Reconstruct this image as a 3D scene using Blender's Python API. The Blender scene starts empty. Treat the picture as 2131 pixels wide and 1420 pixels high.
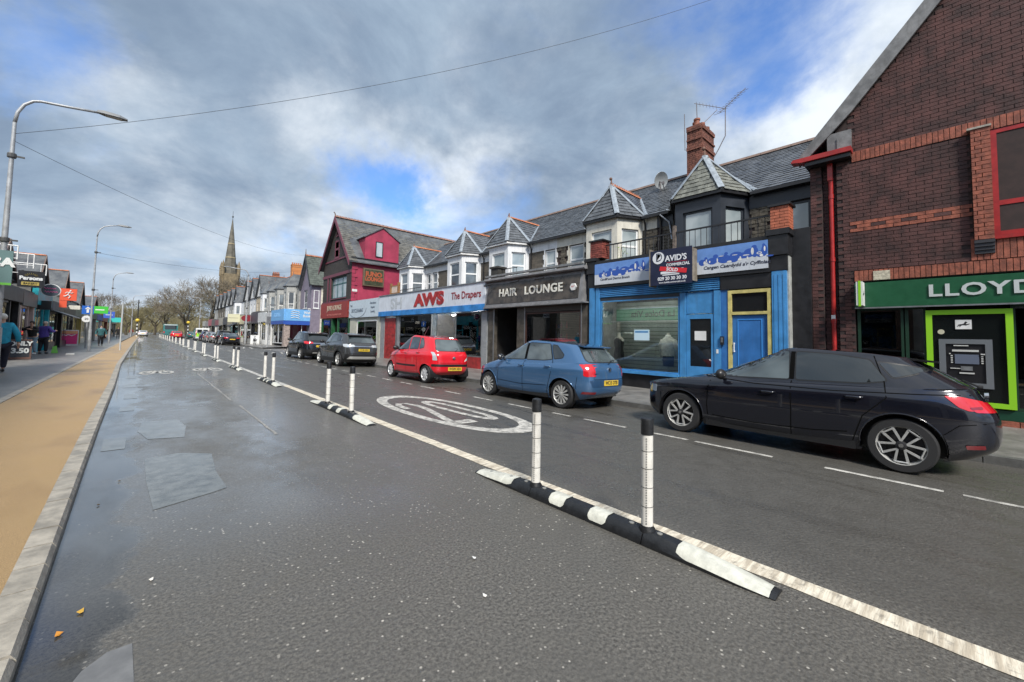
import bpy, bmesh, math, random
from math import sin, cos, pi, radians, sqrt, atan2, hypot
from mathutils import Vector, Matrix
from mathutils.bvhtree import BVHTree
from mathutils.geometry import delaunay_2d_cdt, intersect_point_tri_2d

S = bpy.context.scene
COL = S.collection
rnd = random.Random(7)

# ------------------------------------------------------------------ camera
CAM_H = 1.40
P, R, YAW = radians(3.0), radians(1.1), radians(42.62)
fw = Vector((sin(YAW)*cos(P), cos(YAW)*cos(P), sin(P)))
rt = Vector((cos(YAW), -sin(YAW), 0)); up = rt.cross(fw)
r2 = rt*cos(R) + up*sin(R); u2 = up*cos(R) - rt*sin(R)
cd = bpy.data.cameras.new('camera'); cam = bpy.data.objects.new('camera', cd); COL.objects.link(cam)
cam.matrix_world = Matrix(((r2.x, u2.x, -fw.x, 0), (r2.y, u2.y, -fw.y, 0), (r2.z, u2.z, -fw.z, CAM_H), (0, 0, 0, 1)))
cd.sensor_width = 36; cd.lens = 14.0216; cd.shift_y = -50.81/2131
cd.clip_start = 0.05; cd.clip_end = 4000
S.camera = cam

# ------------------------------------------------------------------ light
SUN_EL, SUN_AZ = radians(45), radians(209)      # azimuth clockwise from +Y
sd = Vector((sin(SUN_AZ)*cos(SUN_EL), cos(SUN_AZ)*cos(SUN_EL), sin(SUN_EL)))
sl = bpy.data.lights.new('sun', 'SUN'); so = bpy.data.objects.new('sun', sl); COL.objects.link(so)
sl.energy = 3.0; sl.angle = radians(12); sl.color = (1.0, 0.95, 0.87)
so.rotation_euler = sd.to_track_quat('Z', 'Y').to_euler()

W = bpy.data.worlds.new('World'); S.world = W; W.use_nodes = True
nt = W.node_tree; nt.nodes.clear()
class NT:
    """tiny node-tree writer"""
    def __init__(s, t): s.t = t
    def n(s, kind, **k):
        nd = s.t.nodes.new(kind)
        ins = k.pop('i', {})
        for a, b in k.items(): setattr(nd, a, b)
        for a, b in ins.items():
            if isinstance(b, bpy.types.NodeSocket): s.t.links.new(b, nd.inputs[a])
            else: nd.inputs[a].default_value = b
        return nd
    def math(s, op, a, b=0.0, c=None, clamp=False):
        i = {0: a, 1: b}
        if c is not None: i[2] = c
        return s.n('ShaderNodeMath', operation=op, use_clamp=clamp, i=i).outputs[0]
    def vm(s, op, a, b=(0, 0, 0)):
        nd = s.n('ShaderNodeVectorMath', operation=op, i={0: a, 1: b})
        return nd.outputs['Value'] if op in ('DOT_PRODUCT', 'LENGTH', 'DISTANCE') else nd.outputs[0]
    def mix(s, f, a, b, mode='MIX'):
        nd = s.n('ShaderNodeMix', data_type='RGBA', blend_type=mode)
        for k, v in ((0, f), (6, a), (7, b)):
            if isinstance(v, bpy.types.NodeSocket): s.t.links.new(v, nd.inputs[k])
            else: nd.inputs[k].default_value = v if k == 0 or len(v) == 4 else (*v, 1)
        return nd.outputs[2]
    def noise(s, vec, scale, detail=4, rough=.55, out=0, dist=0.0):
        return s.n('ShaderNodeTexNoise', i={'Vector': vec, 'Scale': scale, 'Detail': detail, 'Roughness': rough, 'Distortion': dist}).outputs[out]
    def ramp(s, f, a, b, lo=0.0, hi=1.0):
        return s.n('ShaderNodeMapRange', clamp=True, interpolation_type='SMOOTHSTEP', i={0: f, 1: a, 2: b, 3: lo, 4: hi}).outputs[0]
    def link(s, a, b): s.t.links.new(a, b)

w = NT(nt)
sky = w.n('ShaderNodeTexSky', sky_type='NISHITA', sun_disc=False, sun_elevation=SUN_EL, sun_rotation=SUN_AZ, air_density=1.3, dust_density=.6, ozone_density=2.2)
g = w.n('ShaderNodeTexCoord').outputs['Generated']
gw = w.vm('NORMALIZE', w.vm('ADD', g, w.vm('MULTIPLY', w.vm('SUBTRACT', w.noise(g, 5.5, 7, .62, out=1), (.5, .5, .5)), (.26, .26, .26))))
sep = w.n('ShaderNodeSeparateXYZ', i={0: g})
den = w.math('ADD', w.math('MAXIMUM', sep.outputs[2], 0.0), .36)
inv = w.math('DIVIDE', 1.0, den)
pl = w.vm('MULTIPLY', w.n('ShaderNodeCombineXYZ', i={0: w.math('MULTIPLY', sep.outputs[0], inv), 1: w.math('MULTIPLY', sep.outputs[1], inv), 2: 0.0}).outputs[0], (1, 1, 1))
n1 = w.noise(pl, 1.15, 9, .58, dist=.35)
n2 = w.noise(w.vm('ADD', pl, (7.3, 2.1, 4.4)), 2.6, 8, .6, dist=.2)
n3 = w.noise(w.vm('ADD', pl, (1.3, 9.1, 2.4)), .75, 6, .5)
def blob(d, sharp):
    v = Vector(d).normalized()
    c = w.vm('DOT_PRODUCT', gw, tuple(v))
    return w.math('POWER', w.math('MAXIMUM', c, 0.0), sharp)
def total(lst):
    o = None
    for d, sh, a in lst:
        t = w.math('MULTIPLY', blob(d, sh), a)
        o = t if o is None else w.math('ADD', o, t)
    return o
gaps = total([((.372, .862, .338), 260, .26), ((.43, .83, .345), 500, .18), ((.30, .89, .338), 500, .06), ((.817, .222, .532), 130, .22), ((.78, .30, .55), 200, .08), ((-.13, .907, .405), 150, .30), ((.15, .93, .36), 300, .0),
              ((.86, .12, .50), 200, .14), ((.70, .40, .59), 90, .06), ((-.6, -.5, .6), 9, .25), ((.3, -.8, .5), 12, .22), ((.92, .05, .36), 200, -.25)])
lit = total([((.888, .150, .435), 110, .55), ((.470, .826, .300), 220, .42), ((.58, .74, .33), 60, .18), ((-.059, .93, .364), 120, .34), ((.208, .878, .432), 260, .16), ((.30, .90, .30), 70, .16),
             ((-.6, -.6, .5), 6, .6), ((.14, .99, .12), 25, .10), ((.0, .85, .53), 30, -.22), ((.565, .578, .588), 14, -.16), ((.677, .607, .417), 120, -.12), ((.5, .56, .66), 14, -.18), ((.02, .97, .24), 30, -.24), ((-.25, .96, .15), 20, -.10), ((.3, .94, .12), 60, -.10)])
cover = w.ramp(w.math('ADD', w.math('MULTIPLY', w.math('SUBTRACT', n1, .5), 1.7), w.math('SUBTRACT', .58, gaps)), .10, .52)
bright = w.ramp(w.math('ADD', w.math('ADD', w.math('MULTIPLY', n2, 1.15), w.math('MULTIPLY', n3, .75)), w.math('SUBTRACT', lit, .44)), .26, .98)
tone = w.ramp(w.noise(w.vm('ADD', pl, (3.1, 5.2, 1.7)), 1.9, 8, .62, dist=.5), .30, .72)
cl = w.mix(bright, w.mix(tone, (1.40, 1.90, 2.65), (2.55, 3.25, 4.05)), (5.6, 6.0, 6.4))
skyc = w.mix(1.0, sky.outputs[0], (.62, .86, 1.25), 'MULTIPLY')
col = w.mix(cover, skyc, cl)
bg = w.n('ShaderNodeBackground', i={'Color': col, 'Strength': .105})
w.link(bg.outputs[0], w.n('ShaderNodeOutputWorld').inputs[0])
S.view_settings.view_transform = 'Standard'; S.view_settings.look = 'None'
S.view_settings.gamma = 1; S.view_settings.use_curve_mapping = False; S.view_settings.exposure = 0.72
S.cycles.max_bounces = 6; S.cycles.transparent_max_bounces = 8; S.cycles.use_denoising = True
S.cycles.glossy_bounces = 3; S.cycles.diffuse_bounces = 3; S.cycles.caustics_reflective = False; S.cycles.caustics_refractive = False

# ------------------------------------------------------------------ materials
MATS = {}
def mat(name, col=(.5, .5, .5), rough=.6, metal=0.0, var=.0, vs=6.0, bump=0.0, bs=60.0, coat=0.0, spec=.5, emit=None, streak=0.0, fn=None):
    if name in MATS: return MATS[name]
    m = bpy.data.materials.new(name); m.use_nodes = True; MATS[name] = m
    t = NT(m.node_tree); b = m.node_tree.nodes['Principled BSDF']
    b.inputs['Base Color'].default_value = (*col, 1); b.inputs['Roughness'].default_value = rough
    b.inputs['Metallic'].default_value = metal; b.inputs['Coat Weight'].default_value = coat
    b.inputs['Coat Roughness'].default_value = .03; b.inputs['Specular IOR Level'].default_value = spec
    pos = t.n('ShaderNodeNewGeometry').outputs['Position']
    c = None
    if var:
        n = t.noise(pos, vs, 5, .6)
        c = t.mix(t.ramp(n, .3, .72), tuple(max(0, x*(1-var)) for x in col), tuple(min(1, x*(1+var*.6)) for x in col))
        t.link(t.math('ADD', t.math('MULTIPLY', n, .25), rough-.12, clamp=True), b.inputs['Roughness'])
    if streak:
        n = t.noise(t.vm('MULTIPLY', pos, (5, 5, .6)), 2.2, 5, .65)
        c = t.mix(t.math('MULTIPLY', t.ramp(n, .48, .78), streak), c or (*col, 1), (.06, .055, .045))
    if fn: c = fn(t, pos, b, c) or c
    if c is not None: t.link(c, b.inputs['Base Color'])
    if bump:
        n = t.noise(pos, bs, 3, .6)
        t.link(t.n('ShaderNodeBump', i={'Strength': bump, 'Distance': .01, 'Height': n}).outputs[0], b.inputs['Normal'])
    if emit: b.inputs['Emission Color'].default_value = (*emit[0], 1); b.inputs['Emission Strength'].default_value = emit[1]
    return m

def asphalt_fn(wet=True):
    def f(t, pos, b, c):
        sx = t.n('ShaderNodeSeparateXYZ', i={0: pos})
        X, Y = sx.outputs[0], sx.outputs[1]
        fine = t.math('ADD', t.math('MULTIPLY', t.noise(pos, 190, 3, .7), .45), t.math('MULTIPLY', t.noise(pos, 62, 3, .65), .55)); mid = t.noise(pos, 42, 4, .6); big = t.noise(pos, .8, 5, .55)
        stone = t.n('ShaderNodeTexVoronoi', i={'Vector': pos, 'Scale': 44.0})
        sc = t.n('ShaderNodeSeparateColor', i={0: stone.outputs['Color']})
        chip = t.math('MULTIPLY', t.ramp(stone.outputs['Distance'], .34, .22), t.math('GREATER_THAN', sc.outputs[0], .905))
        patchy = t.ramp(t.noise(pos, 1.6, 4, .6), .42, .66)
        track = t.ramp(X, 2.9, 3.2)            # newer surfacing right of the white line
        chip = t.math('MULTIPLY', chip, t.math('MULTIPLY', t.ramp(patchy, 0, 1, .35, 1.0), t.ramp(track, 0, 1, 1.0, .18)))
        base = t.mix(t.ramp(fine, .38, .62), (.050, .046, .040), (.165, .156, .138))
        base = t.mix(t.math('MULTIPLY', t.ramp(big, .3, .7), .7), base, (.095, .090, .080))
        base = t.mix(t.math('MULTIPLY', track, .45), base, (.060, .058, .053))
        base = t.mix(t.math('MULTIPLY', chip, .85), base, (.55, .52, .46))
        # standing water along the kerb and in the hollows of the cycle track
        wob = t.math('MULTIPLY', t.math('SUBTRACT', t.noise(pos, 1.5, 4, .6), .5), .75)
        edge = t.math('ADD', X, wob)
        gut = t.ramp(edge, .03, -.10)
        hollow = t.noise(t.vm('MULTIPLY', pos, (1.25, .62, 1)), .9, 5, .62)
        inl = t.math('MULTIPLY', t.ramp(X, 1.9, 1.2), t.ramp(Y, 3.2, 4.6))
        pud = t.math('MULTIPLY', t.ramp(hollow, .47, .66), inl)
        far = t.math('MULTIPLY', t.ramp(Y, 9, 26), t.math('MULTIPLY', t.ramp(X, 2.9, 2.2), t.ramp(hollow, .46, .56)))
        rightwet = t.math('MULTIPLY', t.ramp(t.noise(t.vm('MULTIPLY', pos, (1.6, .22, 1)), 1.3, 4, .6), .52, .66), t.math('MULTIPLY', track, .42))
        wetm = t.math('MAXIMUM', t.math('MAXIMUM', gut, t.math('MULTIPLY', pud, .72)), t.math('MULTIPLY', far, .38))
        rim = t.ramp(wetm, .02, .5)
        base = t.mix(t.math('MULTIPLY', t.math('MAXIMUM', gut, t.math('MULTIPLY', rim, .35)), .6), base, (.02, .021, .022))
        damp = t.ramp(t.noise(pos, 5.0, 4, .6), .3, .7, .34, .52)
        ro = t.math('SUBTRACT', damp, t.math('MULTIPLY', t.math('MAXIMUM', wetm, rightwet), .42))
        t.link(t.math('MAXIMUM', ro, .035), b.inputs['Roughness'])
        hh = t.math('ADD', t.math('MULTIPLY', fine, .6), t.math('ADD', t.math('MULTIPLY', mid, .8), t.math('MULTIPLY', stone.outputs['Distance'], .7)))
        st = t.math('SUBTRACT', 1.0, t.math('MULTIPLY', rim, .985))
        t.link(t.n('ShaderNodeBump', i={'Strength': t.math('MULTIPLY', st, .85), 'Distance': .006, 'Height': hh}).outputs[0], b.inputs['Normal'])
        b.inputs['Specular IOR Level'].default_value = .6
        # a thin film of rain over the stones
        film = t.ramp(t.noise(t.vm('MULTIPLY', pos, (.9, .42, 1)), .75, 5, .6), .32, .56)
        film = t.math('MULTIPLY', film, t.math('MULTIPLY', t.ramp(X, 2.6, 1.6), t.ramp(Y, 2.5, 4.0)))
        ripple = t.n('ShaderNodeBump', i={'Strength': .22, 'Distance': .006, 'Height': t.math('ADD', t.math('MULTIPLY', fine, .35), mid)}).outputs[0]
        t.link(ripple, b.inputs['Coat Normal'])
        t.link(t.math('MAXIMUM', t.math('MULTIPLY', film, .95), t.math('MULTIPLY', rightwet, .8)), b.inputs['Coat Weight'])
        t.link(t.ramp(film, .2, 1.0, .30, .12), b.inputs['Coat Roughness']); b.inputs['Coat IOR'].default_value = 1.58
        return base
    return f
ASPH = mat('wet_asphalt', rough=.4, fn=asphalt_fn())

def paint_fn(col, wear, wc=(.07, .07, .068), sc=9.0):
    def f(t, pos, b, c):
        a = t.noise(pos, sc, 6, .72); d = t.noise(pos, 120, 3, .7)
        k = t.ramp(t.math('ADD', t.math('MULTIPLY', a, .75), t.math('MULTIPLY', d, .35)), .48, .66)
        cc = t.mix(t.ramp(t.noise(pos, 3.0, 4), .35, .7), col, tuple(x*.72 for x in col))
        t.link(t.n('ShaderNodeBump', i={'Strength': .5, 'Distance': .004, 'Height': d}).outputs[0], b.inputs['Normal'])
        return t.mix(t.math('MULTIPLY', k, wear), cc, wc)
    return f
ROADWHITE = mat('road_paint', rough=.55, fn=paint_fn((.62, .60, .55), .75))
def line_fn(t, pos, b, c):
    # cream thermoplastic with pressed ribs across its length
    sx = t.n('ShaderNodeSeparateXYZ', i={0: pos})
    wv = t.noise(t.vm('MULTIPLY', pos, (3, 30, 1)), 1.0, 4, .6)
    k = t.ramp(t.noise(pos, 14, 6, .7), .50, .68)
    cc = t.mix(t.ramp(wv, .38, .62), (.72, .66, .54), (.46, .40, .31))
    t.link(t.n('ShaderNodeBump', i={'Strength': .8, 'Distance': .01, 'Height': wv}).outputs[0], b.inputs['Normal'])
    return t.mix(t.math('MULTIPLY', k, .6), cc, (.16, .145, .125))
LINEM = mat('worn_cream_line', rough=.6, fn=line_fn)

def gold_fn(t, pos, b, c):
    f = t.noise(pos, 230, 3, .75); m2 = t.noise(pos, 2.2, 5, .6); m3 = t.noise(t.vm('MULTIPLY', pos, (1, .5, 1)), 1.1, 4, .5)
    cc = t.mix(t.ramp(f, .3, .7), (.25, .158, .075), (.56, .385, .195))
    cc = t.mix(t.ramp(m2, .35, .75), cc, (.40, .27, .13))
    cc = t.mix(t.math('MULTIPLY', t.ramp(m3, .48, .7), .5), cc, (.24, .13, .045))
    t.link(t.ramp(m3, .4, .75, .55, .28), b.inputs['Roughness'])
    t.link(t.n('ShaderNodeBump', i={'Strength': .9, 'Distance': .008, 'Height': f}).outputs[0], b.inputs['Normal'])
    return cc
GOLD = mat('golden_resin_gravel', rough=.5, fn=gold_fn)
PAVE = mat('pavement_tarmac', (.19, .182, .17), .38, var=.35, vs=2.5, bump=.5, bs=90)
KERB = mat('kerb_concrete', (.35, .32, .27), .5, var=.35, vs=7, bump=.4, bs=70, streak=.25)
KERBD = mat('kerb_dark', (.13, .13, .125), .5, var=.3, bump=.3)
DARK = mat('shadow_black', (.012, .012, .013), .5)
BLACK = mat('black_paint', (.017, .017, .019), .35, var=.3)
GREYM = mat('grey_metal', (.30, .31, .32), .38, .7, var=.15)
LEAD = mat('lead', (.30, .34, .38), .45, .25, var=.25, vs=9, bump=.1)
WHITE = mat('white_paint', (.70, .70, .68), .5, var=.12, vs=3, streak=.22)
UPVC = mat('white_frame', (.74, .75, .75), .35)
RUBBER = mat('black_rubber', (.016, .017, .019), .42, var=.25, vs=20, bump=.25, bs=50)

def glass(name, tint=(.7, .78, .78), refl=.10, rough=.0):
    if name in MATS: return MATS[name]
    m = bpy.data.materials.new(name); m.use_nodes = True; MATS[name] = m
    t = NT(m.node_tree); m.node_tree.nodes.clear()
    fr = t.n('ShaderNodeFresnel', i={'IOR': 1.52}).outputs[0]
    a = t.n('ShaderNodeBsdfTransparent', i={'Color': (*tint, 1)}); b = t.n('ShaderNodeBsdfGlossy', i={'Color': (.95, .97, 1, 1), 'Roughness': rough})
    mx = t.n('ShaderNodeMixShader', i={0: t.math('ADD', fr, refl, clamp=True), 1: a.outputs[0], 2: b.outputs[0]})
    t.link(mx.outputs[0], t.n('ShaderNodeOutputMaterial').inputs[0])
    return m
SHOPGLASS = glass('shop_glass', (.95, .98, .96), .10)
def pane_fn(a, bcol):
    def f(t, pos, b, c):
        n = t.noise(pos, .9, 3, .5)
        return t.mix(t.ramp(n, .4, .62), a, bcol)
    return f
PANE = mat('house_glass', rough=.04, spec=.9, fn=pane_fn((.05, .06, .07), (.17, .20, .22)))
PANEC = mat('curtained_glass', rough=.05, spec=.9, fn=pane_fn((.24, .29, .31), (.42, .47, .48)))
PANED = mat('dark_glass', (.012, .014, .016), .03, spec=.8)

def brickmat(name, c1, c2, mortar, ax='R', sc=1.0, bw=.225, bh=.075):
    """laid bricks / stones where they are too far to be built singly; ax says which way the wall faces"""
    def f(t, pos, b, c):
        sx = t.n('ShaderNodeSeparateXYZ', i={0: pos})
        h = sx.outputs[1] if ax in 'RL' else sx.outputs[0]
        v = t.n('ShaderNodeCombineXYZ', i={0: h, 1: sx.outputs[2], 2: 0.0}).outputs[0]
        br = t.n('ShaderNodeTexBrick', i={'Vector': v, 'Color1': (*c1, 1), 'Color2': (*c2, 1), 'Mortar': (*mortar, 1), 'Scale': 1.0/sc, 'Mortar Size': .007/bh*.075, 'Brick Width': bw, 'Row Height': bh, 'Mortar Smooth': .2, 'Bias': 0.0})
        t.link(t.n('ShaderNodeBump', i={'Strength': .6, 'Distance': .01, 'Height': t.math('ADD', br.outputs['Fac'], t.math('MULTIPLY', t.noise(pos, 60, 3), -.4))}).outputs[0], b.inputs['Normal'])
        return t.mix(t.math('MULTIPLY', t.ramp(t.noise(pos, 1.3, 5, .6), .4, .7), .35), br.outputs[0], tuple(x*.55 for x in c1))
    return mat(name, rough=.75, fn=f)
STONE = {a: brickmat('pennant_stone_'+a, (.14, .12, .095), (.085, .075, .06), (.055, .05, .045), a, 1, .3, .11) for a in 'RLF'}
DSTONE = {a: brickmat('dark_stone_'+a, (.055, .045, .04), (.035, .03, .028), (.02, .018, .018), a, 1, .3, .12) for a in 'RLF'}
REDB = {a: brickmat('red_brick_'+a, (.30, .10, .055), (.20, .07, .04), (.14, .11, .09), a) for a in 'RLF'}
SUNB = {a: brickmat('sunlit_orange_brick_'+a, (.62, .24, .07), (.48, .17, .05), (.25, .17, .11), a) for a in 'RLF'}  # sunlight on the far chimneys is put into this brick colour
def slatef(t, pos, b, c):
    sx = t.n('ShaderNodeSeparateXYZ', i={0: pos})
    n = t.noise(pos, 1.5, 5, .6); k = t.noise(pos, 14, 4, .6)
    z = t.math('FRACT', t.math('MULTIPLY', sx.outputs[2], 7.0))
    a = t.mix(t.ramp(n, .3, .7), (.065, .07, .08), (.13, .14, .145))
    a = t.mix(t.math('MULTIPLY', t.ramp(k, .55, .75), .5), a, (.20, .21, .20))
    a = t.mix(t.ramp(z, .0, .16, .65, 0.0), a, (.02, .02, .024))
    t.link(t.ramp(n, .3, .7, .28, .5), b.inputs['Roughness'])
    return a
SLATE = mat('slate_roof', rough=.4, fn=slatef, bump=.3, bs=20)
SLATEP = mat('slate', (.10, .108, .118), .34, var=.45, vs=3.3, bump=.25, bs=25)
SLATEG = mat('mossy_slate', (.17, .175, .15), .5, var=.5, vs=5, bump=.25, bs=25)
RIDGE = mat('clay_ridge', (.42, .15, .07), .7, var=.3, vs=5, streak=.3)
RIDGEG = mat('weathered_ridge', (.19, .13, .105), .7, var=.3, vs=5)
CREAM = mat('cream_render', (.60, .575, .50), .6, var=.14, vs=2.5, streak=.35)
WRENDER = mat('white_render', (.66, .67, .68), .6, var=.1, vs=2.5, streak=.3)
BLK = mat('blue_black_render', (.028, .034, .045), .45, var=.2, vs=3)

# ------------------------------------------------------------------ mesh writer
class MB:
    def __init__(s): s.v = []; s.f = []; s.m = []; s.k = 0
    def add(s, vs, fs):
        o = len(s.v); s.v += [tuple(p) for p in vs]
        for f in fs: s.f.append(tuple(o+i for i in f)); s.m.append(s.k)
        return s
    def box(s, x0, x1, y0, y1, z0, z1):
        x0, x1 = min(x0, x1), max(x0, x1); y0, y1 = min(y0, y1), max(y0, y1); z0, z1 = min(z0, z1), max(z0, z1)
        return s.add([(x0, y0, z0), (x1, y0, z0), (x1, y1, z0), (x0, y1, z0), (x0, y0, z1), (x1, y0, z1), (x1, y1, z1), (x0, y1, z1)],
                     [(0, 3, 2, 1), (4, 5, 6, 7), (0, 1, 5, 4), (1, 2, 6, 5), (2, 3, 7, 6), (3, 0, 4, 7)])
    def obox(s, p, u, n, L, D, z0, z1):
        """box standing on p, running L along u, D deep against n"""
        p = Vector(p); u = Vector(u); n = Vector(n)
        q = [p, p+u*L, p+u*L-n*D, p-n*D]
        v = [(a.x, a.y, z0) for a in q] + [(a.x, a.y, z1) for a in q]
        return s.add(v, [(0, 3, 2, 1), (4, 5, 6, 7), (0, 1, 5, 4), (1, 2, 6, 5), (2, 3, 7, 6), (3, 0, 4, 7)])
    def slab(s, quad, t, nrm=None):
        """thick plate under a planar polygon"""
        q = [Vector(a) for a in quad]
        n = (q[1]-q[0]).cross(q[2]-q[0]).normalized() if nrm is None else Vector(nrm).normalized()
        k = len(q); v = q + [a-n*t for a in q]
        return s.add(v, [tuple(range(k)), tuple(reversed(range(k, 2*k)))] + [(i, i+k, (i+1) % k+k, (i+1) % k) for i in range(k)])
    def prism(s, poly, axis, a, b):
        """poly in the two other axes, extruded along axis from a to b"""
        def P3(p, t): return {'x': (t, p[0], p[1]), 'y': (p[0], t, p[1]), 'z': (p[0], p[1], t)}[axis]
        k = len(poly); v = [P3(p, a) for p in poly] + [P3(p, b) for p in poly]
        return s.add(v, [tuple(reversed(range(k))), tuple(range(k, 2*k))] + [(i, (i+1) % k, (i+1) % k+k, i+k) for i in range(k)])
    def tube(s, pts, r, n=8, cap=True):
        pts = [Vector(p) for p in pts]; rr = r if isinstance(r, (list, tuple)) else [r]*len(pts)
        base = len(s.v); prev = None
        for i, p in enumerate(pts):
            d = (pts[min(i+1, len(pts)-1)] - pts[max(i-1, 0)])
            d = d.normalized() if d.length > 1e-9 else Vector((0, 0, 1))
            if prev is None: a = d.orthogonal().normalized()
            else:
                a = prev - d*prev.dot(d); a = a.normalized() if a.length > 1e-6 else d.orthogonal().normalized()
            prev = a; b2 = d.cross(a)
            for j in range(n):
                t = 2*pi*j/n; s.v.append(tuple(p + (a*cos(t)+b2*sin(t))*rr[i]))
        for i in range(len(pts)-1):
            for j in range(n):
                j2 = (j+1) % n; s.f.append((base+i*n+j, base+i*n+j2, base+(i+1)*n+j2, base+(i+1)*n+j)); s.m.append(s.k)
        if cap:
            s.f.append(tuple(base+j for j in reversed(range(n)))); s.m.append(s.k)
            e = base+(len(pts)-1)*n; s.f.append(tuple(e+j for j in range(n))); s.m.append(s.k)
        return s
    def lathe(s, prof, c=(0, 0, 0), axis='z', n=16, cap=True):
        base = len(s.v)
        for r, h in prof:
            for j in range(n):
                t = 2*pi*j/n; a, b = r*cos(t), r*sin(t)
                q = {'z': (a, b, h), 'x': (h, a, b), 'y': (b, h, a)}[axis]
                s.v.append((q[0]+c[0], q[1]+c[1], q[2]+c[2]))
        for i in range(len(prof)-1):
            for j in range(n):
                j2 = (j+1) % n; s.f.append((base+i*n+j, base+i*n+j2, base+(i+1)*n+j2, base+(i+1)*n+j)); s.m.append(s.k)
        if cap:
            s.f.append(tuple(base+j for j in reversed(range(n)))); s.m.append(s.k)
            e = base+(len(prof)-1)*n; s.f.append(tuple(e+j for j in range(n))); s.m.append(s.k)
        return s
    def ball(s, c, r, n=10, m=6, sz=(1, 1, 1)):
        base = len(s.v)
        prof = [(max(1e-4, sin(pi*i/m)), -cos(pi*i/m)) for i in range(m+1)]
        for a, h in prof:
            for j in range(n):
                t = 2*pi*j/n; s.v.append((c[0]+r*a*cos(t)*sz[0], c[1]+r*a*sin(t)*sz[1], c[2]+r*h*sz[2]))
        for i in range(m):
            for j in range(n):
                j2 = (j+1) % n; s.f.append((base+i*n+j, base+i*n+j2, base+(i+1)*n+j2, base+(i+1)*n+j)); s.m.append(s.k)
        return s

def mesh(name, mb, mats, smooth=False):
    me = bpy.data.meshes.new(name); me.from_pydata(mb.v, [], mb.f)
    for m in (mats if isinstance(mats, (list, tuple)) else [mats]): me.materials.append(m)
    if isinstance(mats, (list, tuple)) and len(mats) > 1: me.polygons.foreach_set('material_index', mb.m)
    me.update()
    if smooth:
        me.polygons.foreach_set('use_smooth', [True]*len(me.polygons))
        if smooth != 'all': me.set_sharp_from_angle(angle=radians(smooth if smooth > 1 else 38))
    return me
def tag(o, label=None, cat=None, group=None, kind=None):
    for k, v in (('label', label), ('category', cat), ('group', group), ('kind', kind)):
        if v: o[k] = v
    return o
def thing(name, label, cat, loc=(0, 0, 0), rz=0, group=None):
    o = bpy.data.objects.new(name, None); COL.objects.link(o); o.empty_display_size = .2
    o.location = loc; o.rotation_euler = (0, 0, rz)
    return tag(o, label, cat, group)
SPLIT = {'pilaster', 'frieze', 'gutter', 'stall_riser', 'trim', 'pier', 'bracket', 'interior', 'side_wall', 'corbel', 'post', 'rail', 'board', 'recess_post', 'soffit', 'white_strip', 'moulding', 'tail_lamp', 'jamb', 'fascia', 'glazing', 'eaves_panel', 'railing_bar', 'louvre', 'lines', 'shopfront', 'window_surround', 'bracket_arm', 'lobby_panel', 'entrance_side', 'dark_pier', 'shutter_housing'}
def B(name, mb, m, parent=None, world=True, smooth=False, **k):
    """one mesh object; with world=True the shape was written in world coordinates"""
    if name in SPLIT and isinstance(mb, MB) and len(mb.f) > 6 and len(mb.v) == 8*len(mb.f)/6:
        for q in range(len(mb.v)//8):
            p_ = MB(); p_.v = mb.v[8*q:8*q+8]; p_.f = [tuple(i-8*q for i in f) for f in mb.f[6*q:6*q+6]]; p_.m = mb.m[6*q:6*q+6]
            o = B(name, p_, m, parent, world, smooth, **k)
        return o
    me = mb if isinstance(mb, bpy.types.Mesh) else mesh(name, mb, m, smooth)
    o = bpy.data.objects.new(name, me); COL.objects.link(o)
    if parent is not None:
        o.parent = parent
        if world:
            q = Vector((0, 0, 0)); p = parent
            while p is not None: q += p.location; p = p.parent
            me.transform(Matrix.Translation(-q))
    return tag(o, **k)
def copytree(o, parent=None):
    c = o.copy(); COL.objects.link(c); c.parent = parent
    for ch in list(o.children): copytree(ch, c)
    return c
FR = {'R': (Vector((0, -1, 0)), Vector((-1, 0, 0))), 'L': (Vector((0, 1, 0)), Vector((1, 0, 0))), 'F': (Vector((1, 0, 0)), Vector((0, -1, 0))), 'K': (Vector((-1, 0, 0)), Vector((0, 1, 0)))}
def text(s, size, pos, face, m, parent, name='lettering', depth=.006, bold=0.0, wid=1.0, align='CENTER', shear=0.0, tilt=0.0, space=1.0, axes=None, world=True, kind=None):
    cu = bpy.data.curves.new('t', 'FONT'); cu.body = s; cu.size = size; cu.align_x = align; cu.align_y = 'CENTER'
    cu.extrude = depth; cu.offset = bold; cu.shear = shear; cu.resolution_u = 3; cu.space_character = space
    o = bpy.data.objects.new('t', cu)
    me = bpy.data.meshes.new_from_object(o)
    bpy.data.objects.remove(o); bpy.data.curves.remove(cu)
    u, n = axes if axes else FR[face]
    u = Vector(u); n = Vector(n); z = n.cross(u)
    M = Matrix(((u.x, z.x, n.x, pos[0]), (u.y, z.y, n.y, pos[1]), (u.z, z.z, n.z, pos[2]), (0, 0, 0, 1)))
    me.transform(M @ Matrix.Rotation(tilt, 4, 'Z') @ Matrix.Diagonal((wid, 1, 1, 1)))
    me.materials.clear(); me.materials.append(m); me.name = name
    return B(name, me, m, parent, world)

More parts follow.
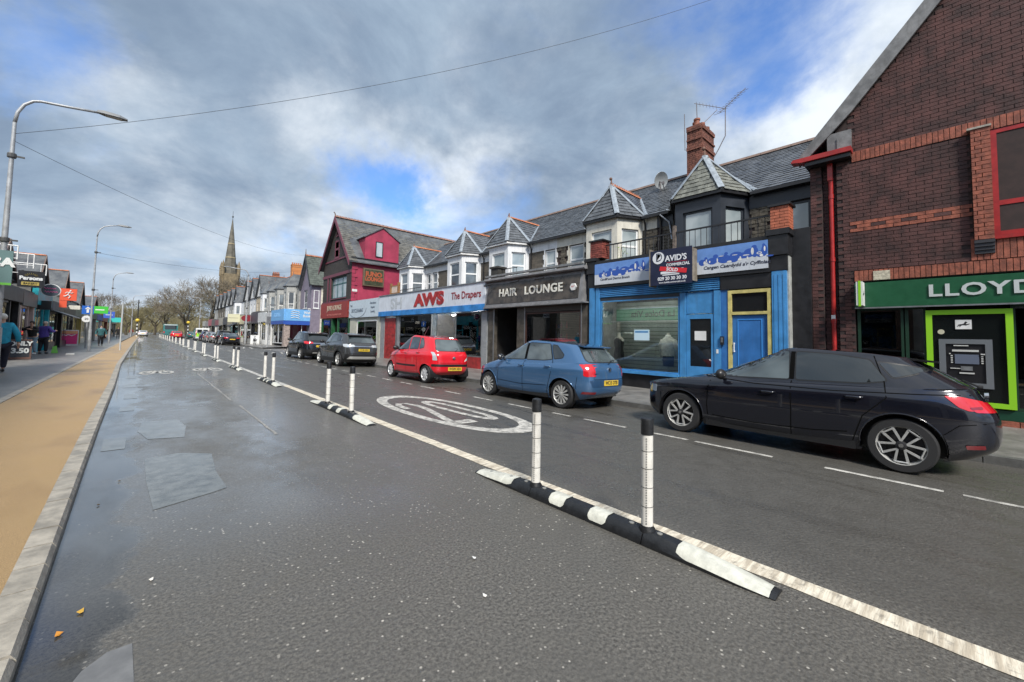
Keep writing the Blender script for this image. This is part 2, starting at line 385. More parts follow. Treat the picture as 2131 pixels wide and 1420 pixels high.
def window(parent, p, u, n, L, z0, z1, style='sash', fm=None, gm=None, fw_=.06, inset=.08, sill=True, sm=None):
    """frame + pane(s) + sill set into an opening whose outer bottom corner is p"""
    fm = fm or UPVC; gm = gm or PANE
    p = Vector(p); u = Vector(u).normalized(); n = Vector(n).normalized()
    q = p - n*inset; f = MB(); a = fw_
    f.obox(q, u, n, L, .05, z0, z0+a); f.obox(q, u, n, L, .05, z1-a, z1)
    f.obox(q, u, n, a, .05, z0+a, z1-a); f.obox(q+u*(L-a), u, n, a, .05, z0+a, z1-a)
    if style == 'sash': zm = (z0+z1)/2+.02; f.obox(q+u*a, u, n, L-2*a, .045, zm-a*.6, zm+a*.6)
    if style == 'top': zm = z0+(z1-z0)*.3; f.obox(q+u*a, u, n, L-2*a, .045, zm-a*.6, zm+a*.6)
    if style == 'cross3':
        zm = z0+(z1-z0)*.68; f.obox(q+u*a, u, n, L-2*a, .045, zm-a*.5, zm+a*.5)
        for k in (1, 2): f.obox(q+u*(L*k/3-a*.4), u, n, a*.8, .04, z0+a, z1-a)
    if style == 'two': f.obox(q+u*(L/2-a*.5), u, n, a, .045, z0+a, z1-a)
    fo = B('window', f, fm, parent)
    B('pane', MB().obox(q+u*a*.5-n*.02, u, n, L-a, .012, z0+a*.5, z1-a*.5), gm, fo)
    if sill: B('sill', MB().obox(p-u*.05+n*.05, u, n, L+.1, .05+inset, z0-.07, z0-.002), sm or fm, fo)
    return fo
def wall(mb, p, u, n, L, z0, z1, holes=(), D=.25):
    """wall plate with rectangular openings (a0,a1,zb,zt) measured along u"""
    p = Vector(p); u = Vector(u).normalized(); n = Vector(n).normalized()
    xs = sorted({0.0, L, *[h[0] for h in holes], *[h[1] for h in holes]}); zs = sorted({z0, z1, *[h[2] for h in holes], *[h[3] for h in holes]})
    for i in range(len(xs)-1):
        run = None
        for j in range(len(zs)-1):
            cx, cz = (xs[i]+xs[i+1])/2, (zs[j]+zs[j+1])/2
            if any(h[0] < cx < h[1] and h[2] < cz < h[3] for h in holes):
                if run is not None: mb.obox(p+u*xs[i], u, n, xs[i+1]-xs[i], D, run, zs[j]); run = None
            elif run is None: run = zs[j]
        if run is not None: mb.obox(p+u*xs[i], u, n, xs[i+1]-xs[i], D, run, z1)
    return mb
# ------------------------------------------------------------------ ground, road, pavements
def zr(x): return 0.0 if x <= 3.2 else -.0301*(x-3.2)
def lerp(t, a): 
    for i in range(len(a)-1):
        if t <= a[i+1][0]:
            k = (t-a[i][0])/(a[i+1][0]-a[i][0]); return a[i][1]+(a[i+1][1]-a[i][1])*max(0, k)
    return a[-1][1]
KX = [(-12, -.30), (2.5, -.315), (5.8, -.37), (8.4, -.405), (14, -.455), (22, -.60), (60, -.70), (400, -.75)]
def xk(y): return lerp(y, KX)
def sheet(name, ys, xs_fn, z_fn, m, parent=None, kind='structure'):
    mb = MB(); n = None
    for y in ys:
        xs = xs_fn(y); n = len(xs); mb.v += [(x, y, z_fn(x)) for x in xs]
    for i in range(len(ys)-1):
        for j in range(n-1):
            a = i*n+j; mb.f.append((a, a+1, a+n+1, a+n)); mb.m.append(0)
    return B(name, mb, m, parent, kind=kind)
YS = [-14, -6, 0, 2.5, 4, 6, 8.4, 11, 14, 18, 22, 30, 40, 60, 90, 130, 200, 400]
gm = MB(); gm.add([(-1500, -600, -.35), (1500, -600, -.35), (1500, 3000, -.35), (-1500, 3000, -.35)], [(0, 1, 2, 3)])
B('ground', gm, mat('ground_earth', (.07, .07, .05), .8, var=.4, vs=.05), kind='structure')
road = sheet('road', YS, lambda y: [xk(y)-.02, 3.2, 8.42], zr, ASPH)
sheet('side_road', [35.6, 45.0], lambda y: [8.40, 60], lambda x: -.150, PAVE)
sheet('gold_path', YS, lambda y: [-1.80, xk(y)-.135], lambda x: .062, GOLD)
sheet('pavement_left', YS, lambda y: [-5.2, -1.93], lambda x: .060+.004*(-1.9-x), PAVE)
sheet('pavement_right', [-14, 35.6], lambda y: [8.50, 13.2], lambda x: -.052+.036*(x-8.5), PAVE)
sheet('pavement_right_beyond', [45.0, 60, 90, 140, 400], lambda y: [8.50, 13.2], lambda x: -.052+.036*(x-8.5), PAVE)
# kerb of the gold path, block by block
kroot = B('kerb_left', MB().box(-.5, -.45, -13.9, -13.8, -.04, .05), KERB, kind='structure')
y = -4.0; i = 0
while y < 60:
    L = .30 if y < 24 else .9
    a, b = y+.006, y+L-.006
    dz = rnd.uniform(-.003, .003); m = MB()
    xa, xb = xk(a), xk(b); bv = .018
    zt = .072+dz
    v = []
    for yy, xx in ((a, xa), (b, xb)):
        v += [(xx-.135, yy, -.06), (xx, yy, -.06), (xx, yy, zt-bv*1.6), (xx-bv, yy, zt), (xx-.135, yy, zt)]
    m.add(v, [(0, 1, 2, 3, 4)[::1], (9, 8, 7, 6, 5), (0, 5, 6, 1), (1, 6, 7, 2), (2, 7, 8, 3), (3, 8, 9, 4), (4, 9, 5, 0)])
    B('kerb_stone', m, KERB, kroot); y += L; i += 1
B('kerb_left_far', MB().add([(xk(60)-.135, 60, .07), (xk(60), 60, .07), (-.75, 400, .07), (-.885, 400, .07), (xk(60)-.135, 60, -.06), (xk(60), 60, -.06), (-.75, 400, -.06), (-.885, 400, -.06)], [(0, 1, 2, 3), (1, 5, 6, 2), (0, 4, 5, 1)]), KERB, kind='structure')
# granite edging between the gold path and the old pavement
er = B('path_edging', MB().box(-1.9, -1.82, -13.9, -13.8, 0, .05), KERB, kind='structure')
y = 4.0
while y < 60:
    L = .9
    B('edging_stone', MB().box(-1.925, -1.805, y+.006, y+L-.006, -.02, .07+rnd.uniform(-.002, .003)), KERB, er); y += L
# right kerb
kr = B('kerb_right', MB().box(8.36, 8.49, -13.9, -13.8, -.2, -.06), KERBD, kind='structure')
y = -3.0
while y < 60:
    L = .9
    if not 35.4 < y < 44.6:
        B('kerb_stone', MB().box(8.355, 8.495, y+.005, y+L-.005, -.2, -.048+rnd.uniform(-.003, .003)), KERBD, kr)
    y += L
B('kerb_right_far', MB().box(8.355, 8.495, 60.2, 400, -.2, -.048), KERBD, kind='structure')

# painted markings, each a part of the road
def mark(poly_pts, m=ROADWHITE, name='road_marking', dz=.004):
    mb = MB(); mb.add([(x, y, zr(x)+dz) for x, y in poly_pts], [tuple(range(len(poly_pts)))])
    return B(name, mb, m, road)
def strip(x0, x1, y0, y1, m=ROADWHITE, name='road_marking', wob=0.0, dz=.004, st=.5):
    n = max(1, int((y1-y0)/st)); L = []; Rr = []
    for i in range(n+1):
        yy = y0+(y1-y0)*i/n
        L.append((x0+rnd.uniform(-wob, wob), yy)); Rr.append((x1+rnd.uniform(-wob, wob), yy))
    mb = MB(); mb.v = [(x, y, zr(x)+dz) for x, y in L+Rr]
    for i in range(n): mb.f.append((i, n+1+i, n+2+i, i+1)); mb.m.append(0)
    return B(name, mb, m, road)
strip(2.79, 2.935, -3, 12, LINEM, 'lane_line', .006, st=.12)
strip(2.79, 2.935, 12, 150, ROADWHITE, 'lane_line', .006, st=2)
for a, b in ((-2.4, -1.4), (-.95, -.08), (.05, 1.02), (1.56, 2.55), (2.66, 3.22), (3.71, 4.58), (4.9, 5.35)): strip(6.04, 6.12, a, b, wob=.003)
y = 5.95
while y < 32: strip(6.04, 6.12, y, y+.72, wob=.003); y += 1.28
for a in (36.5, 41, 45.5, 50, 55): strip(4.9, 5.0, a, a+2.0)
for a, b in ((33.5, 36.0), (44.8, 49)):
    for k in range(3): mark([(6.2+k*.7, a), (6.35+k*.7, a), (7.2+k*.5, b), (7.05+k*.5, b)])
def ring(cx, cy, ax, ay, tx, ty, n=64, e=2.0, m=ROADWHITE, name='road_marking'):
    mb = MB()
    for k in range(n):
        t = 2*pi*k/n; c = math.copysign(abs(cos(t))**(2/e), cos(t)); s_ = math.copysign(abs(sin(t))**(2/e), sin(t))
        for q in (0, 1):
            x = cx+(ax-tx*q)*c; mb.v.append((x, cy+(ay-ty*q)*s_, zr(x)+.004))
    for k in range(n):
        a = 2*k; b = 2*((k+1) % n); mb.f.append((a, b, b+1, a+1)); mb.m.append(0)
    return B(name, mb, m, road)
ring(4.36, 6.62, .84, 2.28, .165, .36, e=2.25, name='speed_roundel')
def roadbar(pts, wd, name='road_marking', m=ROADWHITE, dz=.0045):
    mb = MB(); n = len(pts); L = []; Rr = []
    for i, (x, y) in enumerate(pts):
        x0, y0 = pts[max(0, i-1)]; x1, y1 = pts[min(n-1, i+1)]
        d = hypot((x1-x0), (y1-y0)) or 1; nx, ny = -(y1-y0)/d, (x1-x0)/d
        L.append((x+nx*wd/2, y+ny*wd/2)); Rr.append((x-nx*wd/2, y-ny*wd/2))
    mb.v = [(x, y, zr(x)+dz) for x, y in L+Rr]
    for i in range(n-1): mb.f.append((i, n+i, n+i+1, i+1)); mb.m.append(0)
    return B(name, mb, m, road)
# the figures 2 and 0, stretched along the road
two = [(3.90, 7.35), (3.93, 7.75), (4.02, 7.93), (4.14, 7.9), (4.21, 7.6), (4.18, 7.2), (4.06, 6.7), (3.94, 6.2), (3.90, 5.95)]
roadbar([(4.0+(x-4.06)*1.15, 5.5+(y-5.95)*1.12) for x, y in two], .135, 'numeral_two')
roadbar([(3.80, 5.50), (4.22, 5.50)], .26, 'numeral_two')
ring(4.61, 6.60, .23, 1.22, .125, .26, e=2.8, name='numeral_zero')
def bike(cx, cy, s=1.0):
    ring(cx-.24*s, cy, .20*s, .66*s, .075, .26, 28, name='cycle_symbol'); ring(cx+.24*s, cy, .20*s, .66*s, .075, .26, 28, name='cycle_symbol')
    for a in ([(-.24, 0), (-.10, .75)], [(-.10, .75), (.16, .72)], [(-.24, 0), (-.0, -.05)], [(.0, -.05), (-.10, .95)], [(.0, -.05), (.16, .72)], [(.24, 0), (.15, 1.0)], [(.15, 1.0), (.24, 1.0)], [(-.17, .95), (-.03, .95)]):
        roadbar([(cx+x*s, cy+y*s) for x, y in a], .10, 'cycle_symbol')
bike(.38, 17.9); bike(1.80, 18.5)
strip(1.40, 1.43, 6.3, 9.2, mat('faded_paint', (.30, .29, .27), .5, var=.5, vs=12), 'faded_line', .008, st=.2)
strip(1.36, 1.395, 9.9, 17.0, MATS['faded_paint'], 'faded_line', .01, st=.4)
def patch_fn(t, pos, b, c):
    n = t.noise(pos, 7, 5, .65); k = t.ramp(n, .3, .65)
    t.link(t.ramp(t.noise(pos, 3.3, 4, .6), .35, .7, .08, .24), b.inputs['Roughness'])
    t.link(t.n('ShaderNodeBump', i={'Strength': .18, 'Distance': .004, 'Height': t.noise(pos, 90, 3, .6)}).outputs[0], b.inputs['Normal'])
    return t.mix(k, (.085, .09, .087), (.165, .172, .165))
PATCH = mat('wet_reinstatement', rough=.15, coat=.35, fn=patch_fn)
for q in ([(.12, 4.22), (.50, 4.36), (.62, 4.42), (.60, 5.0), (.64, 5.75), (.36, 6.0), (.07, 5.95), (.08, 5.1)], [(.10, 7.0), (.46, 6.85), (.52, 7.6), (.46, 8.3), (.05, 8.35), (.0, 7.6)],
          [(-.25, 9.6), (-.06, 9.6), (-.06, 10.2), (-.25, 10.2)], [(-.24, 11.3), (-.04, 11.3), (-.05, 12.1), (-.25, 12.1)], [(-.3, 13.5), (-.08, 13.5), (-.1, 14.4), (-.3, 14.4)], [(-.32, 16), (-.1, 16), (-.1, 17), (-.32, 17)],
          [(-.3, 6.6), (-.1, 6.6), (-.1, 7.3), (-.31, 7.3)], [(-.36, 18.6), (-.14, 18.6), (-.14, 19.8), (-.38, 19.8)], [(-.42, 21.6), (-.18, 21.6), (-.2, 23), (-.44, 23)], [(-.44, 25), (-.2, 25), (-.2, 27), (-.46, 27)]):
    mark(q, PATCH, 'reinstatement_patch', .003)
mark([(-.17, 2.30), (-.12, 2.43), (-.05, 2.50), (.03, 2.50), (.04, 2.2), (-.15, 2.15)], mat('worn_iron', (.19, .19, .19), .35, .1, var=.3), 'drain_cover', .003)
# fallen leaves and scraps in the gutter
for k, (x, y, c) in enumerate(((-.16, 2.93, (.55, .33, .05)), (-.22, 2.78, (.6, .25, .03)), (.1, 3.05, (.75, .72, .66)), (-.1, 5.2, (.08, .06, .03)), (-.2, 4.6, (.07, .05, .03)), (1.6, 2.05, (.7, .7, .68)), (1.42, 1.72, (.72, .70, .66)))):
    mb = MB(); s_ = .013 if k > 1 else .017; a0 = rnd.uniform(0, 3)
    mb.v = [(x+s_*cos(a0+t*pi/3)*(1 if t % 2 else .55), y+s_*1.5*sin(a0+t*pi/3)*(1 if t % 2 else .6), .006+.006*(t % 2)) for t in range(6)]
    mb.f = [(0, 1, 2, 3, 4, 5)]; mb.m = [0]
    leaf = k in (0, 1, 3, 4)
    tag(B('fallen_leaf' if leaf else 'litter_scrap', mb, mat('litter%d' % k, c, .6)),
        ('larger golden leaf in the gutter water near the kerb', 'small orange leaf closest to the kerb stones, below the golden one', 'white scrap in the gutter above the golden leaf', 'dark leaf farthest up the gutter water', 'dark leaf halfway up the gutter water', '', '')[k] if leaf else ('', '', 'white scrap in the gutter above the golden leaf', '', '', 'white scrap on the asphalt at the bottom centre', 'lowest white scrap on the asphalt at the bottom edge')[k], 'leaf' if leaf else 'litter',
        'fallen leaves in the gutter' if leaf else 'scraps of litter on the road')

# ------------------------------------------------------------------ cycle lane separators with posts
POSTW = mat('post_white', (.74, .72, .67), .42, var=.15, vs=9, streak=.4)
CAPW = mat('separator_white', (.60, .60, .53), .45, var=.2, vs=14, bump=.2)
def sep_profile(h, wd):
    e = min(.02, h*.3)
    return [(-wd, .0), (-wd, e), (-wd*.72, h*.78), (-wd*.45, h), (wd*.45, h), (wd*.72, h*.78), (wd, e), (wd, .0)]
def sep_piece(y0, y1, taper=0, H=.082, Wd=.088, n=14, lift=0.0, dip0=None):
    """a stretch of rubber kerb between y0 and y1; taper -1 slopes down to y0, +1 to y1"""
    mb = MB(); k = 8
    for i in range(n+1):
        t = i/n; y = y0+(y1-y0)*t
        f = 1.0
        if taper == -1: f = .22+.78*sin(min(1, t*1.0)*pi/2)
        if taper == 1: f = .22+.78*sin(min(1, (1-t)*1.0)*pi/2)
        wf = 1.0 if f > .5 else (.62+.38*(f/.5))
        for x, z in sep_profile(H*f+lift, (Wd+lift)*wf): mb.v.append((x, y, z))
    for i in range(n):
        for j in range(k-1): a = i*k+j; mb.f.append((a, a+1, a+k+1, a+k)); mb.m.append(0)
    mb.f.append(tuple(range(k))[::-1]); mb.f.append(tuple(range(n*k, n*k+k))); mb.m += [0, 0]
    return mb
def make_separator(y0, y1, near):
    """3 rubber segments (two sloping ends), reflective pads and two flexible posts; local y runs from y0 near end"""
    L = y1-y0; t = thing('lane_separator', 'x', 'cycle lane separator', (2.655, y0, .0))
    p1, p2 = L*.295, L*.70
    segs = ((0, p1-.004, -1), (p1+.004, p2-.004, 0), (p2+.004, L, 1))
    for a, b, tp in segs: B('segment', sep_piece(a, b, tp), RUBBER, t, False, smooth=30)
    pads = ((.03, L*.205, -1), (L*.405, L*.465, 0), (L*.555, L*.615, 0), (L*.79, L-.03, 1))
    for a, b, tp in pads:
        mb = MB(); n = 22
        # pad drapes over the top and the upper flanks of the rubber
        for i in range(n+1):
            q = i/n; y = a+(b-a)*q
            if a < p1: f = .22+.78*sin(min(1, y/p1)*pi/2)
            elif b > p2+.1 and tp == 1: f = .22+.78*sin(min(1, (L-y)/(L-p2))*pi/2)
            else: f = 1
            wf = 1.0 if f > .5 else (.62+.38*(f/.5))
            e = min(1.0, min(q, 1-q)/.18); lo = .62-.5*sin(e*pi/2) if tp == 0 else (.62-.5*sin(min(1, ((1-q) if tp == -1 else q)/.15)*pi/2))
            H = .082*f; Wd = .088*wf; hh = .0045; eb = min(.02, H*.3); zl = eb+(H*.78-eb)*lo
            for x, z in ((-Wd*(1-.28*lo)-hh, zl), (-Wd*.72-hh, H*.78), (-Wd*.45, H+hh), (Wd*.45, H+hh), (Wd*.72+hh, H*.78), (Wd*(1-.28*lo)+hh, zl)): mb.v.append((x, y, z))
        for i in range(n):
            for j in range(5): c = i*6+j; mb.f.append((c, c+1, c+7, c+6)); mb.m.append(0)
        B('reflective_pad', mb, CAPW, t, False, smooth=40)
    if near:
        for yy in (L*.26, L*.34, L*.66, L*.745, L*.82, L*.93):
            f = 1 if L*.3 < yy < L*.7 else .22+.78*sin(min(1, (yy if yy < L/2 else L-yy)/(L*.3))*pi/2)
            B('bolt', MB().lathe([(.001, .082*f-.012), (.019, .082*f-.012), (.019, .082*f+.005), (.012, .082*f+.008), (.001, .082*f+.008)], (0, yy, 0), n=10, cap=False), mat('bolt_grey', (.3, .3, .28), .4, .4), t, False)
    for py in (p1, p2):
        po = B('post', MB().lathe([(.04, .10), (.04, .748)], (0, py, 0), n=20), POSTW, t, False, smooth=40)
        B('base', MB().lathe([(.056, .06), (.056, .088), (.043, .105), (.043, .112)], (0, py, 0), n=16), RUBBER, po, False, smooth=40)
        B('cap', MB().lathe([(.0435, .735), (.0435, .835), (.041, .846), (.02, .853), (.001, .854)], (0, py, 0), n=20), RUBBER, po, False, smooth=40)
        if near:
            for z in (.24, .37, .50, .62): B('groove', MB().lathe([(.0405, z), (.0411, z+.0008), (.0411, z+.0036), (.0405, z+.0045)], (0, py, 0), n=20, cap=False), DARK, po, False)
            sp = MB()
            for k in range(34): sp.box(-.0415, -.038, py-.020, py-.013, .13+k*.0175, .137+k*.0175)
            B('perforation', sp, mat('perforation_grey', (.2, .2, .19), .5), po, False)
    return t
SEPS = [(.66, 3.33, 'largest black and white rubber separator with two posts, nearest the camera'), (6.02, 8.93, 'second nearest black and white separator beside the white twenty roundel')]
y = 11.75; names = ['third separator from the camera, black capped posts just left of the roundel', 'fourth separator from the camera, black capped posts level with the cycle symbols', 'fifth separator from the camera along the white line', 'sixth separator from the camera along the white line', 'seventh separator from the camera along the white line',
     'eighth separator from the camera along the white line', 'ninth separator from the camera along the white line']
for nm in names: SEPS.append((y, y+2.5, nm)); y += 5.6
seps = []
for i, (a, b, nm) in enumerate(SEPS):
    if i < 3: o = make_separator(a, b, i < 2)
    else:
        o = copytree(seps[2]); o.location = (2.655, a, 0)
    tag(o, nm, group='separators along the white line'); seps.append(o)
SQ = 0
while y < 112:
    o = copytree(seps[2]); o.location = (2.655-(y-60)*.006, y, 0); y += 6.3
    tag(o, '%s separator counted from the camera, only two tiny white posts near the vanishing point' % ('tenth', 'eleventh', 'twelfth', 'thirteenth', 'fourteenth', 'fifteenth', 'sixteenth', 'seventeenth', 'eighteenth', 'nineteenth', 'twentieth')[min(10, SQ)], group='distant separators near the vanishing point'); SQ += 1
# ------------------------------------------------------------------ the bank at the right
DARKB = mat('brown_brick', (.082, .033, .029), .72, var=.6, vs=3.5, bump=.5, bs=45)
REDBR = mat('orange_red_brick', (.285, .085, .05), .68, var=.45, vs=9, bump=.5, bs=45)
MORT = mat('dark_mortar', (.042, .027, .025), .85, var=.3)
REDP = mat('red_gloss_paint', (.36, .022, .02), .32, var=.25, vs=5, streak=.2)
GRN = mat('bank_green', (.012, .085, .036), .35, var=.12)
LIME = mat('lime_green', (.25, .55, .02), .4)
bank = thing('bank_building', 'x', 'bank', (11, 1, 0))
bank['label'] = 'dark brown brick bank with red downpipe, green fascia and steep gable'
BX = 11.0
def gz(y): return 5.62+1.19*(2.0-y) if y > -2.6 else 5.62+1.19*(y+7.2)
bw = MB()
bw.prism([(1.53, 2.7), (1.53, gz(1.53)), (-2.6, gz(-2.59)), (-7.2, 5.62), (-7.2, 2.7)], 'x', BX+.012, BX+4.5)
bw.box(BX+.135, BX+4.5, -7.2, 2.0, -.3, 2.698); bw.box(BX+.115, BX+4, 1.531, 1.789, 2.7, 5.62); bw.box(BX+.012, BX+4, 1.79, 2.0, 2.7, 5.62); bw.box(BX+.012, BX+.134, 1.79, 2.0, -.3, 2.698); bw.box(BX+.012, BX+.134, 1.27, 1.53, -.3, 2.698)
# the core sits behind the bricks; recess behind the downpipe stays bare
bwo = B('wall', bw, MORT, bank)
# individual bricks
CH, BL, J = .0750, .225, .009
bricks = []
def in_band(z): return None
ybound0, ybound1 = -1.25, 2.0
BT = MB()
specials = []
z = .03; row = 0
zb_sold = [(2.72, 2.945), (5.295, 5.52)]
while z < 9.2:
    z1 = z+CH-J
    y = ybound1 - (0 if row % 2 == 0 else BL/2)
    if row % 2: segs_ = [(ybound1, ybound1-BL/2)]
    else: segs_ = []
    while y > ybound0: segs_.append((y, y-BL)); y -= BL
    for ya, yb in segs_:
        ya_, yb_ = ya-J/2, yb+J/2
        zc_ = (z+z1)/2
        cuts = [2.0, 1.79, 1.53]
        if zc_ < 2.70 or any(a-.01 < zc_ < b for a, b in zb_sold): cuts.append(1.27)
        if 3.28 < zc_ < 5.3: cuts.append(-.40)
        elif 2.94 < zc_ < 3.37: cuts.append(-.36)
        for c_ in cuts:
            if yb_ < c_ < ya_:
                if ya_-c_ > c_-yb_: yb_ = c_+J/2
                else: ya_ = c_-J/2
        if ya_-yb_ < .03: continue
        yc = (ya_+yb_)/2
        if any(a-.01 < (z+z1)/2 < b for a, b in zb_sold) and yc < 1.27: continue
        if 1.53 < yc < 1.79 and z < 5.5: # recess with the pipe
            off = .10
        else: off = 0
        if z > gz(ya_)-.0: continue
        if z > 5.3 and yc > 1.28 and z > gz(yc)-.5: continue
        if yc < 1.27 and z < 2.70: continue                # glazed ground floor
        if yc < -.64 and 3.36 < z1 and z < 5.26: continue    # window
        if -.66 < yc < -.40 and 3.28 < z < 5.3: continue     # orange pier
        if yc < -.36 and 2.94 < z < 3.37: continue
        d = rnd.uniform(-.003, .003)
        bricks.append((BX+off+d, ya_, yb_, z, z1, 3.77 < z < 3.99 and yc < 1.27 and (row, len(bricks))))
    z += CH; row += 1
def bkey(b): return abs(b[1])+abs(b[3]-1.4)*.5
parts_b = []; stuffb = MB(); deco_rows = {}
sol = []
for (a, b) in zb_sold:
    y = 1.265
    while y > ybound0: sol.append((y, y-CH+J, a, b-.006)); y -= CH
y = -.36
while y > ybound0: sol.append((y, y-CH+J, 2.955, 3.355)); y -= CH
for ya, yb, a, b in sol: parts_b.append((BX-.012, ya, yb, a, b, REDBR))
for zi in range(27):
    z = 3.31+zi*CH
    for ya, yb in (((-.405, -.52), (-.53, -.635)) if zi % 2 else ((-.405, -.445), (-.455, -.635))): parts_b.append((BX-.10, ya, yb, z, z+CH-J, REDBR))
rest = []
rows3 = sorted({round(b[3], 3) for b in bricks if b[5]})
for bx_, ya, yb, z, z1, dec in bricks:
    if dec:
        ri = rows3.index(round(z, 3))
        red = ri != 1 or int(round((1.27-ya)/BL)) % 2 == 0
        parts_b.append((bx_-.012, ya, yb, z, z1, REDBR if red else DARKB))
    else: rest.append((bx_, ya, yb, z, z1))
rest.sort(key=lambda b: hypot(b[1]-.3, (b[3]-2.2)))
nleft = 300-len(parts_b)
for b in rest[:nleft]: parts_b.append((*b, DARKB))
shared = {}
for x, ya, yb, z, z1, m in parts_b:
    o = B('brick', MB().box(x, x+.14, yb, ya, z, z1), m, bwo)
for x, ya, yb, z, z1 in rest[nleft:]: stuffb.box(x, x+.14, yb, ya, z, z1)
B('brickwork', stuffb, DARKB, bwo, kind='stuff')
# bits beyond the frame stay as one brick plate
off = MB(); off.box(BX, BX+.13, -7.2, ybound0-.03, 5.3, 5.6)
off.prism([(ybound0-.02, 5.6), (ybound0-.02, gz(ybound0)), (-2.6, gz(-2.59)), (-7.2, 5.62), (-7.2, 5.6)], 'x', BX, BX+.13); off.box(BX, BX+.13, -7.2, ybound0-.03, 2.7, 3.36)
B('wall_panel', off, brickmat('bank_brick_R', (.12, .042, .033), (.085, .030, .026), (.05, .035, .03), 'R'), bank)
B('gable_capping', MB().obox((BX-.16, -.60, 0), (0, -1, 0), (-1, 0, 0), .01, .01, 0, .01), LEAD, bank)
# bargeboard: steep grey painted board on the slope and roof behind it
bb = MB()
def slope_pt(y, dn, x): return (x, y, gz(y)+dn)
bb.prism([(2.17, gz(2.0)-.20), (2.17, gz(2.0)+.04), (-2.6, gz(-2.59)+.30), (-2.6, gz(-2.59)-.06), (1.25, gz(1.25)-.17)], 'x', BX-.14, BX-.09)
bb.prism([(-2.6, gz(-2.59)+.30), (-7.4, 5.62), (-7.4, 5.3), (-2.6, gz(-2.59)-.06)], 'x', BX-.14, BX-.09)
B('bargeboard', bb, mat('weathered_grey_board', (.20, .20, .20), .6, var=.4, vs=4, streak=.5), bank)
sf = MB(); sf.prism([(2.13, gz(2.0)-.10), (2.15, gz(2.0)-.05), (-2.6, gz(-2.59)+.28), (-2.6, gz(-2.59)+.20)], 'x', BX-.10, BX+9)
B('roof', sf, SLATE, bank)
# boxed eaves end with the red gutter
ee = MB(); ee.box(BX-.12, BX-.06, 1.25, 1.66, 5.60, 5.99); ee.box(BX-.14, BX-.08, 1.45, 1.49, 5.58, 5.85)
B('eaves_panel', ee, MATS['weathered_grey_board'], bank)
gu = MB(); gu.prism([(1.24, 5.46), (1.24, 5.56), (2.26, 5.56), (2.30, 5.50), (2.10, 5.46)], 'x', BX-.30, BX-.04)
B('gutter', gu, REDP, bank)
gd = MB(); gd.box(BX-.24, BX+.02, 1.26, 2.05, 5.37, 5.455); B('soffit', gd, BLACK, bank)
rp = MB(); rp.box(BX-.05, BX+.045, 1.59, 1.68, 5.0, 5.46); rp.tube([(BX-.0, 1.635, 5.05), (BX+.03, 1.635, 4.9), (BX+.04, 1.635, 4.7), (BX+.04, 1.635, .05)], .042, 12)
for z in (4.6, 3.2, 1.85): rp.lathe([(.052, z), (.052, z+.09)], (BX+.04, 1.635, 0), n=12)
B('downpipe', rp, REDP, bank, smooth=40)
B('sticker', MB().box(BX-.006, BX-.0042, 1.60, 1.67, 1.93, 2.02), WHITE, bank)
window(bank, (BX, -.64, 0), (0, -1, 0), (-1, 0, 0), 1.5, 3.37, 5.28, 'top', fm=REDP, gm=SHOPGLASS, fw_=.07, inset=.0)
B('window_back', MB().box(BX+.12, BX+.13, -2.1, -.66, 3.4, 5.25), mat('blind_grey', (.20, .23, .23), .7, var=.2, vs=2), bank)
bl = MB()
for k in range(9): B('blind_strip', MB().box(BX+.07, BX+.08, -.80-k*.14, -.72-k*.14, 4.02, 5.18), mat('pale_blind', (.42, .44, .44), .6), bank)
if 0: B('blind', bl, mat('pale_blind', (.42, .44, .44), .6), bank)
lp = MB()
for k in range(4): lp.box(BX-.10+k*.02, BX+.1, -.64, -.40, 3.06+.062*(3-k), 3.06+.062*(3-k)+.055)
B('corbel', lp, mat('engineering_brick', (.03, .03, .035), .5), bank)
B('lintel_stone', MB().box(BX-.12, BX+.02, -.65, -.36, 5.335, 5.37), KERB, bank)
B('wall_plaque', MB().box(BX-.03, BX-.014, .72, .97, 2.72, 2.905), mat('beige_plaque', (.52, .47, .36), .5, var=.35, vs=22), bank)
# fascia and its lettering
B('fascia', MB().box(BX-.13, BX+.12, -6, 1.26, 2.16, 2.665), GRN, bank)
B('fascia_trim', MB().box(BX-.14, BX-.131, -6, 1.26, 2.13, 2.158), GREYM, bank)
SILV = mat('silver_letters', (.62, .66, .64), .35, .3)
text('LLOYDS', .31, (BX-.145, .205, 2.42), 'R', SILV, bank, wid=1.22, bold=.008, align='LEFT', space=1.12)
text('BANK', .31, (BX-.145, -2.0, 2.42), 'R', SILV, bank, wid=1.22, bold=.008, align='LEFT', space=1.12)
# projecting sign
pj = B('hanging_sign', MB().box(BX-.46, BX-.14, 1.10, 1.20, 2.18, 2.66), WHITE, bank)
B('sign_band', MB().box(BX-.468, BX-.461, 1.125, 1.165, 2.16, 2.675), LIME, pj)
def horse(c, s, face):
    u, n = FR[face]; c = Vector(c)
    pts = [(-.9, -.1), (-.75, .05), (-.5, .12), (-.2, .15), (.1, .28), (.2, .62), (.38, .75), (.62, .55), (.6, .42), (.42, .36), (.42, .1), (.9, .25), (1.0, .15), (.6, -.08), (.45, -.18), (.1, -.12), (-.2, -.1), (-.55, -.5), (-.7, -.55), (-.45, -.15), (-.95, -.45), (-1.0, -.35), (-.62, -.04)]
    mb = MB(); v = [c+u*a*s+Vector((0, 0, 1))*b*s for a, b in pts]
    r = delaunay_2d_cdt([Vector(p) for p in pts], [], [list(range(len(pts)))], 1, 1e-6)
    mb.v = [tuple(c+u*(p.x*s)+Vector((0, 0, p.y*s))) for p in r[0]]; mb.f = [tuple(f) for f in r[2]]; mb.m = [0]*len(mb.f); return mb
B('emblem', horse((BX-.30, 1.098, 2.42), .10, 'F'), BLACK, pj)
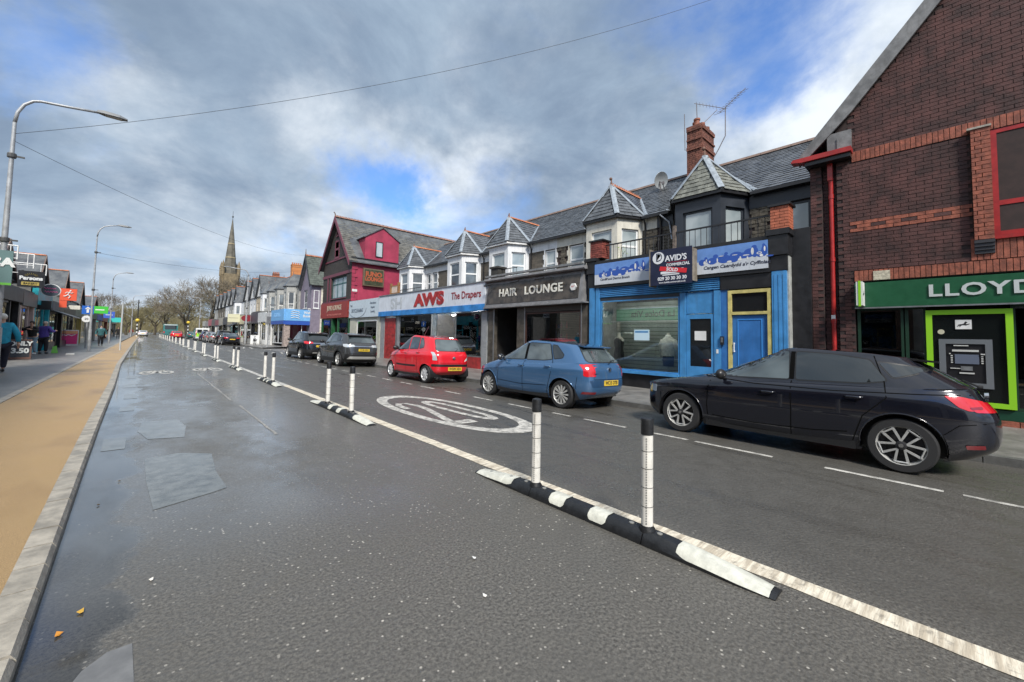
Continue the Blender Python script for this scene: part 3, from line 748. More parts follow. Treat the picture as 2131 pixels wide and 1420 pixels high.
# ground floor
gf = MB(); gf.box(BX+.18, BX+.3, -6, 1.27, .05, 2.16)
B('shopfront_back', gf, mat('bank_interior', (.016, .03, .024), .6, var=.4, vs=2), bank)
for a, b in ((1.24, .55), (.53, .24), (-.78, -2.4)):
    fo = B('window', MB().box(BX+.02, BX+.06, b, a, .30, .36).box(BX+.02, BX+.06, b, a, 2.10, 2.158).box(BX+.02, BX+.06, a-.05, a, .36, 2.1).box(BX+.02, BX+.06, b, b+.04, .36, 2.1), mat('dark_green_frame', (.01, .035, .02), .4), bank)
    B('pane', MB().box(BX+.035, BX+.045, b+.04, a-.05, .36, 2.1), glass('bank_glass', (.35, .42, .38), .04), fo)
B('stall_riser', MB().box(BX, BX+.17, -6, 1.26, .13, .30), mat('dark_green_panel', (.008, .05, .028), .35), bank)
ar = MB(); gy0, gy1 = .245, -.80
B('cash_machine_panel', MB().box(BX-.005, BX+.015, gy1+.02, gy0-.02, .34, 2.05), mat('black_gloss_panel', (.006, .008, .008), .18), bank)
fr_ = MB(); t_ = .085
for a, b, c, d in ((gy1, gy0, 1.98, 2.065), (gy1, gy0, .33, .415), (gy0-t_, gy0, .415, 1.98), (gy1, gy1+t_, .415, 1.98)): fr_.box(BX-.05, BX-.006, a, b, c, d)
B('lime_surround', fr_, LIME, bank)
atm = B('cash_machine', MB().box(BX-.035, BX-.006, -.56, .085, 1.44, 1.525).box(BX-.035, BX-.006, -.56, .085, .655, .74).box(BX-.035, BX-.006, 0, .085, .74, 1.44).box(BX-.035, BX-.006, -.56, -.475, .74, 1.44), mat('silver_bezel', (.26, .28, .30), .35, .6), bank)
B('recess', MB().box(BX-.012, BX-.0055, -.474, -.001, .741, 1.439), mat('machine_black', (.012, .012, .014), .35), atm)
B('screen', MB().box(BX-.024, BX-.013, -.40, -.11, 1.08, 1.25), mat('dim_screen', (.12, .14, .19), .12), atm)
ky = MB()
for k in range(4): ky.box(BX-.026, BX-.013, -.085, -.06, 1.09+k*.04, 1.112+k*.04); ky.box(BX-.026, BX-.013, -.45, -.425, 1.09+k*.04, 1.112+k*.04)
ky.box(BX-.03, BX-.013, -.28, -.10, 1.40, 1.418); ky.box(BX-.03, BX-.013, -.40, -.08, 1.30, 1.335); ky.box(BX-.03, BX-.013, -.30, -.05, .985, 1.0); ky.box(BX-.03, BX-.013, -.34, -.16, .90, .925); ky.box(BX-.04, BX-.013, -.06, -.04, 1.25, 1.27); ky.box(BX-.04, BX-.013, -.47, -.42, 1.25, 1.27)
B('buttons', ky, mat('pale_button', (.5, .5, .48), .4), atm)
B('keypad', MB().box(BX-.035, BX-.013, -.32, -.18, .96-.0, 1.035), GREYM, atm)
sq = B('logo_tile', MB().box(BX-.02, BX-.0055, -.33, -.13, 1.71, 1.88), WHITE, bank)
B('emblem', horse((BX-.022, -.23, 1.79), .08, 'R'), BLACK, sq)
B('round_sticker', MB().lathe([(.045, BX-.013), (.045, BX-.0055)], (0, .05, 1.66), 'x', 20), mat('beige_sticker', (.5, .47, .35), .5), bank)
pk = MB(); y = 1.2
for k in range(30): pk.box(BX-.06, BX+.16, y-.215, y, .035, .125); y -= .225
B('plinth', pk, REDBR, bank)

# ------------------------------------------------------------------ terrace houses on the right
XW, XB, XR, ZE, ZR = 12.8, 11.9, 16.0, 5.70, 8.12
def slates(parent, o, a, b, poly, w_, e_, m, nparts=0, th=.012, seed=1, skip=0.0, name='slate'):
    """lap slates over the polygon poly (coords along a and up b) of the plane through o"""
    R2 = random.Random(seed); o = Vector(o); a = Vector(a).normalized(); b = Vector(b).normalized(); n = a.cross(b)
    if n.z < 0: n = -n
    lo_a, hi_a = min(p[0] for p in poly), max(p[0] for p in poly); hi_b = max(p[1] for p in poly)
    def inside(x, y):
        r = False
        for i in range(len(poly)):
            x1, y1 = poly[i]; x2, y2 = poly[i-1]
            if (y1 > y) != (y2 > y) and x < (x2-x1)*(y-y1)/(y2-y1)+x1: r = not r
        return r
    st = MB(); cnt = 0; row = 0; t = 0.0
    while t < hi_b:
        x = lo_a - (w_/2 if row % 2 else 0)
        while x < hi_a:
            xa, xb = max(x+.004, lo_a), min(x+w_-.004, hi_a)
            if xb-xa > .04 and inside((xa+xb)/2, t+e_*.5) and R2.random() > skip:
                l = R2.uniform(.004, .014); dx = R2.uniform(-.004, .004); bt = t-R2.uniform(0, .015)
                if not inside(xa, t+e_*.5): xa = (xa+xb)/2-w_*.2
                if not inside(xb, t+e_*.5): xb = (xa+xb)/2+w_*.2
                q = [o+a*(xa+dx)+b*bt+n*(.012+l+th), o+a*(xb+dx)+b*bt+n*(.012+l+th*R2.uniform(.8, 1.3)), o+a*xb+b*(t+e_+.01)+n*(.004+th), o+a*xa+b*(t+e_+.01)+n*(.004+th)]
                if cnt < nparts: B(name, MB().slab(q, th, n), m, parent); cnt += 1
                else: st.slab(q, th, n)
            x += w_
        t += e_; row += 1
    if st.v: B(name+'_courses' if nparts else name+'_covering', st, m, parent, kind='stuff')
def ridge_tiles(parent, p, q, m, r=.085, n=None, crest=False, name='ridge_tile'):
    p, q = Vector(p), Vector(q); L = (q-p).length; d = (q-p)/L; n = n or max(1, int(L/.45)); s_ = d.cross(Vector((0, 0, 1))).normalized(); u_ = s_.cross(d)
    for i in range(n):
        a, b = p+d*(L*i/n+.006), p+d*(L*(i+1)/n-.006); mb = MB(); v = []
        for c in (a, b): v += [c+s_*r*1.5-u_*r*1.0, c+s_*r*.5+u_*.02, c-s_*r*.5+u_*.02, c-s_*r*1.5-u_*r*1.0]
        mb.add(v, [(0, 1, 5, 4), (1, 2, 6, 5), (2, 3, 7, 6), (3, 2, 1, 0), (4, 5, 6, 7)])
        if crest:
            k = max(2, int(L/n/.11))
            for j in range(k):
                c = a+(b-a)*((j+.5)/k); mb.add([c-d*.045+u_*.02, c+d*.045+u_*.02, c+d*.012+u_*.10, c-d*.012+u_*.10], [(0, 1, 2, 3)]); mb.slab([c-d*.045+u_*.02-s_*.01, c+d*.045+u_*.02-s_*.01, c+d*.012+u_*.10-s_*.01, c-d*.012+u_*.10-s_*.01], .02)
        B(name, mb, m, parent)
def strip3(mb, p, q, wd, lift, nrm):
    """lead hip: flat folded strip along p-q"""
    p, q, n = Vector(p), Vector(q), Vector(nrm).normalized(); d = (q-p).normalized(); s_ = d.cross(n).normalized()
    mb.slab([p-s_*wd/2+n*lift, q-s_*wd/2+n*lift, q+n*(lift+.015), p+n*(lift+.015)], .02, n); mb.slab([p+n*(lift+.015), q+n*(lift+.015), q+s_*wd/2+n*lift, p+s_*wd/2+n*lift], .02, n)
def terrace_house(y0, y1, yb, bm, wm, label, slm=SLATEP, side=+1, near=False, nsl=0, hipm=LEAD, wins=None, wpm=PANEC, ridgem=RIDGEG, rb_tiles=None, brick_side='R', apexdx=0.0):
    """two-storey house whose upper bay stands at yb; side says on which side of the bay its plain wall lies"""
    t = thing('terrace_house', label, 'house', (XW, (y0+y1)/2, 0), 0, None)
    h1, h2 = .66, 1.12       # half widths of the bay: front face, at the wall
    # main wall with its window pair
    lo, hi = (y0, yb-h2) if side < 0 else (yb+h2, y1)
    mb = MB(); holes = []
    wn = wins or []
    for a, b in wn: holes.append((y1-b, y1-a, 4.0, 5.22))
    wall(mb, (XW, y1, 0), (0, -1, 0), (-1, 0, 0), y1-y0, 0.0, ZE-.02, holes, .3)
    wo = B('wall', mb, STONE['R'] if not near else MORT, t)
    if near:
        st = MB(); R3 = random.Random(int(y0*10)); z = 3.5; row = 0
        while z < 5.3:
            y = y1-R3.uniform(0, .2)
            while y > y0:
                L = R3.uniform(.16, .36); hh = .095
                ya, yb_ = y-.008, max(y-L+.004, y0)
                c = (ya+yb_)/2
                if not (yb-h2 < c < yb+h2) and not any(a-.12 < c < b+.12 for a, b in wn) and ya-yb_ > .06:
                    st.box(XW-R3.uniform(.02, .045), XW+.02, yb_, ya, z+.006, z+hh)
                y -= L
            z += .10
        B('stonework', st, mat('rubble_stone', (.115, .10, .078), .8, var=.5, vs=8, bump=.5), wo, kind='stuff')
    B('frieze', MB().box(XW-.05, XW-.002, y0, yb-h2-.02, 5.25, ZE-.03).box(XW-.05, XW-.002, yb+h2+.02, y1, 5.25, ZE-.03), bm, t)
    for k, (a, b) in enumerate(wn):
        window(t, (XW-.03, b, 0), (0, -1, 0), (-1, 0, 0), b-a, 4.0, 5.22, 'sash' if bm is not BLK else 'plain', fm=UPVC if bm is not BLK else BLK, gm=wpm, inset=.05)
        s_ = MB()
        for j in range(6):
            e = .05 if j % 2 else .11
            s_.box(XW-.055, XW-.001, a-e, a-.004, 3.98+j*.215, 3.98+(j+1)*.215-.004); s_.box(XW-.055, XW-.001, b+.004, b+e, 3.98+j*.215, 3.98+(j+1)*.215-.004)
        B('window_surround', s_, bm, t)
    # bay: three faces
    A = [Vector((XW, yb+h2, 0)), Vector((XB, yb+h1, 0)), Vector((XB, yb-h1, 0)), Vector((XW, yb-h2, 0))]
    bay = None
    for i in range(3):
        p, q = A[i], A[i+1]; u = (q-p).normalized(); n = Vector((0, 0, 1)).cross(u); n = -n if n.dot(Vector((-1, 0, 0))) < 0 else n
        if n.x > 0: n = -n
        L = (q-p).length; wl = min(.8, L*.66) if i != 1 else .86; m0 = (L-wl)/2
        mb = MB(); wall(mb, p, u, n, L, 3.5, ZE-.03, [(m0, m0+wl, 4.02 if i != 1 else 3.98, 5.28)], .12)
        o = B('bay_face', mb, bm, t)
        window(t, p+u*m0, u, n, wl, 4.02 if i != 1 else 3.98, 5.28, 'plain' if (bm is BLK or (near and i == 1)) else 'sash', fm=BLK if bm is BLK else UPVC, gm=wpm, inset=.06, sm=bm)
    cor = MB()
    E0 = [Vector((XW, yb+h2+.10, 0)), Vector((XB-.13, yb+h1+.07, 0)), Vector((XB-.13, yb-h1-.07, 0)), Vector((XW, yb-h2-.10, 0))]
    for i in range(3):
        p, q = E0[i], E0[i+1]; u = (q-p).normalized(); n = Vector((u.y, -u.x, 0)); n = n if n.x < 0 else -n
        cor.obox(p, u, n, (q-p).length, .09, ZE-.075, ZE)
    B('bay_gutter', cor, BLACK if bm is not WRENDER else WHITE, t)
    # bay roof
    ap = Vector((XB+.62, yb+apexdx, 7.10)); xe = ap.x
    k_ = (ZR-ZE)/(XR-XW+.2)
    xv = (7.10-ZE)/k_+XW-.2
    back = Vector((xv, yb+apexdx, 7.10))
    Ez = [Vector((a.x, a.y, ZE+.005)) for a in E0]
    fc = MB(); 
    tri = [(Ez[0], Ez[1], ap), (Ez[1], Ez[2], ap), (Ez[2], Ez[3], ap)]
    for a, b, c in tri: fc.slab([a, b, c], .02, (b-a).cross(c-a) if (b-a).cross(c-a).z > 0 else (c-a).cross(b-a))
    va = Vector((XW-.15, yb+h2+.22, ZE+.02)); vb = Vector((XW-.15, yb-h2-.22, ZE+.02))
    for a, b, c, d in ((Ez[0], ap, back, va), (ap, Ez[3], vb, back)): fc.add([a, b, c, d], [(0, 1, 2, 3)])
    bro = B('bay_roof', fc, SLATE, t)
    sm_ = SLATEG if bm is BLK else slm
    for a, b, c in tri:
        u = (b-a).normalized(); L = (b-a).length; nn = (b-a).cross(c-a).normalized(); nn = nn if nn.z > 0 else -nn
        v_ = nn.cross(u); v_ = v_ if v_.z > 0 else -v_; hb = (c-a).dot(v_); ha = (c-a).dot(u)
        slates(bro, a+nn*.005, u, v_, [(0, 0), (L, 0), (ha, hb)], .30 if near else .34, .17, sm_, 60 if near else 0, seed=3)
    for (a, b) in ((ap, Ez[3]), (Ez[0], ap)):
        pass
    # flank slopes of the little ridge
    for sg, e, v in ((1, Ez[0], va), (-1, Ez[3], vb)):
        u = (back-ap).normalized(); nn = u.cross(e-ap).normalized(); nn = nn if nn.z > 0 else -nn; v_ = nn.cross(u); v_ = v_ if v_.z < 0 else -v_
        pe = ((e-ap).dot(u), (e-ap).dot(v_)); pv = ((v-ap).dot(u), (v-ap).dot(v_)); Lr = (back-ap).length
        H = max(pe[1], pv[1]); o = ap+v_*H
        slates(bro, o+nn*.005, u, -v_, [(pe[0], H-pe[1]), (pv[0], H-pv[1]), (Lr, H), (0, H)], .30, .19, sm_, 0, seed=4)
    hm = MB()
    for a in Ez[1:3]: strip3(hm, a+Vector((0, 0, .02)), ap+Vector((0, 0, .02)), .17, .035, (-.8, (a.y-yb)*.7, 1))
    for a in (Ez[0], Ez[3]): strip3(hm, a+Vector((0, 0, .02)), ap+Vector((0, 0, .02)), .15, .035, (-.3, (a.y-yb), 1))
    for v in (va, vb): strip3(hm, v+Vector((0, 0, .02)), back+Vector((0, 0, .02)), .12, .02, (-.5, 0, 1))
    B('lead_hip', hm, hipm, bro)
    if rb_tiles is not None: ridge_tiles(bro, ap+Vector((-.05, 0, .05)), back+Vector((0, 0, .05)), rb_tiles, .07, crest=near)
    fi = MB(); fi.tube([ap+Vector((0, 0, .03)), ap+Vector((0, 0, .14)), ap+Vector((.01, .0, .22))], [.05, .035, .02], 8)
    if near: fi.ball(ap+Vector((-.01, .02, .27)), .06)
    B('finial', fi, mat('clay_finial', (.16, .085, .06), .7, var=.3), bro)
    # main roof
    mr = MB(); mr.add([(XW-.2, y0, ZE), (XW-.2, y1, ZE), (XR, y1, ZR), (XR, y0, ZR)], [(0, 3, 2, 1)]); mr.add([(XR, y0, ZR), (XR, y1, ZR), (XR+3.4, y1, ZE), (XR+3.4, y0, ZE)], [(0, 3, 2, 1)])
    mr.add([(XW-.2, y0, ZE), (XR, y0, ZR), (XR+3.4, y0, ZE)], [(0, 1, 2)]); mr.add([(XW-.2, y1, ZE), (XR+3.4, y1, ZE), (XR, y1, ZR)], [(0, 1, 2)])
    ro = B('roof', mr, SLATE, t)
    LR = sqrt((XR-XW+.2)**2+(ZR-ZE)**2)
    bb_ = Vector((XR-XW+.2, 0, ZR-ZE)).normalized(); kk = LR/(ZR-ZE)
    hb = (7.10-ZE)*kk; cy = yb+apexdx-y0; l, r_ = yb-h2-.22-y0, yb+h2+.22-y0
    poly = [(0, 0), (max(0, l), 0), (cy, hb), (min(r_, y1-y0), 0), (y1-y0, 0), (y1-y0, LR), (0, LR)]
    slates(ro, (XW-.2, y0, ZE), (0, 1, 0), bb_, poly, .30, .20, slm, nsl, seed=int(y0*3))
    ridge_tiles(ro, (XR, y0, ZR+.06), (XR, y1, ZR+.06), ridgem, .10)
    g_ = MB(); g_.box(XW-.26, XW-.13, y0, yb-h2-.1, ZE-.09, ZE-.005); g_.box(XW-.26, XW-.13, yb+h2+.1, y1, ZE-.09, ZE-.005)
    B('gutter', g_, BLACK, t)
    return t
def downpipe(t, y, x=XW-.08, z0=3.7, z1=5.6, m=BLACK, bend=.0):
    B('downpipe', MB().tube([(XW-.2, y, z1), (x, y, z1-.18), (x, y, z0)], .035, 8), m, t, smooth=40)
h1_ = terrace_house(2.02, 6.60, 4.90, BLK, BLK, 'blue-black painted house with angular slate bay roof beside the brick bank', side=-1, near=True, nsl=150, wins=[(2.32, 3.08)], wpm=PANEC, apexdx=.02)
h2_ = terrace_house(6.602, 11.1, 8.28, CREAM, CREAM, 'cream rendered bay house with crested orange ridge tiles, left of the black house', side=1, near=True, nsl=0, wins=[(9.72, 10.45)], rb_tiles=RIDGE)
h3_ = terrace_house(11.102, 15.7, 13.95, WRENDER, WRENDER, 'white bay house above the dark hair salon sign', side=-1, wins=[(11.2, 11.8)], wpm=PANEC, rb_tiles=RIDGE)
h4_ = terrace_house(15.702, 20.28, 17.5, WRENDER, WRENDER, 'white bay house above the drapers fascia, right of the house next to the crimson gable', side=1, wpm=PANE, rb_tiles=RIDGE)
h5_ = terrace_house(20.282, 24.8, 23.05, WRENDER, WRENDER, 'white bay house touching the crimson gabled building', side=-1, wins=[(20.55, 21.1), (21.3, 21.75)], wpm=PANE, rb_tiles=RIDGE)
downpipe(h2_, 7.02); downpipe(h1_, 6.45, m=BLACK); downpipe(h3_, 12.62); downpipe(h4_, 16.05)
for yy in (6.05,):
    pm = MB(); pm.tube([(XW-.25, yy+.35, 5.62), (XW-.1, yy+.1, 5.35), (XW-.1, yy, 4.75)], .03, 8); B('waste_pipe', pm, GREYM, h1_, smooth=40)
# chimney stack on the party wall
def chimney(parent, x, y, z0, z1, wx, wy, m, pots, potm, bands=(.12, .5), label=None, aerial=False):
    mb = MB(); mb.box(x-wx/2, x+wx/2, y-wy/2, y+wy/2, z0, z1-.45)
    mb.box(x-wx/2-.03, x+wx/2+.03, y-wy/2-.03, y+wy/2+.03, z1-.448, z1-.40); mb.box(x-wx/2+.002, x+wx/2-.002, y-wy/2+.002, y+wy/2-.002, z1-.398, z1-.16)
    mb.box(x-wx/2-.04, x+wx/2+.04, y-wy/2-.04, y+wy/2+.04, z1-.158, z1-.08); mb.box(x-wx/2+.01, x+wx/2-.01, y-wy/2+.01, y+wy/2-.01, z1-.078, z1)
    c = B('chimney', mb, m, parent)
    for i in range(pots):
        px = x+(i-(pots-1)/2)*(wx-.25)/max(1, pots-1)
        B('chimney_pot', MB().lathe([(.11, z1), (.09, z1+.05), (.085, z1+.20), (.105, z1+.22), (.105, z1+.26), (.07, z1+.26)], (px, y, 0), n=10), potm, c, smooth=40)
    return c
BRK2 = brickmat('stack_brick', (.26, .10, .065), (.15, .065, .045), (.10, .085, .07), 'R')
ch = MB(); cx_, cy_ = 15.75, 6.35
st_ = thing('chimney_stack', 'tall red brick chimney stack with clay pots above the black house roof', 'chimney', (cx_, cy_, 7.6))
BRICKC = mat('chimney_brick', (.19, .072, .048), .75, var=.5, vs=7, bump=.4)
B('core', MB().box(cx_-.56, cx_+.56, cy_-.28, cy_+.28, 6.9, 9.66), mat('lime_mortar', (.15, .11, .085), .85), st_)
z = 7.6; row = 0; nb = 0
while z < 9.62:
    o = .045 if (8.72 < z < 8.80 or 9.05 < z < 9.13 or z > 9.42) else 0.0
    hh = .066
    def brick_row(p, u, n, L, off):
        global nb
        a = -off
        while a < L-.01:
            b = min(a+.22, L); a_ = max(a, 0)
            if b-a_ > .04:
                B('brick', MB().obox(Vector(p)+Vector(u)*(a_+.004)+Vector(n)*(o+.012), u, n, b-a_-.008, .06, z+.004, z+.004+hh), BRICKC, st_); nb += 1
            a += .228
    brick_row((cx_-.57, cy_+.28, 0), (0, -1, 0), (-1, 0, 0), .56, .114*(row % 2)); brick_row((cx_-.57, cy_-.29, 0), (1, 0, 0), (0, -1, 0), 1.14, .114*((row+1) % 2))
    z += .075; row += 1
    if nb > 292: break
B('cap', MB().box(cx_-.58, cx_+.58, cy_-.30, cy_+.30, 9.62, 9.70), BRICKC, st_)
for i in range(5):
    B('chimney_pot', MB().lathe([(.12, 9.7), (.10, 9.76), (.095, 9.88), (.12, 9.90), (.12, 9.96), (.08, 9.96)], (cx_-.45+i*.225, cy_+(.08 if i % 2 else -.06), 0), n=12), mat('pot_clay', (.30, .10, .055), .7, var=.3), st_, smooth=40)
AER = mat('aerial_metal', (.22, .20, .20), .5, .5)
a1 = MB(); a1.tube([(cx_-.62, cy_+.33, 8.8), (cx_-.64, cy_+.34, 10.25)], .014, 6); a1.tube([(cx_-.62, cy_+.30, 8.8), (cx_-.6, cy_+.2, 8.8)], .012, 6)
tag(B('rod_aerial', a1, AER), 'thin single rod aerial left of the red chimney stack', 'aerial')
a2 = thing('roof_aerial', 'aerial with tilted boom standing on top of the red chimney', 'aerial', (cx_-.2, cy_, 9.9))
B('mast', MB().tube([(cx_-.25, cy_, 9.6), (cx_-.28, cy_+.02, 10.65)], .016, 6).tube([(cx_-.1, cy_, 9.8), (cx_+.25, cy_-.55, 10.42)], .014, 6), AER, a2)
e = MB(); e.tube([(cx_-.30, cy_+.10, 10.72), (cx_+.3, cy_-.85, 10.36)], .012, 6)
for k in range(7): e.tube([(cx_-.26+k*.06, cy_+.02-k*.1, 10.60-k*.04), (cx_-.26+k*.06, cy_+.04-k*.1, 10.78-k*.04)], .007, 4)
B('boom', e, AER, a2)
a3 = thing('roof_aerial', 'comb shaped television aerial on a bent mast right of the chimney', 'aerial', (cx_+.5, cy_-.3, 8.8))
B('mast', MB().tube([(cx_+.4, cy_-.34, 8.6), (cx_+.45, cy_-.5, 8.9), (cx_+.5, cy_-.75, 9.4), (cx_+.5, cy_-.76, 10.55)], .018, 6), AER, a3)
e = MB(); e.tube([(cx_+.42, cy_-.56, 10.35), (cx_+.7, cy_-1.42, 11.1)], .013, 6)
for k in range(9): q = Vector((cx_+.42+k*.031, cy_-.56-k*.095, 10.35+k*.083)); e.tube([q+Vector((0, .2, 0)), q-Vector((0, .2, 0))], .008, 4)
B('elements', e, AER, a3)
dish = thing('satellite_dish', 'round grey satellite dish on the slate roof left of the chimney', 'satellite dish', (15.0, 7.55, 7.5))
B('reflector', MB().lathe([(.01, 0), (.18, .025), (.33, .09), (.335, .085), (.18, .012), (.01, -.012)], (0, 0, 0), 'y', 24), mat('dish_grey', (.30, .32, .33), .4), dish, False, smooth=60)
dish.children[0].location = (.0, .1, .35); dish.children[0].rotation_euler = (radians(-20), 0, radians(160))
B('arm', MB().tube([(0, .1, .3), (-.35, -.2, .05), (0, -.1, -.1)], .016, 6).tube([(0, .1, .3), (.1, .1, -.15)], .03, 8).box(-.40, -.32, -.26, -.18, .0, .1), AER, dish, False)
d2 = thing('satellite_dish', 'small dark satellite dish on the roof between the two far white bay roofs', 'satellite dish', (12.9, 15.5, 6.1))
B('reflector', MB().lathe([(.01, 0), (.14, .02), (.26, .07), (.14, .01), (.01, -.01)], (0, 0, 0), 'y', 16), mat('dish_dark', (.05, .05, .055), .5), d2, False, smooth=60); d2.children[0].rotation_euler = (0, 0, radians(150)); d2.children[0].location = (0, 0, .3)
B('arm', MB().tube([(0, 0, .3), (.0, -.35, .12)], .014, 6).tube([(0, 0, .3), (0, .1, -.1)], .02, 6), AER, d2, False)
# ------------------------------------------------------------------ shop fronts on the right
XS = 10.6
SBLUE = mat('shop_blue', (.06, .25, .53), .38, var=.18, vs=4, streak=.25)
DBLUE = mat('door_blue', (.035, .15, .40), .35, var=.22, vs=2.5, streak=.15)
YEL = mat('faded_yellow', (.55, .47, .17), .5, var=.25, vs=8, streak=.2)
PANELW = mat('panel_greywhite', (.55, .58, .62), .42, var=.1, vs=2, streak=.22)
PERI = mat('periwinkle', (.13, .26, .58), .4, var=.1)
ROYAL = mat('royal_blue', (.03, .09, .38), .4)
TEXTD = mat('dark_lettering', (.03, .035, .06), .5)
def shell(t, y0, y1, zt=3.72, floor=.03, glow='tube_glow', m=None, x0=XS, ceil=2.72):
    mat('tube_glow', (.9, .9, .9), .4, emit=((1, 1, .95), 28.0)); mat('added_fill_strip', (.9, .9, .9), .4, emit=((1, 1, .95), 24.0))
    """hollow single-storey shop: flat roof, side walls, floor, rear wall"""
    mb = MB(); mb.box(x0+.02, XW-.01, y0, y1, zt-.12, zt)
    for ya_, yb_ in ((y0+.002, y0+.1), (y1-.1, y1-.002)): B('party_wall', MB().box(x0+.05, XW+.4, ya_, yb_, 0, zt-.121), m or mat('shop_interior', (.16, .15, .14), .8, var=.3, vs=1.5), t)
    B('flat_roof', mb, mat('roof_felt', (.10, .10, .10), .7, var=.4, vs=3), t)
    iw = m or mat('shop_interior', (.16, .15, .14), .8, var=.3, vs=1.5)
    ib = MB(); ib.box(XW-.16, XW-.11, y0+.1, y1-.1, 0, ceil); ib.box(x0+.3, XW+.05, y0+.1, y1-.1, ceil, ceil+.04); ib.box(x0+.2, XW+.05, y0+.1, y1-.1, floor-.02, floor)
    if glow: B('interior_light', MB().box(x0+.24, x0+.30, max(y0+.6, 4.95), y1-.6, ceil-.05, ceil-.01), MATS[glow], t)  # the blue shop's strip is an added fill, not a real fitting
    B('interior', ib, iw, t)
def pane(parent, y0, y1, z0, z1, x=XS+.04, m=None, fm=None, f=.04):
    fb = MB(); fb.box(x-.02, x+.03, y0, y1, z0, z0+f); fb.box(x-.02, x+.03, y0, y1, z1-f, z1); fb.box(x-.02, x+.03, y0, y0+f, z0+f, z1-f); fb.box(x-.02, x+.03, y1-f, y1, z0+f, z1-f)
    o = B('window', fb, fm or GREYM, parent)
    B('pane', MB().box(x, x+.008, y0+f, y1-f, z0+f, z1-f), m or SHOPGLASS, o)
    return o
blue = thing('shop_unit', 'empty bright blue shop with animal charity fascia and yellow framed side door', 'shop', (XS, 5, 0))
shell(blue, 2.36, 7.80, glow='added_fill_strip', m=mat('dim_grey_interior', (.35, .36, .34), .8, var=.3))  # ceiling strip added to brighten the empty shop; no fitting known there
bm_ = BLK
B('end_wall', MB().box(XS+.3, XW+.3, 2.0, 2.36, -.1, 4.02), BLACK, blue)
cb = MB(); cb.box(XS-.12, XS+.45, 2.30, 2.76, 3.86, 3.99); cb.box(XS-.08, XS+.3, 2.34, 2.72, 3.40, 3.858); cb.box(XS-.03, XS+.3, 2.37, 2.71, 3.05, 3.398)
B('corbel', cb, BLACK, blue)
B('corbel', MB().box(XS-.12, XS+.45, 7.50, 7.96, 3.90, 4.0).box(XS-.06, XS+.3, 7.57, 7.90, 3.50, 3.898).box(XS-.01, XS+.3, 7.62, 7.88, 3.05, 3.498), BLACK, blue)
def brick_pier(parent, x0, x1, y0, y1, z0, z1, m, capm):
    core = B('brick_pier', MB().box(x0+.02, x1-.02, y0+.02, y1-.02, z0, z1-.03), MORT, parent)
    z = z0; r = 0
    while z < z1-.08:
        y = y1-(.09 if r % 2 else 0)
        ys = [(y1, y1-.09)] if r % 2 else []
        while y > y0+.01: ys.append((y, max(y-.19, y0))); y -= .19
        for a, b in ys:
            if a-b > .03: B('brick', MB().box(x0, x0+.1, b+.004, a-.004, z+.004, z+.064), m, core)
        for k in range(2):
            a = x0+(.11 if r % 2 else .0)+k*.2; b = min(a+.19, x1)
            if b-a > .03: B('brick', MB().box(max(a, x0+.102), b-.006, y0-.0, y0+.1, z+.004, z+.064), m, core)
        z += .07; r += 1
    B('coping', MB().box(x0-.04, x1+.04, y0-.04, y1+.04, z1-.04, z1+.01), capm, core)
brick_pier(blue, XS+.05, XS+.45, 2.34, 2.71, 4.0, 4.60, mat('pier_brick', (.44, .13, .07), .7, var=.3, vs=9), BLACK)
brick_pier(blue, XS+.05, XS+.45, 7.36, 7.84, 4.01, 4.60, mat('pier_brick_dark', (.24, .06, .045), .7, var=.5, vs=7), BLACK)
rl = MB(); rl.box(XS+.2, XS+.24, 2.72, 5.06, 4.40, 4.44); rl.box(XS+.2, XS+.24, 5.10, 7.35, 4.40, 4.44)
rl.box(XS+.21, XS+.23, 2.72, 7.35, 3.90, 3.93)
railing = B('railing', rl, BLACK, blue)
B('railing_post', MB().box(XS+.18, XS+.26, 5.04, 5.12, 3.74, 4.62), mat('rusty_post', (.16, .13, .11), .7, var=.5, vs=12), railing)
y = 2.86
while y < 7.3:
    if abs(y-5.08) > .06: B('baluster', MB().tube([(XS+.22, y, 3.76), (XS+.22, y, 4.40)], .009, 5), BLACK, railing)
    y += .15
fb = MB(); fb.box(XS-.06, XS+.25, 2.70, 7.58, 3.03, 3.88); B('fascia_box', fb, BLACK, blue)
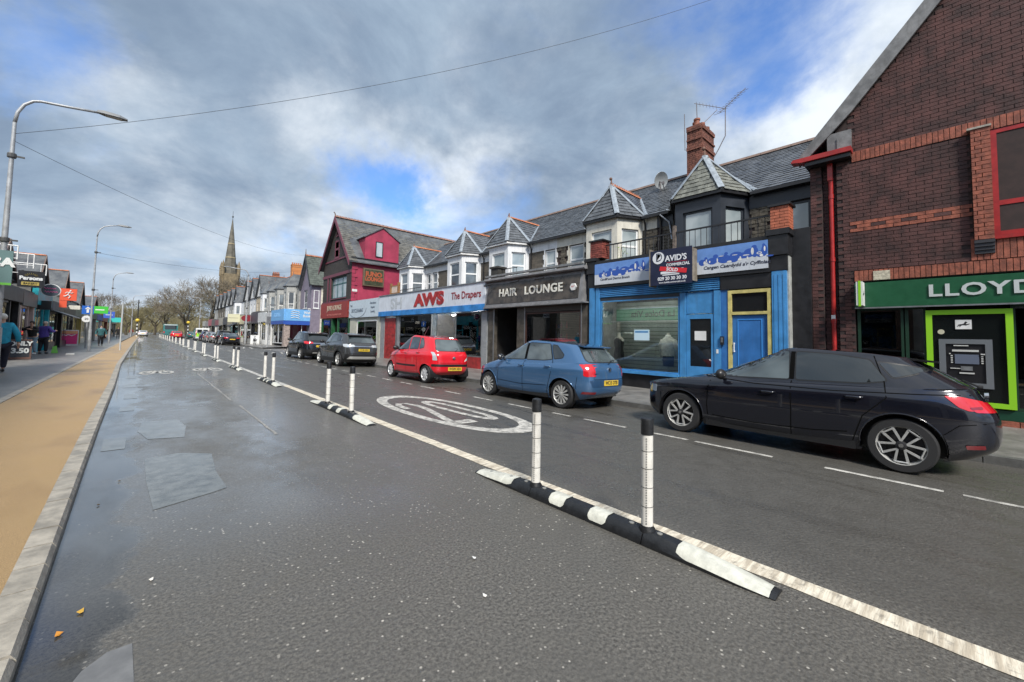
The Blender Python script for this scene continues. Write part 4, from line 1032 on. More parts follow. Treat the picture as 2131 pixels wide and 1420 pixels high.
for a, b, tx in ((2.73, 4.50, "Cangen Caerdydd a'r Cyffiniau"), (5.30, 7.555, 'Cardiff and District Branch')):
    p_ = B('fascia_panel', MB().box(XS-.085, XS-.062, a, b, 3.12, 3.44), PANELW, blue)
    B('upper_band', MB().box(XS-.0852, XS-.062, a, b, 3.442, 3.78), PERI, p_)
    if a < 4: text(tx, .115, (XS-.088, 3.43, 3.27), 'R', TEXTD, p_, wid=1.05, depth=.001, bold=.003, shear=.15)
    else: text(tx, .10, (XS-.088, 6.82, 3.27), 'R', TEXTD, p_, wid=.95, depth=.001, bold=.002, shear=.15)
    # frieze of sitting and lying animals in two tones
    yc = (a+b)/2 - (.12 if a < 4 else -.15); sc = .62 if a < 4 else .64
    k = 0
    def blobs(lst, m, dx):
        mb = MB()
        for k_, (u_, v_, ru, rv) in enumerate(lst):
            n = 14; o = len(mb.v)
            mb.v += [(XS-.0865-dx-k_*.00005, yc-(u_+ru*cos(2*pi*j/n))*sc, 3.42+(v_+rv*sin(2*pi*j/n))*sc) for j in range(n)]; mb.f.append(tuple(range(o, o+n))); mb.m.append(0)
        return B('animal_frieze', mb, m, p_)
    blobs([(-1.15, .0, .14, .13), (-1.0, .10, .07, .12), (-.75, .02, .2, .14), (-.62, .2, .10, .08), (-.30, .05, .26, .17), (-.22, .26, .07, .06), (.05, .02, .2, .15), (.15, .12, .25, .16), (.45, .10, .35, .12), (.62, .2, .2, .14), (.80, .18, .12, .2), (.78, .38, .09, .07), (1.0, .08, .16, .12), (1.12, .2, .1, .22), (1.10, .40, .05, .06), (1.3, -.03, .12, .03)], ROYAL, 0)
    blobs([(-1.05, -.02, .05, .07), (-.98, .06, .025, .06), (-.85, .0, .03, .05), (-.55, .03, .025, .08), (-.1, -.08, .09, .04), (.28, -.04, .07, .05), (.3, .02, .03, .06), (.72, .22, .05, .14), (.95, .12, .09, .05), (1.02, .02, .06, .05), (1.13, .26, .03, .1), (.5, .1, .12, .02), (.55, -.02, .03, .06), (-.4, .18, .1, .015), (.1, .16, .1, .015)], WHITE, .0012)
    blobs([(.76, .40, .03, .03), (.95, .12, .06, .025)], ROYAL, .0024)
sb = thing('estate_agent_board', 'dark navy estate agent board with SOLD strip fixed over the blue shop fascia', 'sign board', (10.2, 4.9, 3.4))
NAVY = mat('navy', (.012, .016, .045), .4, var=.2)
B('board', MB().box(10.19, 10.215, 4.335, 5.47, 2.89, 3.84), NAVY, sb)
B('frame', MB().box(10.22, 10.50, 5.44, 5.48, 2.89, 3.86).box(10.22, 10.50, 4.33, 4.37, 2.95, 3.80).box(10.18, 10.52, 5.474, 5.50, 2.87, 3.90), mat('old_timber', (.22, .19, .15), .7, var=.4), sb)
LW = mat('board_white', (.72, .73, .75), .4)
B('disc', MB().lathe([(.165, 10.183), (.165, 10.189)], (0, 5.235, 3.63), 'x', 28), LW, sb)
text('D', .34, (10.181, 5.215, 3.635), 'R', NAVY, sb, wid=.8, depth=.0015, bold=-.004); text('D', .27, (10.179, 5.215, 3.635), 'R', LW, sb, wid=.75, depth=.0015, bold=-.012)
text("AVID'S", .215, (10.186, 4.755, 3.58), 'R', LW, sb, wid=.92, depth=.002, bold=.006)
text('COMMERCIAL', .105, (10.186, 4.70, 3.405), 'R', LW, sb, wid=.95, depth=.002, bold=.003)
B('red_line', MB().box(10.186, 10.189, 4.45, 5.0, 3.475, 3.482), mat('strip_red', (.62, .02, .03), .4), sb)
wb = MB(); wb.box(10.186, 10.189, 4.62, 5.17, 3.18, 3.245); wb.box(10.186, 10.189, 4.66, 5.12, 3.135, 3.165); wb.box(10.186, 10.189, 4.55, 4.75, 3.28, 3.30)
B('white_strip', wb, LW, sb)
u = Vector((0, -cos(.17), -sin(.17))); vv = Vector((0, -sin(.17), cos(.17))); c = Vector((10.182, 4.83, 3.275)); q = [c+u*a+vv*b for a, b in ((-.37, -.06), (.37, -.06), (.37, .06), (-.37, .06))]
so_ = B('sold_strip', MB().slab(q, .003, (-1, 0, 0)), MATS['strip_red'], sb)
text('SOLD', .125, (10.179, 4.85, 3.275), 'R', LW, sb, depth=.0015, bold=.004, tilt=-.17)
text('029 20 30 30 30', .125, (10.186, 4.86, 3.05), 'R', LW, sb, wid=.95, depth=.002, bold=.004)
text('www.davidscommercial.co.uk', .065, (10.186, 4.86, 2.95), 'R', LW, sb, wid=.93, depth=.001, bold=.001)
# shutter box and housing
shb = B('shutter', MB().box(XS+.06, XS+.2, 3.80, 7.56, 2.70, 3.03), SBLUE, blue)
for k in range(6): B('slat', MB().prism([(XS+.055, 2.705+k*.054), (XS+.0, 2.715+k*.054), (XS-.008, 2.735+k*.054), (XS+.0, 2.75+k*.054), (XS+.055, 2.757+k*.054)], 'y', 3.82, 7.54), SBLUE, shb)
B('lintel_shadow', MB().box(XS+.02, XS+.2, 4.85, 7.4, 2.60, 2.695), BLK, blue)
pp = MB()
for a, b in ((2.39, 2.68), (7.42, 7.56), (7.60, 7.80)): pp.box(XS-.02, XS+.2, a, b, .02, 3.04)
pp.box(XS+.0, XS+.2, 3.80, 3.96, .02, 2.69); pp.box(XS, XS+.2, 4.68, 4.84, .02, 2.69)
for k in range(3): pp.box(XS-.03, XS-.021, 2.42+k*.09, 2.46+k*.09, .3, 2.95)
B('pilaster', pp, SBLUE, blue)
B('black_panel', MB().box(XS-.01, XS+.2, 2.69, 3.80, 2.69, 3.028), BLACK, blue)
pane(blue, 4.86, 7.40, .50, 2.60, fm=SBLUE, f=.035, m=glass('broad_shop_glass', (.95, .98, .96), .17))
B('sill', MB().box(XS-.08, XS+.2, 4.85, 7.56, .42, .495), SBLUE, blue)
B('stall_riser', MB().box(XS+.02, XS+.2, 4.84, 7.42, .0, .418), BLACK, blue)
dr = B('shop_door', MB().box(XS+.02, XS+.07, 3.97, 4.67, .05, .74).box(XS+.02, XS+.07, 3.97, 4.67, 1.98, 2.10).box(XS+.02, XS+.07, 3.97, 4.04, .74, 1.98).box(XS+.02, XS+.07, 4.58, 4.67, .74, 1.98), SBLUE, blue)
B('pane', MB().box(XS+.045, XS+.05, 4.04, 4.58, .74, 1.98), PANED, dr)
B('notice', MB().box(XS+.036, XS+.044, 4.17, 4.46, 1.42, 1.66), WHITE, dr)
B('transom_panel', MB().box(XS+.04, XS+.08, 3.97, 4.67, 2.12, 2.68), SBLUE, blue)
B('letter_plate', MB().box(XS-.005, XS-.001, 3.86, 3.91, 1.10, 1.20), WHITE, blue)
kp = B('keypad', MB().box(XS-.05, XS-.001, 3.72, 3.80, 1.32, 1.53), BLACK, blue); B('face', MB().box(XS-.056, XS-.051, 3.735, 3.785, 1.38, 1.50), GREYM, kp)
B('jamb', MB().box(XS+.02, XS+.2, 3.63, 3.795, .02, 2.69), DBLUE, blue)
sd_ = B('side_door_frame', MB().box(XS-.0, XS+.1, 3.55, 3.63, .02, 2.66).box(XS, XS+.1, 2.70, 2.78, .02, 2.66).box(XS, XS+.1, 2.78, 3.55, 2.58, 2.66).box(XS, XS+.1, 2.78, 3.55, 2.06, 2.13), YEL, blue)
B('fanlight', MB().box(XS+.05, XS+.06, 2.78, 3.55, 2.13, 2.58), PANED, sd_)
sdr = B('side_door', MB().box(XS+.05, XS+.09, 2.785, 3.545, .04, 2.055), DBLUE, blue)
B('moulding', MB().box(XS+.038, XS+.049, 2.90, 3.43, 1.93, 1.95).box(XS+.038, XS+.049, 2.90, 2.92, .3, 1.93).box(XS+.038, XS+.049, 3.41, 3.43, .3, 1.93), mat('door_blue_edge', (.05, .25, .62), .35), sdr)
B('handle', MB().tube([(XS+.0, 3.50, 1.15), (XS+.0, 3.50, 1.38)], .012, 8).box(XS, XS+.05, 3.49, 3.51, 1.16, 1.18).box(XS, XS+.05, 3.49, 3.51, 1.35, 1.37), UPVC, sdr)
for a, b, c, d in ((5.74, 6.21, 1.39, 1.70),):
    no = B('window_notice', MB().box(XS+.020, XS+.036, a, b, c, d), mat('pale_blue_notice', (.52, .68, .76), .5), blue); B('heading', MB().box(XS+.018, XS+.0198, a+.03, b-.03, d-.09, d-.04), SBLUE, no)
text('MY', .26, (XS+.05, 7.12, 2.24), 'R', mat('faint_reversed_letters', (.42, .46, .44), .5), blue, depth=.001, bold=.012, wid=-1)  # faint letters set backwards just inside the glass
sw = B('slatted_wall', MB().box(12.0, 12.04, 3.9, 7.69, .2, 2.72), mat('slat_gap', (.012, .015, .013), .7), blue)
z = .25
while z < 2.6: B('slat', MB().box(11.96, 11.998, 3.9, 7.69, z, z+.105), mat('sage_slat', (.28, .32, .28), .6, var=.25, vs=1.5), sw); z += .12
def mannequin(label, x, y, z, coat):
    t = thing('mannequin', label, 'mannequin', (x, y, z), radians(90))
    body = mat('mannequin_cream', (.58, .55, .46), .5)
    def ell(prof, n=18): 
        mb = MB()
        for wx, wy, h, oy in prof:
            for j in range(n): a = 2*pi*j/n; mb.v.append((wx*cos(a), oy+wy*sin(a), h))
        for i in range(len(prof)-1):
            for j in range(n): j2 = (j+1) % n; mb.f.append((i*n+j, i*n+j2, (i+1)*n+j2, (i+1)*n+j)); mb.m.append(0)
        mb.f.append(tuple(range((len(prof)-1)*n, len(prof)*n))); mb.m.append(0)
        return mb
    B('torso', ell([(.13, .10, 0, 0), (.16, .12, .1, 0), (.12, .095, .3, 0), (.16, .12, .48, 0), (.18, .10, .58, 0), (.10, .07, .66, 0), (.05, .05, .69, 0), (.045, .045, .78, 0), (.02, .02, .80, 0)]), body, t, False, smooth='all')
    if coat:
        cm = mat('cream_jacket', (.86, .86, .76), .85, var=.25, vs=14, bump=.4, bs=25)
        B('jacket', ell([(.20, .15, .12, 0), (.195, .15, .3, 0), (.19, .15, .48, 0), (.205, .13, .57, 0), (.14, .10, .66, 0), (.075, .07, .70, 0), (.085, .08, .745, 0)]), cm, t, False, smooth='all')
        for sx in (-1, 1): B('sleeve', MB().tube([(sx*.17, 0, .60), (sx*.235, .02, .45), (sx*.235, -.05, .25), (sx*.20, -.10, .04)], [.065, .06, .055, .06], 10), cm, t, False, smooth='all')
        B('collar', MB().tube([(-.08, -.02, .70), (0, -.11, .58), (.08, -.02, .70)], .022, 6), mat('jacket_trim', (.2, .2, .17), .8), t, False, smooth='all')
        B('skirt', ell([(.15, .12, -.18, 0), (.17, .13, .0, 0), (.16, .12, .14, 0)]), mat('dark_skirt', (.06, .05, .05), .8), t, False, smooth='all')
    else:
        B('vest', ell([(.17, .13, -.05, 0), (.175, .13, .1, 0), (.135, .105, .3, 0), (.17, .13, .48, 0), (.165, .11, .58, 0), (.10, .08, .64, 0)]), mat('charcoal_vest', (.04, .042, .042), .85, var=.3), t, False, smooth='all')
    B('stand', MB().tube([(0, 0, -.95), (0, 0, 0)], .015, 6).lathe([(.16, -.96), (.16, -.945), (.02, -.93)], n=14), GREYM, t, False)
    return t
mannequin('headless mannequin wearing a cream jacket in the blue shop window', 11.4, 5.55, .82, True)
mannequin('bust mannequin in a charcoal vest at the left end of the blue shop window', 11.3, 7.15, .82, False)

# ---- hair salon
MARB = mat('brown_marble', (.060, .050, .040), .3, var=.55, vs=3.5)
SGREY = mat('salon_grey', (.20, .20, .205), .45, var=.25, vs=4, streak=.3)
hair = thing('shop_unit', 'hair salon with dark brown marble fascia and white lettering', 'shop', (XS, 10.4, 0))
shell(hair, 7.81, 13.03, glow=None, m=mat('dark_interior', (.035, .032, .03), .8, var=.3))
B('fascia', MB().prism([(XS-.22, 2.62), (XS-.05, 3.68), (XS+.3, 3.68), (XS+.3, 2.62)], 'y', 8.0, 13.0), SGREY, hair)
mp = MB()
def fx(z): return XS-.22+.17*(z-2.62)/1.06-.008
cols_ = [8.12, 9.3, 10.5, 11.7, 12.9]
for i in range(4):
    a, b = cols_[i]+.004, cols_[i+1]-.004
    for z0, z1 in ((2.74, 3.22), (3.226, 3.56)):
        mb = MB(); mb.add([(fx(z0)-.006, a, z0), (fx(z0)-.006, b, z0), (fx(z1)-.006, b, z1), (fx(z1)-.006, a, z1), (fx(z0)+.03, a, z0), (fx(z0)+.03, b, z0), (fx(z1)+.03, b, z1), (fx(z1)+.03, a, z1)], [(3, 2, 1, 0), (4, 5, 6, 7), (0, 1, 5, 4), (1, 2, 6, 5), (2, 3, 7, 6), (3, 0, 4, 7)])
        B('marble_panel', mb, MARB, hair)
hg = MB(); hg.prism([(XS-.20, 3.685), (XS-.24, 3.72), (XS-.22, 3.80), (XS+.2, 3.86), (XS+.3, 3.685)], 'y', 7.86, 13.04); hg.box(XS-.26, XS+.1, 7.85, 13.04, 2.575, 2.618)
B('cornice', hg, SGREY, hair)
B('gutter', MB().prism([(XS-.20, 3.862), (XS-.22, 3.93), (XS-.05, 3.93), (XS-.05, 3.862)], 'y', 7.95, 13.0), mat('pale_gutter', (.38, .40, .40), .5, var=.3), hair)
IV = mat('ivory_letters', (.66, .65, .58), .45)
tl = 'HAIR'; 
text('HAIR', .42, (fx(3.16)-.035, 11.62, 3.15), 'R', IV, hair, wid=1.04, bold=.010, depth=.012, space=1.08)
text('LOUNGE', .42, (fx(3.16)-.035, 9.74, 3.15), 'R', IV, hair, wid=1.04, bold=.010, depth=.012, space=1.10)
al = B('alarm_box', MB().lathe([(.13, fx(3.12)-.07), (.13, fx(3.12)-.01)], (0, 8.33, 3.12), 'x', 6), WHITE, hair); text('ADT', .07, (fx(3.12)-.073, 8.33, 3.13), 'R', mat('alarm_red', (.5, .05, .05), .5), al, depth=.001)
for k, yy in enumerate((12.65, 11.05, 9.75)):
    B('spotlight', MB().tube([(XS-.34, yy+.22, 3.50), (XS-.34, yy-.22, 3.52)], .038, 8).tube([(XS-.34, yy-.1, 3.51), (XS-.1, yy-.35, 3.56)], .012, 6), BLACK, hair)
for a, b in ((12.62, 13.0), (10.80, 11.25), (7.92, 8.14)):
    z = .02
    while z < 2.56: B('marble_panel', MB().box(XS+.02, XS+.2, a, b, z+.003, min(z+.62, 2.56)), mat('grey_brown_marble', (.085, .075, .062), .4, var=.5, vs=4), hair); z += .625
B('trim', MB().box(XS+.0, XS+.019, 12.60, 12.66, .02, 2.57).box(XS, XS+.019, 10.79, 10.83, .02, 2.57).box(XS, XS+.019, 8.12, 8.16, .02, 2.57), GREYM, hair)
B('entrance_side', MB().box(XS+.25, XS+1.5, 11.26, 11.32, .02, 2.57).box(XS+1.5, XS+1.56, 11.26, 12.6, .02, 2.57), mat('dark_brown_wood', (.03, .022, .016), .5, var=.3), hair)
B('shutter_housing', MB().box(XS+.0, XS+.2, 8.16, 10.79, 2.36, 2.57).box(XS-.02, XS-.001, 8.16, 10.79, 2.42, 2.44), mat('bronze_brown', (.05, .042, .034), .45), hair)
pane(hair, 8.17, 10.78, .45, 2.34, fm=mat('dark_wood_frame', (.06, .025, .018), .4), f=.05)
B('stall_riser', MB().box(XS+.02, XS+.2, 8.16, 10.79, .02, .44), MARB, hair)
for a, b, c, d in ((10.35, 10.66, 1.45, 2.05), (10.35, 10.66, .8, 1.3)): B('poster', MB().box(XS+.06, XS+.07, a, b, c, d), mat('pale_green_poster', (.42, .48, .42), .6), hair)
bo = thing('product_shelf', 'shelf of red, blue and white hair product bottles behind the salon window', 'shelf', (11.1, 9.6, .8))
B('board', MB().box(10.95, 11.25, 9.0, 10.1, 1.02, 1.04).box(10.95, 11.25, 9.0, 10.1, 1.40, 1.42).box(10.95, 11.25, 9.0, 10.1, 1.75, 1.77), mat('dark_shelf', (.05, .05, .05), .5), bo)
cs = [(.5, .03, .06), (.05, .08, .35), (.6, .6, .58), (.35, .02, .15), (.1, .1, .12)]
for z in (1.04, 1.42, 1.77):
    for k in range(8):
        yy = 9.08+k*.125; hgt = rnd.uniform(.12, .24); ci = rnd.randrange(5)
        B('bottle', MB().lathe([(.035, z), (.035, z+hgt*.7), (.015, z+hgt*.8), (.015, z+hgt)], (11.0, yy, 0), n=8), mat('bottle%d' % ci, cs[ci], .3), bo, smooth=40)
text('Parsons', .22, (XS+.085, 10.0, 2.13), 'R', mat('sign_reflection_white', (.36, .38, .34), .5), hair, depth=.001, wid=-1)  # bakery sign's reflection, built in as reversed letters behind the glass
rr_ = B('railing', MB().box(XS+.3, XS+.33, 11.6, 12.9, 4.22, 4.25), BLACK, hair)
for k in range(8): B('baluster', MB().tube([(XS+.315, 11.65+k*.17, 3.8), (XS+.315, 11.65+k*.17, 4.22)], .008, 5), BLACK, rr_)
B('dark_pier', MB().box(XS+.1, XS+.5, 12.55, 13.0, 3.87, 4.28).box(XS+.05, XS+.55, 12.5, 13.05, 4.282, 4.36), mat('sooty_stone', (.04, .038, .034), .8, var=.5, vs=8), hair)

# ---- drapers
MAROON = mat('maroon_letters', (.24, .02, .025), .45, var=.15)
REDS = mat('draper_red', (.34, .03, .03), .42, var=.45, vs=6)
dra = thing('shop_unit', "wide drapers shop with long white fascia, blue underband and red slab lettering", 'shop', (XS, 18, 0))
shell(dra, 13.06, 23.38, zt=3.66, m=mat('pale_interior', (.30, .32, .31), .8, var=.3))
ys_ = [13.06, 15.2, 17.3, 19.4, 21.4, 23.36]
for i in range(5): B('fascia_panel', MB().box(XS-.14, XS+.2, ys_[i]+.004, ys_[i+1]-.004, 2.80, 3.72), mat('drapers_white', (.60, .64, .70), .4, var=.1, vs=2, streak=.25), dra)
B('blue_band', MB().box(XS-.17, XS+.2, 13.06, 23.36, 2.52, 2.797), mat('drapers_blue', (.035, .22, .56), .42, var=.35, vs=2.2), dra)
B('parapet_trim', MB().box(XS-.18, XS+.25, 13.04, 23.38, 3.722, 3.77), GREYM, dra)
text('AWS', .82, (XS-.146, 17.6, 3.22), 'R', mat('weathered_red', (.40, .03, .03), .5, var=.5, vs=6), dra, wid=1.55, bold=.05, depth=.018)
text('SH', .82, (XS-.1465, 21.1, 3.18), 'R', mat('ghost_letters', (.47, .50, .53), .6, var=.25, vs=7), dra, wid=1.45, bold=.03, depth=.002)
text('The Drapers', .46, (XS-.146, 14.45, 3.25), 'R', MAROON, dra, wid=.94, bold=.006, depth=.006)
GT = mat('grey_wall_tile', (.26, .27, .28), .4, var=.15)
for a, b in ((13.08, 13.42), (20.95, 21.18), (22.82, 23.36)):
    z = .02
    while z < 2.5:
        B('wall_tile', MB().box(XS+.0, XS+.2, a, b, z+.003, min(z+.3, 2.51)), GT, dra); z += .302
z = .02
while z < 2.45:
    B('wall_tile', MB().box(XS+.02, XS+.2, 21.5, 22.8, z+.003, min(z+.2, 2.4)), REDS, dra); z += .203
B('recess_post', MB().box(XS+.02, XS+.1, 21.22, 21.3, .02, 2.5).box(XS+.02, XS+.1, 21.36, 21.42, .02, 2.5), GREYM, dra)
pane(dra, 13.45, 15.42, .52, 2.50, f=.04); pane(dra, 17.52, 20.92, .52, 2.50, f=.04)
B('stall_riser', MB().box(XS+.03, XS+.2, 13.42, 15.44, .02, .51).box(XS+.03, XS+.2, 17.5, 20.95, .02, .51), REDS, dra)
B('lobby_panel', MB().box(XS+.3, XS+1.4, 17.42, 17.5, .02, 2.5).box(XS+1.3, XS+1.36, 16.0, 17.4, .02, 2.5), mat('taupe_panel', (.15, .14, .13), .6, var=.2), dra)
B('door', MB().box(XS+1.3, XS+1.35, 15.5, 15.98, .02, 2.3), PANED, dra)
B('tube_light', MB().box(XS+.6, XS+.66, 15.9, 16.6, 2.43, 2.47), MATS['tube_glow'], dra)
B('tube_light', MB().box(XS+.6, XS+.66, 13.7, 15.0, 2.45, 2.49), MATS['tube_glow'], dra)
B('window_lettering', MB().box(XS+.055, XS+.06, 13.6, 15.35, 1.95, 2.40), mat('teal_banner', (.06, .25, .28), .5, var=.3, vs=6), dra)
def draped(label, x, y, z, m1, m2=None, s=1.0, group='goods in the drapers window'):
    t = thing('display_goods', label, 'display', (x, y, z), 0, group)
    mb = MB(); mb.lathe([(.16*s, 0), (.18*s, .1*s), (.12*s, .28*s), (.17*s, .45*s), (.12*s, .56*s), (.04*s, .6*s), (.035*s, .68*s)], n=12); B('bust', mb, m1, t, False, smooth=50)
    if m2: B('garment', MB().lathe([(.185*s, .22*s), (.19*s, .42*s), (.1*s, .57*s)], n=12), m2, t, False, smooth=50)
CR = mat('lingerie_cream', (.62, .58, .54), .6); TEAL = mat('pale_teal_cloth', (.28, .48, .48), .8, var=.3, vs=12)
draped('white bust mannequin in black and white underwear in the right drapers window', 11.0, 14.95, .95, CR, BLACK)
draped('white lace bra bust beside the other bust in the right drapers window', 11.0, 14.35, .98, mat('bust_grey', (.12, .13, .13), .5), CR)
draped('mannequin with blue grey top in the left drapers window', 11.0, 20.3, .9, CR, mat('slate_blue_cloth', (.10, .17, .20), .8))
for k, (yy, zz, w2, h2_b, m_, lb) in enumerate(((14.0, .56, .8, .42, TEAL, 'pale teal folded bedding low in the right drapers window'), (15.0, .56, .5, .36, CR, 'pack of beige underwear low in the right drapers window'), (19.6, .56, 1.2, .35, TEAL, 'pale cloth bundle low in the left drapers window'))):
    mb = MB(); n = 12
    for i in range(n+1):
        for j in range(6):
            a = i/n; mb.v.append((10.85+j*.06, yy-w2/2+w2*a, zz+h2_b*(sin(pi*a)**.6)*(.55+.09*j)+.02*sin(a*23+j)))
    for i in range(n):
        for j in range(5): q = i*6+j; mb.f.append((q, q+1, q+7, q+6)); mb.m.append(0)
    tag(B('folded_cloth', mb, m_, smooth='all'), lb, 'cloth', 'goods in the drapers window')
tag(B('poster', MB().box(10.9, 10.92, 18.9, 19.5, 1.2, 2.2), WHITE), 'tall white framed poster inside the left drapers window', 'poster')
tag(B('poster', MB().box(10.9, 10.92, 18.1, 18.85, 1.75, 2.05), mat('coral_paper', (.5, .2, .13), .6)), 'small coral coloured sign in the left drapers window', 'poster')
rr_ = B('railing', MB().box(XS+.3, XS+.33, 19.2, 21.6, 4.02, 4.05), BLACK, dra)
for k in range(12): B('baluster', MB().tube([(XS+.315, 19.3+k*.2, 3.6), (XS+.315, 19.3+k*.2, 4.02)], .01, 5), BLACK, rr_)
fnc = thing('timber_planter', 'orange brown timber railing box on the flat roof against the crimson wall', 'planter', (11.0, 23.0, 3.66))
TIM = mat('orange_timber', (.30, .15, .06), .65, var=.3)
for dy in (-1.0, 0.0): B('post', MB().box(10.95, 11.07, 22.9+dy, 23.02+dy, 3.66, 4.55), TIM, fnc)
B('rail', MB().box(10.98, 11.03, 21.9, 22.9, 4.35, 4.41).box(10.98, 11.03, 21.9, 22.9, 3.9, 3.96), TIM, fnc)
for k in range(5): B('board', MB().box(10.985, 11.02, 22.06+k*.17, 22.14+k*.17, 3.96, 4.35), mat('whitewashed_board', (.5, .45, .38), .6), fnc)

# ---- dry cleaner
dry = thing('shop_unit', 'small dry cleaning shop with pale blue grey fascia between drapers and crimson building', 'shop', (XS, 26, 0))
shell(dry, 23.42, 28.36, zt=3.6, m=mat('yellow_lit_interior', (.45, .42, .25), .8, var=.3, vs=3))
B('fascia', MB().box(XS-.1, XS+.2, 23.44, 28.30, 2.54, 3.70), mat('dry_fascia', (.52, .60, .66), .42, var=.1, streak=.2), dry)
text('DRYCLEANING', .34, (XS-.105, 26.85, 3.0), 'R', mat('slate_letters', (.10, .13, .17), .5), dry, wid=.85, bold=.004)
text('THE', .2, (XS-.105, 27.9, 3.36), 'R', MATS['slate_letters'], dry)
for k, s_ in enumerate(('Alterations', 'Repairs', 'Laundry')): text(s_, .2, (XS-.105, 24.35, 3.42-k*.27), 'R', MATS['slate_letters'], dry)
ar_ = MB(); ar_.tube([(XS-.105, 26.85+1.5*cos(a*.12), 3.25+.62*sin(a*.12)-.1) for a in range(-26, 1)], .012, 5); B('swirl', ar_, MATS['slate_letters'], dry)
pane(dry, 23.9, 27.1, .7, 2.35, fm=UPVC, f=.08)
B('pier', MB().box(XS+.0, XS+.2, 27.12, 28.3, .02, 2.53).box(XS, XS+.2, 23.44, 23.88, .02, 2.53).box(XS+.02, XS+.2, 23.88, 27.12, .02, .69).box(XS+.02, XS+.2, 23.88, 27.12, 2.36, 2.53), mat('cream_panel', (.48, .47, .40), .5, var=.2), dry)
B('interior_light', MB().box(XS+.9, XS+.96, 24.2, 26.8, 2.2, 2.25), MATS['tube_glow'], dry)
for k, (a, b, c, d) in enumerate(((24.2, 24.7, 1.2, 1.8), (25.3, 25.7, 1.0, 1.7), (26.2, 26.7, 1.3, 2.0))): B('poster', MB().box(XS+.1, XS+.12, a, b, c, d), WHITE, dry)

# ---- crimson corner building
CRIM = mat('crimson_paint', (.34, .034, .075), .55, var=.22, vs=1.6, streak=.18)
PURP = mat('dusky_purple_trim', (.15, .035, .055), .5, var=.2)
ju = thing('corner_building', 'tall crimson painted gabled building with a bar sign on its side wall', 'building', (XS, 31.4, 0))
y0, y1, ya = 28.4, 34.4, 31.4; zE2, zA = 6.9, 10.30; XJ = 21.5
jw = MB(); wall(jw, (XS, y1, 0), (0, -1, 0), (-1, 0, 0), 6.0, 3.75, 6.0, [(1.9, 5.1, 4.1, 5.72)], .3)
jw.prism([(y0, 6.0), (y0, zE2), (ya, zA-.12), (y1, zE2), (y1, 6.0)], 'x', XS, XS+.3)
B('front_wall', jw, DSTONE['R'], ju)
B('side_wall', MB().box(XS+.302, XJ, y0, y0+.25, 0, zE2).box(XS+.302, XJ, y1-.25, y1, 0, zE2), CRIM, ju)
qn = MB()
for k in range(11): B('quoin', MB().box(XS+.02, XS+(.26 if k % 2 else .42), y0-.045, y0-.002, 3.75+k*.285+.02, 3.75+(k+1)*.285-.008), CRIM, ju)
B('rear_wall', MB().prism([(y0, 0), (y0, zE2), (ya, zA-.12), (y1, zE2), (y1, 0)], 'x', XJ-.25, XJ), CRIM, ju)
window(ju, (XS, y1-1.9, 0), (0, -1, 0), (-1, 0, 0), 3.2, 4.1, 5.72, 'cross3', fm=mat('teal_frame', (.03, .10, .10), .4), gm=PANEC, inset=.12, fw_=.09, sm=PURP)
B('trim', MB().box(XS-.05, XS-.002, y0+.0, y1, 5.80, 6.02).box(XS-.05, XS-.002, y0+.3, y1-.5, 7.02, 7.14).box(XS-.04, XS-.002, 32.52, 32.68, 3.85, 5.8).box(XS-.04, XS-.002, 33.1, 33.3, 3.85, 5.8).box(XS-.06, XS-.002, y0, y1, 3.78, 3.9), PURP, ju)
window(ju, (XS-.02, 31.95, 0), (0, -1, 0), (-1, 0, 0), .95, 7.2, 8.6, 'sash', fm=PURP, gm=PANED, inset=0, fw_=.13)
window(ju, (XS-.02, 31.65, 0), (0, -1, 0), (-1, 0, 0), .5, 8.95, 9.35, 'plain', fm=PURP, gm=PANED, inset=0, fw_=.07)
bg_ = MB()
sl_ = (zA-zE2)/(ya-y0)
for sg in (1, -1):
    ye = ya-sg*(3.0+.28); zz = zE2-.28*sl_
    bg_.prism([(ya, zA+.10), (ya, zA-.28), (ye, zz-.34), (ye, zz+.04)] if sg > 0 else [(ya, zA-.28), (ya, zA+.10), (ye, zz+.04), (ye, zz-.34)], 'x', XS-.34, XS-.29)
B('bargeboard', bg_, PURP, ju)
rf = MB()
for sg in (1, -1):
    ye = ya-sg*(3.0+.30); zz = zE2-.30*sl_
    rf.add([(XS-.3, ya, zA+.08), (XS-.3, ye, zz+.03), (XJ, ye, zz+.03), (XJ, ya, zA+.08), (XS-.3, ya, zA+.0), (XS-.3, ye, zz-.05), (XJ, ye, zz-.05), (XJ, ya, zA+.0)], [(0, 1, 2, 3), (7, 6, 5, 4), (0, 4, 5, 1), (1, 5, 6, 2), (2, 6, 7, 3)])
rfo = B('roof', rf, SLATE, ju)
SLJ = mat('brown_slate', (.125, .12, .105), .5, var=.5, vs=3.0, bump=.25)
Lb = hypot(3.3, 3.3*sl_)
slates(rfo, (XS-.3, y0-.3, zE2-.30*sl_+.03), (1, 0, 0), Vector((0, 3.3, 3.3*sl_)).normalized(), [(0, 0), (.65, 0), (.65, 2.5), (1.9, 3.55), (3.95, 2.55), (3.95, 0), (XJ-XS, 0), (XJ-XS, Lb), (0, Lb)], .34, .24, SLJ, 0, seed=9)
ridge_tiles(rfo, (XS-.3, ya, zA+.14), (XJ, ya, zA+.14), mat('crest_tile', (.27, .14, .10), .7, var=.4), .09, n=24, crest=True)
B('finial', MB().tube([(XS-.28, ya, zA+.1), (XS-.30, ya, zA+.32), (XS-.40, ya, zA+.42)], .04, 6), RIDGEG, rfo)
